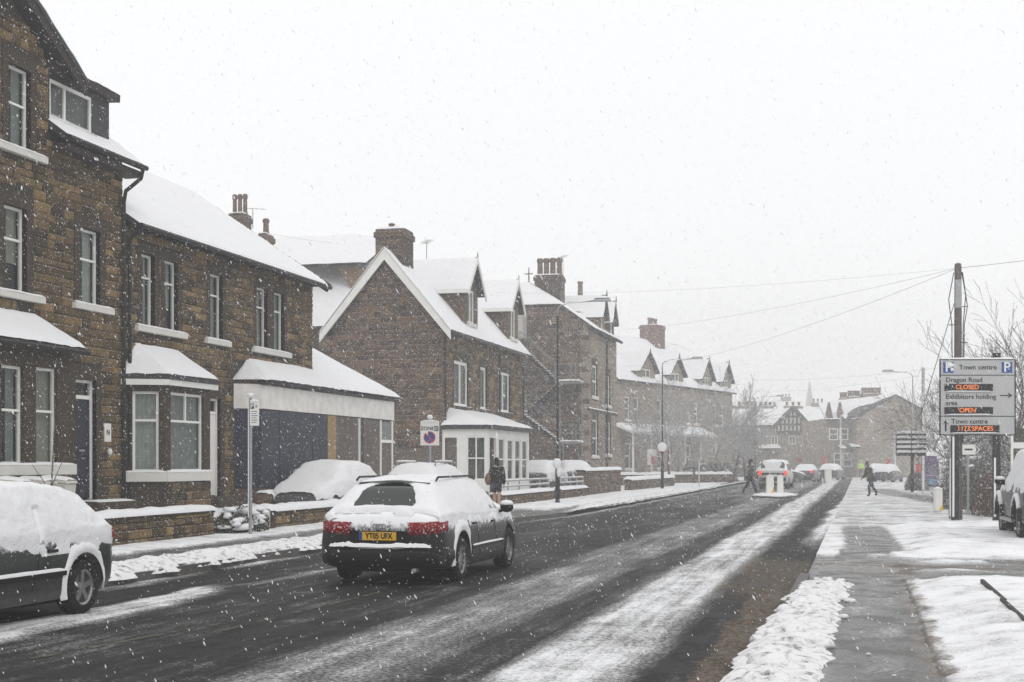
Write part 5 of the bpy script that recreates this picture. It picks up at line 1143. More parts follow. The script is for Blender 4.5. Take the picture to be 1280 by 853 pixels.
# parked hatchback, far left: faces the camera end of the street
def mask_h(x, T, p):
    k = 1.0
    if -.55 < x < -.42 and .22 < abs(T) < .42: k = sstep(.03, .09, abs(x + .485 - .18 * (abs(T) - .32)))          # bare door pillar
    return k
h1, c1 = car('parked_hatchback', 'dark snow-covered hatchback parked at the kerb, cut off by left edge', (-8.98, 12.07, 0), -PI/2, HATCH, P_hatch, (-1.24, 1.28), r=.30, wdt=.19, spokes=5, snow=(.055, .50, 0), snowmask=mask_h,
             sides=((-1.15, -.55, .2, .33), (-.42, .5, .2, .33)), screen=(.35, 1.0, .12), rear=(-1.85, -1.5, .12))
for s in (-1, 1):
    handle(h1, c1, -.62, .47, s); handle(h1, c1, .38, .47, s); mirror(h1, c1, .72, .36, s)
    arch_snow(h1, -1.24, s * .848, .365, s, -.3, PI + .15, .31, .10, 3 + s)
    # snow caught on the side moulding
    sb = MB(); snow_bar(sb, (-.86, s * .852, .515), (.9, s * .852, .515), .05, .035, 2.0 + s); 
    tr = MB().box(-.86, .9, s * .852 - .012, s * .852 + .012, .46, .515).build('side_moulding', M['black'], h1); sb.build('snow', M['snow'], tr, smooth=True)
    MB().tube([at_side(c1, -1.90, s * t, .01) for t in lin(.30, .42, 4)], .035, 6).build('tail_light', M['taillight'], h1)
def seam(parent, c, x, t0, t1, s):
    MB().tube([c.P(x + .02 * k, s * t) + c.N(x + .02 * k, s * t) * .001 for k, t in enumerate(lin(t0, t1, 8))], .005, 4).build('door_seam', M['black'], parent)
for s in (-1, 1):
    for x in (-1.02, -.42, .62): seam(h1, c1, x, .44, .74, s)
# black estate in the lane
def mask_e(x, T, p):
    k = 1.0
    # rear screen kept clear by the wiper: arched opening
    if x < -1.5:
        hw_ = .125 * (1 - max(0, (x + 1.98) / .40) ** 2) ** .5 if x < -1.58 else 0
        if -2.125 < x < -1.62: k = sstep(.85, 1.05, abs(T) / max(.02, 0.094 * max(0.05, 1 - ((x + 2.12) / .5) ** 2) ** .5) + .08 * nz(x * 12, T * 12))
        if x < -2.17: k *= sstep(-.2, .25, nz(p.y * 5, p.z * 12, 4.) - (x + 2.17) * -4.0)
    if abs(T) > .37: k *= .35 + .5 * (nz(p.x * 4, p.z * 6, 3.) > -.1)
    if .35 < x < 1.0 and .16 < abs(T) < .34: k *= sstep(-.15, .25, nz(p.x * 3, p.z * 4, 9.) + .1)       # half-cleared door glass
    return k
h2, c2 = car('estate_car', 'black snow-dusted estate car driving away with orange number plate', (-6.2, 19.6, 0), PI/2, ESTATE, P_black, (-1.34, 1.30), r=.315, wdt=.21, spokes=10, snow=(.038, .46, 0), snowmask=mask_e,
             sides=((-1.55, -.75, .2, .33), (-.68, .02, .2, .33), (.1, .85, .2, .33)), screen=(.35, 1.15, .12), rear=(-2.13, -1.64, .125))
for s in (-1, 1):
    for x in (-1.0, -.62, .38, 1.2): seam(h2, c2, x, .42, .74, s)
for s in (-1, 1):
    ol = [(-2.288, .40), (-2.288, .58), (-2.276, .70), (-2.245, .79), (-2.16, .84), (-1.98, .868)]; n = len(ol) - 1
    m2 = MB(); m2.grid(lambda i, j: (ol[i][0] - (.012 if 0 < j < 3 else -.02), s * (ol[i][1] + (.004 if 0 < j < 3 else -.02)), (.675, .695, .835, .855)[j] + (.03 * i / n if j < 2 else .02 * i / n)), n, 3); m2.build('tail_light', M['taillight'], h2, smooth=True)
    handle(h2, c2, -.72, .45, s); handle(h2, c2, .28, .45, s); mirror(h2, c2, .82, .37, s)
    arch_snow(h2, -1.34, s * .886, .385, s, .1, PI + .2, .33, .13, 7 + s)
    tr = MB().box(-.85, .85, s * .884 - .012, s * .884 + .012, .43, .475).build('side_moulding', M['black'], h2); sb = MB(); snow_bar(sb, (-.85, s * .886, .475), (.85, s * .886, .475), .035, .025, s); sb.build('snow', M['snow'], tr, smooth=True)
    MB().tube([(-1.6, s * .575, 1.40), (-1.5, s * .575, 1.445), (.1, s * .585, 1.45), (.3, s * .575, 1.40)], .016, 6).build('roof_rail', M['black'], h2)
def plan(a, bx=.60, by=.895, x0=-1.74, n=4.0): ca, sa = math.cos(a), math.sin(a); return x0 - bx * abs(ca) ** (2 / n), by * math.copysign(abs(sa) ** (2 / n), sa)
lv = ((.24, .90), (.27, .965), (.36, 1.0), (.45, 1.0), (.485, .985), (.495, .90))
def bf(i, j): x, y = plan(-PI/2 + PI * i / 40); z, k = lv[j]; return (-1.74 + (x + 1.74) * k, y * k, z)
bmp = MB().grid(bf, 40, 5).build('rear_bumper', M['black'], h2, smooth=True)
def sf(i, j):
    a = -1.32 + 2.64 * i / 60; x, y = plan(a); t = j / 6; e = min(1, min(i, 60 - i) / 6) ** .5; k = 1.012 - .12 * t
    return (-1.74 + (x + 1.74) * k, y * k, .482 + .095 * e * math.sin(PI * min(1, .08 + t)) ** .6 * (1 + .35 * nz(i * .35, 3.) + .2 * nz(i * 1.1, 7.)))
MB().grid(sf, 60, 6).build('snow', M['snow'], bmp, smooth=True)
MB().box(-2.287, -2.26, -.46, .42, .575, .735).build('plate_recess', M['black'], h2)
npl = MB().box(-2.305, -2.285, -.24, .28, .612, .722).build('number_plate', M['plate'], h2); MB().box(-2.308, -2.304, .235, .28, .614, .720).build('plate_band', M['blue'], npl)
text('YT05 UFX', .105, (-2.307, -.0, .667), npl, M['signink'], rot=(PI/2, 0, -PI/2), sx=.82, bold=.003)
em = MB()
for k in range(4):
    em.lathe([(.026, -.004), (.033, -.004), (.033, .004), (.026, .004), (.026, -.004)], (-2.288, .063 - .042 * k, .80), 14, 'x')
em.build('emblem', M['alloy'], h2)
wp = MB().tube([(-2.135, .02, 1.0), (-2.14, -.36, .985)], .012, 5).build('wiper', M['black'], h2); sb = MB(); snow_bar(sb, (-2.14, .06, 1.0), (-2.14, -.2, .995), .05, .05, 2.); sb.build('snow', M['snow'], wp, smooth=True)
MB().tube([(-2.2, -.5, .22), (-2.36, -.5, .22)], .03, 8).build('exhaust', M['galv'], h2)
sp_ = MB(); sp_.grid(lambda i, j: (-1.60 - .13 * j, (i/16*2-1) * .52, 1.405 - .012 * j - .03 * (i/16*2-1)**2), 16, 1); sp_.build('spoiler', M['black'], h2, smooth=True)
# cars buried in snow behind the walls
def buried(label, loc, rz, st, paint=P_grey, th=.10, lim=.60, grp='snowed-in cars', **kw): return car('snowed_in_car', label, loc, rz, st, paint, (-1.25, 1.28), r=.3, snow=(th, lim, 0), group=grp, detail=False, nx=34, **kw)
buried('small car buried in smooth white snow behind the garden wall, before the shop boarding', (-14.25, 35.6, .2), -PI/2 - .05, HATCH)
hD, cD = buried('snowed-in estate with roof bars showing just behind the black estate', (-12.0, 38.0, .1), PI/2, ESTATE, th=.10)
for s in (-1, 1): 
    o = MB().tube([(-1.5, s * .56, 1.56), (.2, s * .56, 1.56)], .022, 6)
    for x in (-1.45, -.6, .15): o.tube([(x, s * .56, 1.40), (x, s * .56, 1.56)], .02, 5)
    o = o.build('roof_bar', M['galv'], hD); sb = MB(); snow_bar(sb, (-1.5, s * .56, 1.575), (.2, s * .56, 1.575), .06, .035, s); sb.build('snow', M['snow'], o, smooth=True)
buried('rounded snow-buried car beside the white shopfront, behind railings', (-14.5, 63.2, .2), PI/2, ESTATE, th=.12)
buried('flat snow-topped car further back below the fire stair', (-14.9, 71.5, .2), PI/2 + .4, ESTATE, th=.12)
# silver-grey off-roader on the right
hS, cS = car('parked_offroader', 'snow-covered silver off-roader parked at the right picture edge', (3.86, 30.0, .1), PI/2 + .03, SUV, P_suv, (-1.3, 1.32), r=.37, wdt=.25, spokes=6, snow=(.07, .46, 0), sides=((-1.6, -.6, .2, .33), (-.5, .5, .2, .33)), rear=(-2.12, -2.0, .15), screen=(.3, .92, .15), cat='off-roader')
for s in (-1, 1):
    mirror(hS, cS, .62, .36, s); handle(hS, cS, -.4, .44, s)
    MB().tube([(-.85, s * .93, .38), (.85, s * .93, .38)], .04, 8).build('side_step', M['alloy'], hS)
    for wx_ in (-1.3, 1.32):
        mb = MB(); arch = [Vector((wx_ + .46 * math.cos(a), s * .915, .39 + .46 * math.sin(a))) for a in lin(.05, PI - .05, 14)]; mb.tube(arch, .05, 6); o = mb.build('arch_flare', M['black'], hS, smooth=True)
        sb = MB(); arch = [Vector((wx_ + .47 * math.cos(a), s * .92, .43 + .47 * math.sin(a))) for a in lin(.5, PI - .5, 12)]; sb.tube(arch, .055, 6); sb.build('snow', M['snow'], o, smooth=True)
    MB().box(-2.27, -2.2, s * .62 - .1, s * .62 + .1, .95, 1.2).build('tail_light', M['taillight'], hS, bevel=.02)
# pale off-roader braking beyond the island
hW, cW = car('braking_offroader', 'pale off-roader driving away with brake lamps lit near the traffic island', (-5.05, 87.5, 0), PI/2 - .05, SUV, P_white, (-1.3, 1.32), r=.36, wdt=.24, spokes=6, snow=(.05, .14, 0), rear=(-2.17, -2.03, .16), sides=((-1.7, -.7, .18, .34), (-.6, .4, .18, .34)), cat='off-roader')
MB().box(-2.3, -2.2, -.8, .8, .50, .72).build('rear_bumper', M['black'], hW); MB().box(-2.29, -2.24, -.7, .7, .88, 1.0).build('rear_panel', M['black'], hW); MB().box(-2.31, -2.28, -.26, .26, .78, .9).build('number_plate', M['bollard'], hW)
for s in (-1, 1): MB().box(-2.33, -2.22, s * .76 - .1, s * .76 + .1, .86, 1.12).build('brake_light', M['lamp_red'], hW, bevel=.03)
hF, cF = car('braking_car', 'dark hatchback with red lamps ahead of the pale off-roader', (-4.3, 118, 0), PI/2 - .1, ESTATE, P_far, (-1.3, 1.3), r=.31, snow=(.06, .3, 0), rear=(-2.1, -1.7, .12), detail=False, nx=30)
for s in (-1, 1): MB().box(-2.33, -2.2, s * .66 - .13, s * .66 + .13, .78, .98).build('brake_light', M['lamp_red'], hF, bevel=.03)
for i, (u, v, rz, lab) in enumerate(((975, 603, .1, 'far dark car half hidden behind the pale off-roader'), (1040, 600, 1.4, 'far snow-topped car side-on left of the hi-vis worker'), (1110, 603, 1.3, 'far pale car side-on left of the slatted sign board'), (1096, 598, 1.6, 'far red-grey car behind the walker on the right'))):
    p = wg(u, v); car('distant_car', lab, (p.x, p.y, 0), rz, ESTATE if i % 2 else HATCH, P_far, (-1.3, 1.3), r=.31, snow=(.08, .35, 0), detail=False, nx=24, group='far traffic')
# ------------------------------------------------------------------ garden walls
def stone_wall(label, X0, Y0, Y1, z0, z1, snow=.12, course=.17, length=.36, mat='stone', seed=1, limit=300, thick=.32, rz=PI/2, group='low stone walls with snow', end=True, name='garden_wall'):
    L = Y1 - Y0; o = thing(name, (X0, Y0, 0), rz, label, 'wall', group)
    MB().box(0, L, .005, thick, z0 - .1, z1).build('core', M['mortar'], o)
    lay_stones(o, M[mat], 0, L, z0 - .05, z1, (), course, length, y=0.004, depth=.045, limit=limit, seed=seed)
    if end: lay_stones(o, M[mat], .02, thick - .02, z0 - .05, z1, (), course, .2, axis='y', y=.001, depth=.03, limit=20, seed=seed + 1)
    n = max(1, int(L / .8))
    for i in range(n): MB().box(L * i / n + .004, L * (i + 1) / n - .004, -.05, thick + .03, z1, z1 + .06).build('coping', M['dress'], o, bevel=.012)
    sb = MB(); snow_bar(sb, (-.04, thick / 2, z1 + .05), (L + .03, thick / 2, z1 + .05), thick + .16, snow, seed=seed * 1.7, step=.06, m=10); sb.build('snow', M['snow'], o, smooth=True)
    return o
stone_wall('low coursed stone garden wall capped with snow, behind the parked hatchback', -13.1, 15.5, 26.35, .1, .60, seed=71, snow=.13)
stone_wall('low stone garden wall left of the black estate, in front of the boarded shop', -13.1, 29.1, 36.6, .1, .47, seed=73, snow=.16)
# tumbled gateway stones and a snow-laden shrub in the gap
gp = thing('gate_pier', (-13.0, 28.95, 0), PI/2, 'square stone gate pier plastered with snow on its near face', 'pier')
MB().box(0, .36, 0, .4, 0, .56).build('shaft', M['stone'], gp, bevel=.02); sb = MB(); sb.grid(lambda i, j: (-.02 - .02 * nz(i * .8, j * .9, 2.), .40 * i / 6 - .02, .06 + .5 * j / 8), 6, 8); snow_bar(sb, (-.03, .2, .55), (.4, .2, .55), .5, .16, 3.3); sb.build('snow', M['snow'], gp, smooth=True)
sh = thing('snowy_shrub', (-13.1, 27.7, .1), 0, 'low dark shrub sagging under thick snow in the garden gateway', 'shrub')
lf = MB(); r = random.Random(5)
for i in range(1500):
    a, d = r.uniform(0, 2*PI), r.random() ** .5; x, y, z = .45 * d * math.cos(a), 1.05 * d * math.sin(a), r.random() * .62 * (1 - .5 * d * d); q = Vector((r.gauss(0, 1), r.gauss(0, 1), r.gauss(0, 1))).normalized() * .05; w_ = q.orthogonal().normalized() * .02
    c = Vector((x, y, z)); lf.quad(c - q, c + w_, c + q, c - w_)
lf.build('foliage', M['leaf'], sh, recalc=False)['kind'] = 'stuff'; sn_ = MB()
for i in range(46):
    a, d = r.uniform(0, 2*PI), r.random() ** .5; sn_.blob((.40 * d * math.cos(a) + .1, 1.05 * d * math.sin(a), r.uniform(.15, .62) * (1 - .35 * d * d)), r.uniform(.08, .2), r.uniform(.1, .26), r.uniform(.05, .10), seed=i * 1.3, amp=.5, flat=.4)
sn_.build('snow', M['snow'], sh, smooth=True)['kind'] = 'stuff'
# railing walls by the white shopfront
def rail_wall(label, X0, Y0, Y1, seed):
    o = stone_wall(label, X0, Y0, Y1, .1, .45, snow=.14, mat='stone_b', seed=seed, limit=120, name='railing_wall', course=.2, length=.45, group='railing walls by the shopfront')
    L = Y1 - Y0
    for z in (.78, .98): 
        rl = MB().tube([(0, .16, z), (L, .16, z)], .03, 6).build('rail', M['galv'], o); sb = MB(); snow_bar(sb, (0, .16, z + .025), (L, .16, z + .025), .07, .03, seed + z); sb.build('snow', M['snow'], rl, smooth=True)
    n = max(2, int(L / 1.4))
    for i in range(n + 1): MB().tube([(L * i / n, .16, .45), (L * i / n, .16, 1.0)], .028, 6).build('rail_post', M['galv'], o)
    return o
rail_wall('low wall with metal railings between the woman and the dark lamp post', -12.1, 46.2, 54.6, 81)
rail_wall('short low wall with metal railings just right of the dark lamp post', -12.0, 55.6, 61.2, 83)
stone_wall('taller snow-capped wall in front of the tall house', -12.2, 61.6, 71.5, .1, 1.2, seed=85, snow=.16, mat='stone_b', course=.22, length=.5, limit=150)
pa, pb = wg(788, 614, .1), wg(843, 608, .1)
stone_wall('low snowy rubble wall beside the second lamp post', pa.x, pa.y, pa.y + (pb - pa).length, .1, .62, seed=87, snow=.2, mat='stone_b', course=.22, length=.4, limit=80, rz=math.atan2(pb.y - pa.y, pb.x - pa.x))
pc = wg(770, 606, .1)
stone_wall('snow-topped boundary wall far behind the second lamp post', pc.x - 2.5, pc.y, pc.y + 14, .1, .7, seed=88, snow=.2, mat='stone_b', course=.3, length=.6, limit=0, rz=PI/2 - .75)
# three wheelie bins by the bay
for i, y in enumerate((21.72, 22.5, 23.17)):
    b = thing('wheelie_bin', (-14.72, y, .42), PI/2 + (.05, -.04, .02)[i], ('left', 'middle', 'right')[i] + 'most of three cream wheelie bins under the bay window', 'bin', 'bins under the bay window')
    MB().add([(-.22, -.26, .06), (.22, -.26, .06), (.22, .26, .06), (-.22, .26, .06), (-.29, -.33, .86), (.29, -.33, .86), (.29, .33, .86), (-.29, .33, .86)], [(3,2,1,0),(0,1,5,4),(1,2,6,5),(2,3,7,6),(3,0,4,7),(4,5,6,7)]).build('body', M['binmat'], b, bevel=.02)
    ld = MB().add([(-.31, -.37, .86), (.31, -.37, .86), (.31, .36, .90), (-.31, .36, .90), (-.29, -.34, .92), (.29, -.34, .92), (.29, .34, .97), (-.29, .34, .97)], [(3,2,1,0),(0,1,5,4),(1,2,6,5),(2,3,7,6),(3,0,4,7),(4,5,6,7)]).build('lid', M['binmat'], b, bevel=.015)
    sb = MB(); snow_quad(sb, (-.29, -.34, .925), (.29, -.34, .925), (.29, .34, .975), (-.29, .34, .975), .06, 8, 8, i * 2.); sb.build('snow', M['snow'], ld, smooth=True)
    for s in (-1, 1): MB().lathe([(.09, -.02), (.09, .02)], (s * .2, .3, .09), 10, 'x').build('wheel', M['rubber'], b)
    b.scale = (.66, .8, .96)
# ------------------------------------------------------------------ lamp posts, poles, signs
def lamp_post(label, loc, h, arm, ax, rz=0.0, dark='dark', base=True, r=.046, sleeve=1.6, curve=.35):
    o = thing('lamp_post', loc, rz, label, 'lamp post', 'street lamps')
    MB().lathe([(r * 1.9, 0), (r * 1.9, sleeve * .9), (r * 1.3, sleeve), (r, sleeve + .05), (r * .7, h - .4)], (0, 0, 0), 12).build('column', M[dark], o, smooth=True)
    pts = [(0, 0, h - .42), (0, 0, h - .15), (ax * arm * .08, 0, h - .02), (ax * arm * .3, 0, h + curve * .25), (ax * arm, 0, h + curve * .4)]
    a = MB().tube(pts, r * .6, 8).build('bracket', M['galv'], o, smooth=True)
    sb = MB(); snow_bar(sb, (pts[2][0], 0, pts[2][2] + .03), (pts[4][0], 0, pts[4][2] + .03), .08, .04, 2.); sb.build('snow', M['snow'], a, smooth=True)
    lx = ax * (arm + .28); z = pts[4][2]
    hd = MB().add([(lx - .33, -.10, z - .03), (lx + .33, -.12, z - .03), (lx + .33, .12, z - .03), (lx - .33, .10, z - .03), (lx - .3, -.05, z + .09), (lx + .26, -.07, z + .11), (lx + .26, .07, z + .11), (lx - .3, .05, z + .09)], [(3,2,1,0),(0,1,5,4),(1,2,6,5),(2,3,7,6),(3,0,4,7),(4,5,6,7)]).build('lantern', M['galv'], o, bevel=.02)
    sb = MB(); snow_bar(sb, (lx - .3, 0, z + .1), (lx + .28, 0, z + .1), .2, .07, 3.); sb.build('snow', M['snow'], hd, smooth=True)
    return o
p = wg(697, 630, .1); o = lamp_post('tall dark lamp post between the two railing walls', (p.x, p.y, .1), 7.4, 1.4, 1, rz=.1)
sb = MB(); sb.blob((-.02, -.10, 1.5), .14, .10, .20, seed=3., amp=.4); sb.blob((.05, -.09, 1.2), .08, .06, .22, seed=5., amp=.4); sb.build('snow', M['snow'], o, smooth=True)
p2 = wg(828, 612, .1); lamp_post('lamp post carrying a round snow-plastered sign, beside the rubble wall', (p2.x, p2.y, .1), 7.3, 1.7, 1, rz=.15)
rs_ = thing('round_sign', (p2.x, p2.y - .12, 0), YAW, 'round traffic sign plastered with snow on the second lamp post', 'sign')
MB().lathe([(.30, -.03), (.30, 0)], (0, 0, 2.48), 24, 'y').build('disc', M['red'], rs_); sb = MB().lathe([(.001, -.075), (.22, -.065), (.285, -.034)], (.0, 0, 2.50), 20, 'y'); sb.build('snow', M['snow'], rs_, smooth=True); MB().lathe([(.10, -.02), (.10, .1)], (0, .02, 2.15), 10, 'z').build('clamp', M['dark'], rs_)
ps = wg(815, 603, .1); bs = thing('small_sign', (ps.x, ps.y, .1), YAW, 'small white and red sign board on a thin pole', 'sign')
MB().tube([(-.35, 0, 0), (-.35, 0, 2.5)], .035, 6).build('pole', M['galv'], bs); pn = MB().box(-.38, .35, -.03, 0, 1.35, 2.55).build('panel', M['bollard'], bs); MB().box(-.05, .33, -.045, -.03, 1.4, 2.0).build('red_patch', M['banner'], pn)
p3 = wd(944, 600, 123); lamp_post('hazy lamp post above the snowy shrubs, left of the pale off-roader', (p3.x, p3.y, 0), 7.4, 1.9, 1, rz=.1)
p4 = wd(951, 590, 165); lamp_post('faint far lamp post in front of the timbered building', (p4.x, p4.y, 0), 6.8, 2.3, 1, rz=.1)
p5 = wg(1141, 613, .05); lamp_post('right-hand lamp post behind the slatted sign board', (p5.x, p5.y, 0), 6.7, 1.1, -1, rz=.1, dark='galv')
p6 = wd(1117, 592, 135); lamp_post('faint lamp post against the plain stone gable', (p6.x, p6.y, 0), 6.9, 1.0, -1, rz=.1, dark='galv')
for u, v, zc, h, rr, lab in ((1154, 613, 77, 6.9, .11, 'tall plain pale pole beside the purple board'), (1051, 585, 150, 6.8, .12, 'slim white pole in front of the far stone houses'), (1119, 600, 118, 5.4, .07, 'slim pole in front of the plain stone gable'), (1188, 646, 39.5, 2.2, .05, 'short grey pole left of the big sign posts'), (874, 611, 80, 2.2, .045, 'thin dark sign pole by the snowy hedge')):
    p = wd(u, HV + F * 1.6 / zc, zc); q = thing('pole', (p.x, p.y, 0), 0, lab, 'pole'); MB().lathe([(rr, 0), (rr * .75, h), (rr * .5, h + .05)], (0, 0, 0), 10).build('shaft', M['galv'], q, smooth=True)
    sb = MB().box(-rr * .5, rr * .5, -rr - .02, -rr * .7, .1, h * .8); sb.build('snow', M['snow'], q)
# parking plate on a pole outside the second house
p = wg(313, 671, .1); pk = thing('parking_sign', (p.x, p.y, .1), YAW, 'narrow white parking sign plate on a thin grey pole outside boarded shop', 'sign')
MB().tube([(0, 0, 0), (0, 0, 2.92)], .036, 8).build('pole', M['galv'], pk); pl_ = MB().box(.0, .19, -.055, -.04, 2.3, 2.82).build('plate', M['white'], pk, bevel=.003); MB().box(.0, .19, -.058, -.056, 2.3, 2.308).build('plate_edge', M['signink'], pl_)
MB().box(.015, .085, -.06, -.056, 2.66, 2.77).build('symbol_field', M['signink'], pl_); text('P', .1, (.05, -.062, 2.715), pl_, M['white'], bold=.003); text('8', .08, (.135, -.058, 2.71), pl_, M['signink'])
for i in range(6): MB().box(.03, .16 - .02 * (i % 2), -.058, -.056, 2.60 - .045 * i, 2.612 - .045 * i).build('text_line', M['signink'], pl_)
sb = MB().blob((0, 0, 2.94), .07, .07, .06, seed=1.); snow_bar(sb, (0, -.045, 2.82), (.19, -.045, 2.82), .05, .04, 1.); sb.build('snow', M['snow'], pk, smooth=True)
sb = MB().box(-.045, -.028, -.035, .01, .4, 2.9); sb.build('snow', M['snow'], pk)
# controlled-zone sign
zc = 43.5; m3 = zc / F; p = wd(537, HV, zc); zn = thing('zone_sign', (p.x, p.y, .1), YAW, 'square white ZONE no-waiting sign in front of the big gable wall', 'sign')
X = lambda u: (u - 537.5) * m3; Zp = lambda v: EYE + (HV - v) * m3 - .1
MB().tube([(0, .05, 0), (0, .05, Zp(522))], .05, 8).build('pole', M['galv'], zn); pl_ = MB().box(X(526), X(549.5), -.02, 0, Zp(557), Zp(527)).build('panel', M['white'], zn, bevel=.004)
text('ZONE', .155, (X(534.5), -.024, Zp(536)), pl_, M['signink'], bold=.004); MB().box(X(543.5), X(548.5), -.026, -.021, Zp(539), Zp(533)).build('symbol_field', M['signink'], pl_); text('D', .11, (X(546), -.028, Zp(536)), pl_, M['white'], bold=.003)
rd = MB().lathe([(.19, -.026), (.19, -.021)], (X(537.5), 0, Zp(547)), 28, 'y').build('roundel', M['blue'], pl_); MB().lathe([(.155, -.03), (.19, -.03), (.19, -.026), (.155, -.026), (.155, -.03)], (X(537.5), 0, Zp(547)), 28, 'y').build('roundel_ring', M['red'], pl_)
MB().beam((X(537.5) - .12, -.029, Zp(547) + .12), (X(537.5) + .12, -.029, Zp(547) - .12), .004, .035, up=(1, 0, 1)).build('roundel_bar', M['red'], pl_)
sb = MB(); snow_bar(sb, (X(526), -.01, Zp(527)), (X(549.5), -.01, Zp(527)), .07, .04, 2.); sb.blob((0, .05, Zp(522)), .09, .09, .09, seed=3.); sb.build('snow', M['snow'], zn, smooth=True)
# big car-park guidance sign
zc = 37.0; m4 = zc / F; p = wd(1222, HV, zc); bg = thing('guidance_sign', (p.x, p.y, .08), YAW, 'large grey car-park guidance sign reading Town centre with lit amber displays', 'sign')
X = lambda u: (u - 1222) * m4; Zp = lambda v: EYE + (HV - v) * m4 - .08
for u in (1195.5, 1247.5):
    ps_ = MB().box(X(u) - .085, X(u) + .085, .03, .20, -.05, Zp(441) if u > 1200 else Zp(450)).build('post', M['post'], bg, bevel=.01)
    sb = MB().box(X(u) - .10, X(u) - .055, .0, .03, .1, Zp(546) * (1 if u < 1200 else .75)); sb.build('snow', M['snow'], ps_)
pn = MB().box(X(1175), X(1269), 0, .03, Zp(544), Zp(449.5)).build('panel', M['signface'], bg)
bd = MB()
for a, b, c, d in ((1174.5, 1175.8, 449, 544.5), (1268.2, 1269.5, 449, 544.5)): bd.box(X(a), X(b), -.012, .034, Zp(d), Zp(c))
for v in (449.6, 543.9): bd.box(X(1175.8), X(1268.2), -.012, .034, Zp(v + .7), Zp(v - .7))
for v in (469.2, 520.6): bd.box(X(1175.8), X(1268.2), -.008, -.001, Zp(v + .45), Zp(v - .45))
bd.build('border', M['signink'], pn)
k = m4 * 1.36
def st(body, u, v, hpx, align='LEFT', mat='signink', sx=1.0): return text(body, hpx * k, (X(u), -.004, Zp(v)), pn, M[mat], align=align, sx=sx, bold=.003, ext=.0015)
st('Town centre', 1222.5, 459.5, 6.0, 'CENTER', sx=1.1); st('Dragon Road', 1182, 475.3, 5.9, sx=1.06); st('Exhibitors holding', 1181.8, 496.3, 6.0, sx=1.06); st('area', 1181.8, 504.2, 6.0, sx=1.06); st('Town centre', 1189, 527.2, 6.0, sx=1.06)
for u0, u1 in ((1179, 1192), (1252, 1265.2)):
    f = MB().box(X(u0), X(u1), -.006, -.0005, Zp(466.3), Zp(452.8)).build('parking_symbol', M['blue'], pn); text('P', 12.5 * k, (X((u0 + u1) / 2), -.008, Zp(459.6)), f, M['white'], bold=.006)
sb = MB(); sb.blob((X(1188), -.01, Zp(456.5)), .10, .02, .06, seed=4., amp=.5); sb.blob((X(1190), -.01, Zp(462)), .05, .02, .05, seed=6., amp=.5); sb.build('snow', M['snow'], pn, smooth=True)
for (u0, u1, v0, v1, txt, uc, sz) in ((1180.4, 1241, 480.2, 489, 'CLOSED', 1208.5, 6.4), (1180.4, 1241, 509, 518, 'OPEN', 1209, 6.6), (1187.8, 1249, 531.8, 541, '1173 SPACES', 1218.5, 6.6)):
    dsp = MB().box(X(u0), X(u1), -.035, -.0006, Zp(v1), Zp(v0)).build('display', M['black'], pn, bevel=.012); text(txt, sz * k * .9, (X(uc), -.037, Zp((v0 + v1) / 2 - .2)), dsp, M['led'], sx=1.0, ext=.001, bold=.001)
    sb = MB(); snow_bar(sb, (X(u0 + 1), -.035, Zp(v1 + .5)), (X(u1 - 1), -.035, Zp(v1 + .5)), .05, .022, u0 + v0); sb.build('snow', M['snow'], dsp, smooth=True)
ar = MB().box(X(1250), X(1261), -.006, -.0005, Zp(495.3), Zp(494)).add([(X(1259.5), -.006, Zp(490.8)), (X(1265.5), -.006, Zp(494.6)), (X(1259.5), -.006, Zp(498.4)), (X(1261.3), -.006, Zp(494.6))], [(0, 3, 2, 1)]).build('arrow', M['signink'], pn, recalc=False)
ar = MB().box(X(1181), X(1183.2), -.006, -.0005, Zp(539.5), Zp(528)).add([(X(1178.3), -.006, Zp(531)), (X(1182.1), -.006, Zp(525)), (X(1186), -.006, Zp(531)), (X(1182.1), -.006, Zp(528.6))], [(0, 3, 2, 1)]).build('arrow', M['signink'], pn, recalc=False)
sb = MB(); snow_bar(sb, (X(1175.5), .02, Zp(449)), (X(1268.5), .02, Zp(449)), .07, .045, 5.); sb.build('snow', M['snow'], pn, smooth=True)
# telegraph pole with its fittings
p = wd(1197.5, HV, 38.3); tp = thing('telegraph_pole', (p.x, p.y, 0), 0, 'weathered timber telegraph pole rising behind the big guidance sign', 'telegraph pole'); tz = EYE + (HV - 330) / F * 38.3
MB().lathe([(.12, -.1), (.095, tz - .1), (.088, tz), (.001, tz + .03)], (0, 0, 0), 12).build('shaft', M['wood_pole'], tp, smooth=True)
MB().box(-.09, .09, -.13, -.08, tz - 1.25, tz - .45).build('fitting', M['galv'], tp, bevel=.02); st_ = MB()
for i in range(6): st_.tube([(-.26 if i % 2 else .1, -.05, tz - 1.2 - .5*i), (-.1 if i % 2 else .26, -.05, tz - 1.2 - .5*i)], .012, 5)
st_.build('step_iron', M['dark'], tp)
cb = MB(); 
for dx, r0 in ((.16, .3), (-.17, .1), (.13, .0)): cb.tube([(dx * .7, -.1, tz - .25), (dx * 1.5, -.12, tz - .9 - r0), (dx, -.1, tz - 1.7), (dx * .8, -.1, 2.2)], .013, 5)
cb.build('cable', M['dark'], tp); MB().tube([(-.1, 0, tz - 1.1), (-1.0, -.4, 3.0)], .01, 5).build('stay_wire', M['dark'], tp)
def wire(label, a, b, sag, r=.005):
    r *= .6
    a, b = Vector(a), Vector(b); pts = [a.lerp(b, t) - Vector((0, 0, sag * 4 * t * (1 - t))) for t in lin(0, 1, 16)]
    tag(MB().tube(pts, r, 4, False).build('overhead_wire', M['grey']), label, 'wire', 'overhead wires')
top = Vector((p.x, p.y, tz - .12))
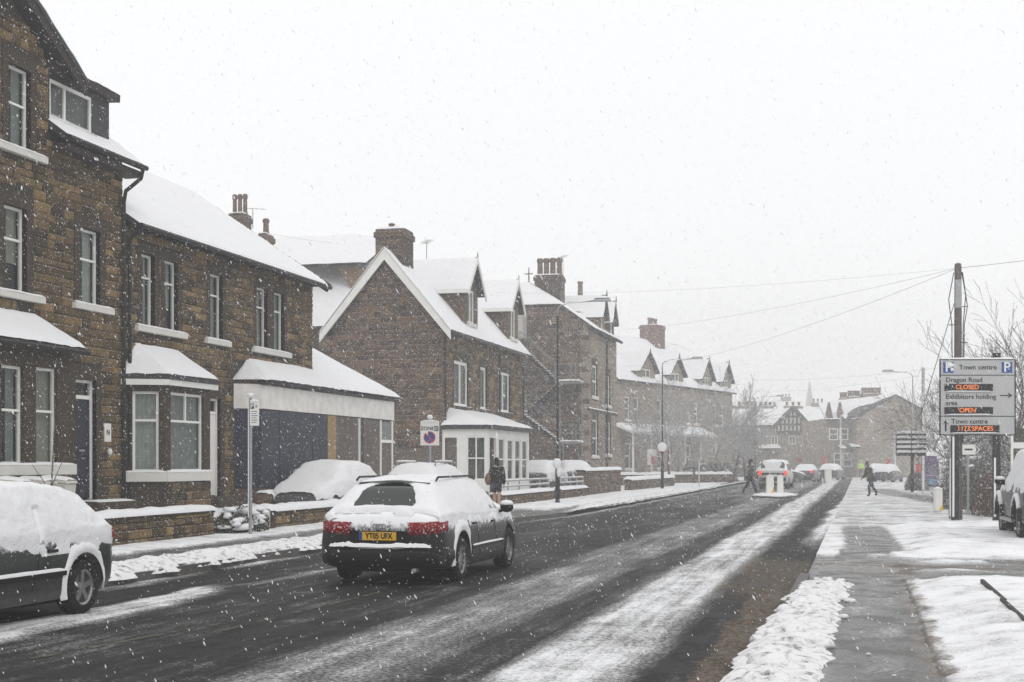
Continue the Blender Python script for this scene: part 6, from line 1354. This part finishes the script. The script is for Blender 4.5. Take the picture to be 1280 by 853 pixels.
wire('overhead wire from telegraph pole to the gabled house dormer', top, (-15.9, 60, 9.3), .25); wire('overhead wire from telegraph pole to the tall house eaves', top, (-16, 88, 10.2), .35, .008); wire('overhead wire from telegraph pole sagging to terrace roof', top, wd(776, 458, 110), .8, .009)
wire('overhead wire from telegraph pole leaving at right edge', top, (14, 30, 7.2), .15, .012); wire('thin wire crossing sky above the second house roof', wd(330, 291, 55), wd(460, 307, 80), .1, .010)
wire('low faint wire over the far street', wd(900, 470, 140), wd(1190, 458, 60), .5, .010); wire('lowest faint wire over the far timbered building', wd(905, 487, 150), wd(1150, 470, 77), .5, .010)
# smaller signs and boards on the right
p = wg(1210, 643, .08); fs = thing('pointer_sign', (p.x, p.y, .08), YAW, 'small white pointer sign aimed right on thin pole, under the big sign', 'sign'); m5 = F * (EYE - .08) / (643 - HV) / F
MB().tube([(0, 0, 0), (0, 0, 2.15)], .035, 6).build('pole', M['galv'], fs); pl_ = MB().prism([(-.18, -.05, 1.8), (.2, -.05, 1.8), (.34, -.05, 1.95), (.2, -.05, 2.1), (-.18, -.05, 2.1)], (0, .02, 0)).build('pointer', M['white'], fs); MB().prism([(.2, -.052, 1.83), (.3, -.052, 1.95), (.2, -.052, 2.07), (.24, -.052, 1.95)], (0, .001, 0)).build('chevron', M['signink'], pl_); MB().box(-.12, .12, -.053, -.051, 1.93, 1.98).build('text_line', M['signink'], pl_)
p = wd(1274, HV, 45); gb = thing('green_board', (p.x, p.y, 0), YAW, 'green and white board with posts at right edge behind off-roader', 'sign')
MB().box(-.25, .8, 0, .04, 1.9, 2.75).build('panel', M['leaf'], gb); MB().box(-.28, -.2, -.03, 0, 1.2, 2.8).box(.18, .26, -.03, 0, 1.2, 2.8).box(-.2, .8, -.02, 0, 2.1, 2.3).build('frame', M['white'], gb); MB().box(-.26, -.2, 0, .06, 0, 1.9).box(.74, .8, 0, .06, 0, 1.9).build('post', M['grey'], gb)
zc = 84; m6 = zc / F; p = wd(1166, HV, zc); pb_ = thing('purple_board', (p.x, p.y, 0), YAW, 'upright purple poster board topped with snow beyond the bollard', 'board'); X = lambda u: (u - 1166) * m6; Zp = lambda v: EYE + (HV - v) * m6
bo = MB().box(X(1158), X(1173.5), 0, .3, .1, Zp(570)).build('board', M['purple'], pb_, bevel=.02); MB().box(X(1159.5), X(1172), -.012, 0, Zp(606), Zp(599)).build('poster_patch', M['cyan'], bo); MB().box(X(1159), X(1173), -.011, 0, Zp(594.5), Zp(594)).build('poster_line', M['white'], bo)
rr_ = random.Random(3)
for i in range(10): a = rr_.uniform(1159, 1168); v = rr_.uniform(573, 592); MB().box(X(a), X(a + rr_.uniform(2, 5)), -.01, 0, Zp(v + 1.1), Zp(v)).build('poster_mark', M['curtain_d'], bo)
sb = MB(); snow_bar(sb, (X(1157), .15, Zp(570)), (X(1174), .15, Zp(570)), .5, .25, 2.); sb.build('snow', M['snow'], pb_, smooth=True)
zc = 74; m7 = zc / F; p = wd(1138, HV, zc); sl = thing('slatted_sign', (p.x, p.y, 0), YAW, 'black direction sign board of snow-lined slats on a post', 'sign'); X = lambda u: (u - 1138) * m7; Zp = lambda v: EYE + (HV - v) * m7
for u in (1141,): MB().tube([(X(u), .1, 0), (X(u), .1, Zp(540))], .09, 8).build('post', M['dark'], sl)
MB().box(X(1120), X(1158), .06, .1, Zp(570), Zp(539)).build('backing', M['black'], sl)
for i in range(5):
    for a, b in ((1120.5, 1138.5), (1139.5, 1157.5)):
        v = 540 + 6 * i; s_ = MB().box(X(a), X(b), -.04, .06, Zp(v + 4.6), Zp(v)).build('slat', M['black'], sl, bevel=.01); sb = MB(); sb.grid(lambda i_, j_: (X(a) + (X(b) - X(a)) * i_ / 14, -.05 - .02 * nz(i_ * .7, v), Zp(v + 2.2 + .7 * nz(i_ * .5, v)) * (1 - j_) + (Zp(v) + .04) * j_), 14, 1); snow_bar(sb, (X(a), 0, Zp(v)), (X(b), 0, Zp(v)), .14, .06, v); sb.build('snow', M['snow'], s_, smooth=True)
for i, (u0, u1, v0, v1, zc, lab) in enumerate(((1108, 1113, 574, 586, 118, 'small red banner at the foot of the plain stone gable'), (1145, 1157, 580, 592, 100, 'red banner behind the tall pale pole'), (1027, 1033, 571, 580, 150, 'far red sign near street end, right of the red-lamped car'), (996, 1002, 572, 579, 160, 'faint far red sign above the dark braking car'))):
    mm = zc / F; p = wd(u0, HV, zc); b = thing('red_banner', (p.x, p.y, 0), YAW, lab, 'banner', 'far red banners'); MB().box(0, (u1 - u0) * mm, 0, .06, EYE + (HV - v1) * mm, EYE + (HV - v0) * mm).build('panel', M['banner'], b); MB().tube([(.1, .08, 0), (.1, .08, EYE + (HV - v0) * mm)], .06, 6).build('post', M['grey'], b)
# ------------------------------------------------------------------ island and bollards
pI = wg(968, 621); isl = thing('traffic_island', (pI.x, pI.y, 0), 0, 'oval snow-covered traffic island in the middle of the road', 'traffic island')
def oval(rx, ry, z, n=28): return [(rx * math.cos(2*PI*k/n), ry * math.sin(2*PI*k/n), z) for k in range(n)]
MB().prism(oval(1.0, 3.4, -.03), (0, 0, .13)).build('kerb', M['kerbstone'], isl); sb = MB(); sb.blob((0, 0, .07), 1.02, 3.5, .12, seed=3., n=28, m=8, amp=.1, flat=.6); sb.build('snow', M['snow'], isl, smooth=True)
def bollard(label, loc, h, wdt, yellow=True, grp='white bollards'):
    o = thing('bollard', loc, YAW, label, 'bollard', grp); d = wdt * .7
    b = MB().add([(-wdt/2, -d/2, 0), (wdt/2, -d/2, 0), (wdt/2, d/2, 0), (-wdt/2, d/2, 0), (-wdt*.46, -d*.46, h), (wdt*.46, -d*.46, h), (wdt*.46, d*.46, h), (-wdt*.46, d*.46, h)], [(3,2,1,0),(0,1,5,4),(1,2,6,5),(2,3,7,6),(3,0,4,7),(4,5,6,7)]).build('body', M['bollard'], o, bevel=.025)
    if yellow: MB().add([(.0, -d/2 - .006, .03), (wdt*.49, -d/2 - .006, .03), (wdt*.47, -d/2 + .004, h * .45), (wdt*.2, -d/2 + .003, h * .2)], [(0, 1, 2, 3)]).build('yellow_panel', M['yellow'], b, recalc=False)
    sb = MB(); snow_bar(sb, (-wdt*.45, 0, h), (wdt*.45, 0, h), d, .06, h); sb.build('snow', M['snow'], b, smooth=True)
bollard('left one of the pair of white bollards on traffic island', (pI.x - .18, pI.y - .6, .12), .86, .36); bollard('right one of the pair of white bollards on traffic island', (pI.x + .25, pI.y + .4, .12), .86, .30, False)
p = wg(1172.5, 639, .06); bollard('white and yellow bollard left of the big sign posts', (p.x, p.y, .05), .74, .27)
p = wg(858, 602, .1); bollard('white and yellow bollard in front of the snowy hedge', (p.x, p.y, .1), .72, .34); p = wg(1035, 603); bollard('far pale bollard near the bend beyond the braking cars', (p.x, p.y, 0), 1.1, .55, False); p = wg(785, 596, .3); bollard('far white block by the terrace wall', (p.x, p.y, .3), .9, .42, False)
# ------------------------------------------------------------------ people
def skin_mesh(name, J, B, root, mat, sub=2):
    me = bpy.data.meshes.new(name); ks = list(J); me.from_pydata([J[k][0] for k in ks], [(ks.index(a), ks.index(b)) for a, b in B], [])
    o = bpy.data.objects.new('tmp', me); COL.objects.link(o); m = o.modifiers.new('s', 'SKIN'); m.use_smooth_shade = True
    for i, k in enumerate(ks):
        r = J[k][1]; me.skin_vertices[0].data[i].radius = r if isinstance(r, tuple) else (r, r); me.skin_vertices[0].data[i].use_root = (k == root)
    o.modifiers.new('d', 'SUBSURF').levels = sub; o.modifiers['d'].render_levels = sub
    dg = bpy.context.evaluated_depsgraph_get(); out = bpy.data.meshes.new_from_object(o.evaluated_get(dg)); bpy.data.objects.remove(o)
    out.name = name; out.materials.clear(); out.materials.append(mat); out.polygons.foreach_set('use_smooth', [True] * len(out.polygons)); return out
def person(label, loc, rz, h, lean, legs, arms, coat, trou, hairmat='hair', hood=True, skirt=False, bare=False, coatlen=.12):
    """local x = the way they face; legs/arms: (upper swing, lower bend) in radians for left and right"""
    o = thing('person', loc, rz, label, 'person'); s = h / 1.75
    hip = Vector((0, 0, .90 * s)); up = Vector((math.sin(lean), 0, math.cos(lean)))
    wst, chs, nck = hip + up * .16 * s, hip + up * .40 * s, hip + up * .56 * s; hd = nck + Vector((math.sin(lean * 1.5), 0, math.cos(lean * 1.5))) * .17 * s
    J = {'hip': (hip, (.15*s, .11*s)), 'wst': (wst, (.14*s, .10*s)), 'chs': (chs, (.17*s, .115*s)), 'nck': (nck, .055*s), 'jaw': (hd - up * .05 * s + Vector((.02*s, 0, 0)), (.07*s, .08*s)), 'hd': (hd + up * .04 * s, (.078*s, .09*s))}
    Bn = [('hip', 'wst'), ('wst', 'chs'), ('chs', 'nck'), ('nck', 'jaw'), ('jaw', 'hd')]; low = 9
    for k, sg in (('L', 1), ('R', -1)):
        a, b = legs[0 if sg > 0 else 1]; hj = hip + Vector((0, sg * .09 * s, -.04 * s)); kn = hj + Vector((math.sin(a), 0, -math.cos(a))) * .42 * s; an = kn + Vector((math.sin(a - b), 0, -math.cos(a - b))) * .41 * s; toe = an + Vector((.16 * math.cos(a - b), 0, .10 * math.sin(a - b) - .03)) * s
        J.update({'h' + k: (hj, .092*s), 'k' + k: (kn, .062*s), 'a' + k: (an, .043*s), 't' + k: (toe, .038*s)}); Bn += [('hip', 'h' + k), ('h' + k, 'k' + k), ('k' + k, 'a' + k), ('a' + k, 't' + k)]; low = min(low, an.z - .07*s, toe.z - .04*s)
        a, b = arms[0 if sg > 0 else 1]; sh_ = chs + up * .09 * s + Vector((0, sg * .19 * s, 0)); el = sh_ + Vector((math.sin(a), sg * .12, -math.cos(a))) * .29 * s; wr = el + Vector((math.sin(a + b), 0, -math.cos(a + b))) * .25 * s; d = (wr - el).normalized()
        J.update({'s' + k: (sh_, .062*s), 'e' + k: (el, .045*s), 'w' + k: (wr, .030*s), 'p' + k: (wr + d * .07 * s, (.036*s, .02*s))}); Bn += [('chs', 's' + k), ('s' + k, 'e' + k), ('e' + k, 'w' + k), ('w' + k, 'p' + k)]
        side = d.cross(Vector((0, 1, 0))).normalized()
        for f in range(4):
            st_ = wr + d * .09 * s + side * (.028 - .019 * f) * s; ln = (.065, .078, .072, .055)[f] * s; J[f'f{f}{k}'] = (st_, .0095*s); J[f'g{f}{k}'] = (st_ + (d * .9 + Vector((0, -sg * .4, 0))) * ln, .008*s); Bn += [('p' + k, f'f{f}{k}'), (f'f{f}{k}', f'g{f}{k}')]
        th_ = wr + d * .035 * s + side * .035 * s; J['x' + k] = (th_, .010*s); J['z' + k] = (th_ + (d * .7 + side * .6) * .05 * s, .0085*s); Bn += [('p' + k, 'x' + k), ('x' + k, 'z' + k)]
    for k in J: J[k] = (J[k][0] - Vector((0, 0, low)), J[k][1])
    link('body', skin_mesh('body', J, Bn, 'hip', M['skin'], 2), o)
    def sub_(names, grow, extra=None):
        JJ = {k: (J[k][0], tuple(x + grow * s for x in J[k][1]) if isinstance(J[k][1], tuple) else J[k][1] + grow * s) for k in names}
        if extra: JJ.update(extra)
        return JJ, [(a, b) for a, b in Bn if a in JJ and b in JJ]
    hz = J['hip'][0]
    if not bare:
        JJ, BB = sub_(['hip', 'hL', 'hR', 'kL', 'kR', 'aL', 'aR'], .018); link('trousers', skin_mesh('trousers', JJ, BB, 'hip', M[trou], 2), o)
    else:
        JJ, BB = sub_(['hip', 'hL', 'hR'], .02); JJ['kL'] = (J['hL'][0].lerp(J['kL'][0], .75), .085*s); JJ['kR'] = (J['hR'][0].lerp(J['kR'][0], .75), .085*s); BB += [('hL', 'kL'), ('hR', 'kR')]; link('skirt', skin_mesh('skirt', JJ, BB, 'hip', M[trou], 2), o)
    JJ, BB = sub_(['wst', 'chs', 'nck', 'sL', 'sR', 'eL', 'eR', 'wL', 'wR', 'hip'], .042); JJ['hem'] = (hz - up * coatlen * s, (.17*s, .135*s)); BB.append(('hip', 'hem')); link('coat', skin_mesh('coat', JJ, BB, 'chs', M[coat], 2), o)
    for k in 'LR': JJ, BB = sub_(['a' + k, 't' + k], .016); link('shoe', skin_mesh('shoe', JJ, BB, 'a' + k, M['black'], 2), o)
    hc = J['hd'][0]; R3 = .105 * s
    hm = MB().blob((hc.x - .018*s, 0, hc.z + .012*s), R3 * 1.02, R3 * .95, R3 * 1.12, seed=2., n=12, m=8, amp=.1); 
    if hood: hm.blob((hc.x - .05*s, 0, hc.z - .08*s), R3 * .8, R3 * .95, R3 * 1.1, seed=3., n=12, m=8, amp=.12)
    hm.build('hood' if hairmat != 'hair' else 'hair', M[hairmat], o, smooth=True)
    f = MB(); fx_ = hc.x + .088 * s
    f.blob((fx_ + .012*s, 0, hc.z - .035*s), .016*s, .012*s, .024*s, amp=.0).build('nose', M['skin'], o, smooth=True)
    for sg in (-1, 1):
        MB().blob((fx_ - .006*s, sg * .032*s, hc.z - .01*s), .008*s, .012*s, .008*s, amp=0).build('eye', M['black'], o, smooth=True); MB().blob((hc.x - .01*s, sg * .088*s, hc.z - .03*s), .02*s, .012*s, .03*s, amp=0).build('ear', M['skin'], o, smooth=True)
    MB().blob((fx_ - .004*s, 0, hc.z - .075*s), .008*s, .024*s, .006*s, amp=0).build('mouth', M['tan'], o, smooth=True)
    return o, J, s
p = wg(621, 640, .1)
o, J, s = person('woman in black coat and short skirt walking away past the shopfront', (p.x, p.y, .14), PI/2 + .1, 1.58, .04, ((.12, .1), (-.18, .15)), ((-.1, .3), (.15, .2)), 'coat_black', 'denim', bare=True, coatlen=.16)
bagp = Vector((p.x - .27, p.y - .06, .14)); bag = thing('shoulder_bag', bagp, .3, 'tan leather bag hanging from the left shoulder of the walking woman', 'bag')
MB().blob((0, 0, .98), .10, .17, .19, seed=2., n=12, m=8, amp=.12).build('body', M['tan'], bag, smooth=True); MB().tube([(.0, -.10, 1.1), (.06, -.06, 1.30), (.10, .0, 1.34), (.06, .06, 1.3), (0, .10, 1.1)], .014, 6).build('strap', M['tan'], bag)
p = wg(938, 619); person('person in olive coat and jeans striding across near the island bollards', (p.x, p.y, .0), -.35, 1.78, .06, ((.42, .08), (-.38, .25)), ((-.3, .3), (.3, .3)), 'coat_olive', 'denim', coatlen=.06)
p = wg(1089, 621, .02); person('hunched person in grey hooded coat stepping through junction snow', (p.x, p.y, .03), PI + .55, 1.66, .30, ((.45, .55), (-.35, .30)), ((.2, .5), (.1, .7)), 'coat_grey', 'denim', 'coat_grey', coatlen=.2)
p = wg(1076, 597.5); person('far worker in bright green hi-vis jacket at the junction', (p.x, p.y, .0), -1.2, 1.75, .02, ((.05, .05), (-.08, .05)), ((.2, .5), (-.1, .3)), 'hivis', 'denim', 'hivis')
# ------------------------------------------------------------------ trees and shrubs
def bare_tree(label, loc, h, seed, tr=.14, levels=5, spread=.55, first=.28, mat='bark', tmat='twig', kids=(4, 4, 3, 3, 2), shrink=.68, name='bare_tree', cat='tree', group='bare trees', up=.25, minr=.006):
    r = random.Random(seed); o = thing(name, loc, r.random() * 6, label, cat, group); tk, cr_ = MB(), MB()
    def grow(p, d, L, rad, lv):
        n = 3 if lv < 3 else 2; pts = [p]; q = Vector(p); dd = Vector(d); rs = [rad]
        for i in range(n):
            dd = (dd + Vector((r.gauss(0, .12), r.gauss(0, .12), r.gauss(0, .08) + up * .12))).normalized(); q = q + dd * L / n; pts.append(q.copy()); rs.append(max(minr, rad * (1 - .45 * (i + 1) / n)))
        (tk if lv == 0 else cr_).tube(pts, rs, 8 if lv == 0 else 5 if lv < 2 else 3, caps=lv == 0)
        if lv >= levels: return
        for k in range(kids[min(lv, len(kids) - 1)]):
            t = 1.0 if k == 0 else r.uniform(.35, 1.0); i = min(n - 1, int(t * n)); b = pts[i].lerp(pts[i + 1], t * n - i if t < 1 else 1.0)
            az = r.uniform(0, 2*PI); sd_ = dd.orthogonal().normalized(); sd_.rotate(Matrix.Rotation(az, 3, dd)); sp = spread * (.35 if k == 0 else r.uniform(.7, 1.35))
            grow(b, (dd * math.cos(sp) + sd_ * math.sin(sp)).normalized(), L * shrink * r.uniform(.75, 1.15), rs[i + 1] * (.8 if k == 0 else .6), lv + 1)
    grow(Vector((0, 0, -.1)), Vector((r.gauss(0, .04), r.gauss(0, .04), 1)).normalized(), h * first, tr, 0)
    tk.build('trunk', M[mat], o, smooth=True, recalc=False); cr_.build('crown', M[tmat], o, recalc=False); return o
for i, (u, v, zc, h, lab) in enumerate(((838, 590, 88, 6.0, 'pale forked bare tree in front of the terrace veranda'), (868, 590, 100, 6.6, 'bare tree rising behind the snowy hedge'), (893, 590, 104, 8.0, 'tallest bare tree before the right end of the terrace'), (915, 590, 106, 6.2, 'spreading bare tree left of the hazy lamp post'), (932, 590, 112, 5.0, 'small bare tree under the hazy lamp post'), (852, 590, 106, 7.4, 'slender bare tree against the middle of the terrace'))):
    p = wd(u, v, zc); bare_tree(lab, (p.x, p.y, 0), h * 1.5, 20 + i, tr=.11, tmat='twig_snow', kids=(5, 5, 4, 4, 2), minr=.012)
for i, (u, zc, h, lab) in enumerate(((1268, 50, 7.6, 'bare tree at the right edge behind the guidance sign'), (1240, 62, 6.6, 'bare tree seen between the right sign post and pole'), (1185, 66, 6.4, 'bare tree just left behind the guidance sign'), (1215, 72, 7.2, 'bare tree seen above the pointer sign'), (1165, 92, 7.2, 'far bare tree above the purple board'), (1150, 110, 8.5, 'hazy bare tree right of the plain stone gable'), (1296, 58, 8.0, 'bare tree leaning in from beyond the right edge'))):
    p = wd(u, 600, zc); bare_tree(lab, (p.x, p.y, 0), h * 1.45, 40 + i, tr=.12, tmat='twig', kids=(5, 4, 4, 3, 2), minr=.007)
for i, (u, zc, h, lab) in enumerate(((955, 260, 15, 'faint far bare tree left of the church spire'), (935, 250, 12, 'faint far bare tree above the left far roof'))):
    p = wd(u, 600, zc); bare_tree(lab, (p.x, p.y, 0), h * 1.4, 60 + i, tr=.3, kids=(4, 4, 3, 3, 2), minr=.03)
def bush(label, loc, rx, ry, h, n, seed, mats=(('twig_snow', .6),), snowb=20, rz=0.0, leaf=.06, name='bush', group='snowy bushes', stems=20):
    r = random.Random(seed); o = thing(name, loc, rz, label, 'bush', group); sp = MB()
    for i in range(stems): a, d = r.uniform(0, 2*PI), r.random() ** .5; sp.tube([(rx * .3 * d * math.cos(a), ry * .6 * d * math.sin(a), -.05), (rx * .7 * d * math.cos(a), ry * .9 * d * math.sin(a), h * r.uniform(.6, .95))], [.02, .006], 4, False)
    sp.build('stems', M['bark'], o, recalc=False)
    for mat, fr_ in mats:
        lf = MB()
        for i in range(int(n * fr_)):
            a, d, t = r.uniform(0, 2*PI), r.random() ** .4, r.random(); w_ = (1 - .55 * t * t) * (1 + .25 * nz(math.cos(a) * 2 + seed, math.sin(a) * 2, t * 3))
            c = Vector((rx * d * w_ * math.cos(a), ry * d * w_ * math.sin(a), h * t * (1 + .15 * nz(a * 2, seed)))); q = Vector((r.gauss(0, 1), r.gauss(0, 1), r.gauss(0, 1) + .4)).normalized() * leaf * r.uniform(.6, 1.7); k = q.orthogonal().normalized() * leaf * .33
            lf.quad(c - q, c + k, c + q, c - k)
        lf.build('foliage', M[mat], o, recalc=False)['kind'] = 'stuff'
    sb = MB()
    for i in range(snowb): a, d, t = r.uniform(0, 2*PI), r.random() ** .5, r.uniform(.3, 1); w_ = 1 - .55 * t * t; sb.blob((rx * d * w_ * math.cos(a), ry * d * w_ * math.sin(a), h * t * .98), rx * r.uniform(.05, .16), ry * r.uniform(.04, .10) + .03, h * r.uniform(.03, .07), seed=i * 1.1 + seed, n=6, m=4, amp=.6, flat=.4)
    if snowb: sb.build('snow', M['snow'], o, smooth=True)['kind'] = 'stuff'
    return o
TW = (('twig_snow', .5), ('twig', .9))
for i, (u, v, rx, ry, h, n, lab) in enumerate(((800, 596, 1.6, 2.4, 1.9, 1600, 'snowy bush in front of the terrace door'), (835, 600, 1.5, 4.2, 1.7, 2400, 'long frosted hedge left of the yellow-footed bollard'), (872, 602, 1.5, 4.0, 1.6, 2400, 'frosted hedge right of the yellow-footed bollard'), (898, 602, 1.6, 4.0, 1.5, 2200, 'round frosted hedge end nearest the road'), (905, 596, 2.2, 3.5, 3.4, 3000, 'tall frosted shrub behind the hedge end'), (926, 597, 2.0, 3.0, 3.0, 2600, 'frosted shrub left of the striding person'), (940, 596, 1.4, 2.4, 2.9, 2000, 'snow-laden dark conifer behind the striding person'), (880, 594, 2.4, 3.6, 4.0, 3200, 'big frosted shrub beneath the bare trees'), (855, 594, 2.0, 3.4, 2.6, 2400, 'frosted shrub before the veranda'))):
    p = wg(u, v, .1); bush(lab, (p.x, p.y, .05), rx, ry, h, int(n * 1.5), 70 + i, TW if i != 6 else (('leaf', .6), ('twig_snow', .4)), snowb=26, leaf=.11)
for i, (u, zc, rx, h, lab, mt) in enumerate(((1225, 42.5, .75, 1.5, 'dark evergreen bush under the right half of the guidance sign', (('leaf', .6), ('twig', .4))), (1238, 41, .55, 1.2, 'russet-leaved bush beside the off-roader front wheel', (('leaf_red', .5), ('twig', .5))), (1205, 48, .9, 1.5, 'twiggy bush behind the pointer sign pole', TW), (1255, 50, 1.6, 2.6, 'large twiggy bush behind the off-roader', TW), (1222, 56, 2.0, 3.2, 'tall frosted thicket behind the guidance sign', TW), (1205, 58, 1.0, 2.6, 'frosted thicket left of the guidance sign posts', TW), (1240, 70, 3.0, 3.8, 'far frosted thicket on the right', TW), (1146, 79, .7, 1.0, 'low snowy bush at the foot of slatted sign', TW), (1275, 62, 2.6, 3.4, 'frosted thicket by the green board', TW))):
    p = wd(u, HV + F * 1.6 / zc, zc); bush(lab, (p.x, p.y, .03), rx, rx, h, 2600, 90 + i, mt, snowb=16 if i > 1 else 4, leaf=.035 if i < 2 else .07)
# thin sapling in front of the bay
sp = thing('sapling', (-14.2, 22.0, .3), 0, 'thin leafless sapling in front of the left bay window', 'plant'); MB().tube([(0, 0, 0), (.03, .1, 1.2), (0, .25, 2.5)], [.02, .015, .005], 5).tube([(.02, .08, .9), (.05, .5, 1.5)], [.01, .004], 4).tube([(.02, .1, .8), (-.05, -.4, 1.3)], [.01, .004], 4).build('stem', M['bark'], sp)
# ------------------------------------------------------------------ falling snow and the hazy air
fl = MB(); r = random.Random(99)
def flake(x, y, z, s):
    a = Vector((.46 + r.gauss(0, .13), r.gauss(0, .2), -.8 + r.gauss(0, .13))).normalized(); b = a.orthogonal().normalized(); c = a.cross(b); L = s * r.uniform(1.8, 4.2); q = Vector((x, y, z))
    fl.add([q - a * L, q + b * s, q + c * s, q - b * s, q - c * s, q + a * L], [(0, 2, 1), (0, 3, 2), (0, 4, 3), (0, 1, 4), (5, 1, 2), (5, 2, 3), (5, 3, 4), (5, 4, 1)])
NF = 120000
for i in range(NF): flake(r.uniform(-17, 7), 5.0 + 46 * r.random() ** 1.1, r.uniform(.05, 9.5), r.uniform(.0018, .0043))
for i in range(150000):                                  # extra oversized far flakes, added as a haze veil over the distance
    y = 42 + 120 * r.random() ** .8; x = r.uniform(-.55, .16) * y + r.uniform(-3, 3); q = Vector((x, y, r.uniform(.05, 4 + .10 * y))); s_ = r.uniform(.55, 1.0) * (.006 + .00021 * y)
    a = Vector((r.gauss(0, 1), r.gauss(0, 1), r.gauss(0, 1))).normalized(); b = a.orthogonal().normalized(); c = a.cross(b)
    fl.add([q + a * s_ * 1.3, q + b * s_ - a * s_ * .5, q + c * s_ * .9 - b * s_ * .5 - a * s_ * .5, q - c * s_ * .9 - b * s_ * .5 - a * s_ * .5], [(0, 1, 2), (0, 2, 3), (0, 3, 1), (1, 3, 2)])
tag(fl.build('falling_snow', M['snow'], recalc=False), 'snowflakes falling through the air over the street', 'snowfall', kind='stuff')
me = MB().box(-270, 270, -32, 570, -1.2, 29).mesh('haze'); hzo = link('haze', me); hzo['kind'] = 'stuff'; hzo['label'] = 'thin white snow haze filling the street air'; hzo['category'] = 'haze'
hm_ = bpy.data.materials.new('haze_air'); hm_.use_nodes = True; t = hm_.node_tree; t.nodes.clear(); oo = t.nodes.new('ShaderNodeOutputMaterial'); pv = t.nodes.new('ShaderNodeVolumePrincipled')
pv.inputs['Color'].default_value = (1, 1, 1, 1); pv.inputs['Density'].default_value = 0.0023; pv.inputs['Anisotropy'].default_value = 0.0
t.links.new(pv.outputs[0], oo.inputs['Volume']); me.materials.append(hm_)
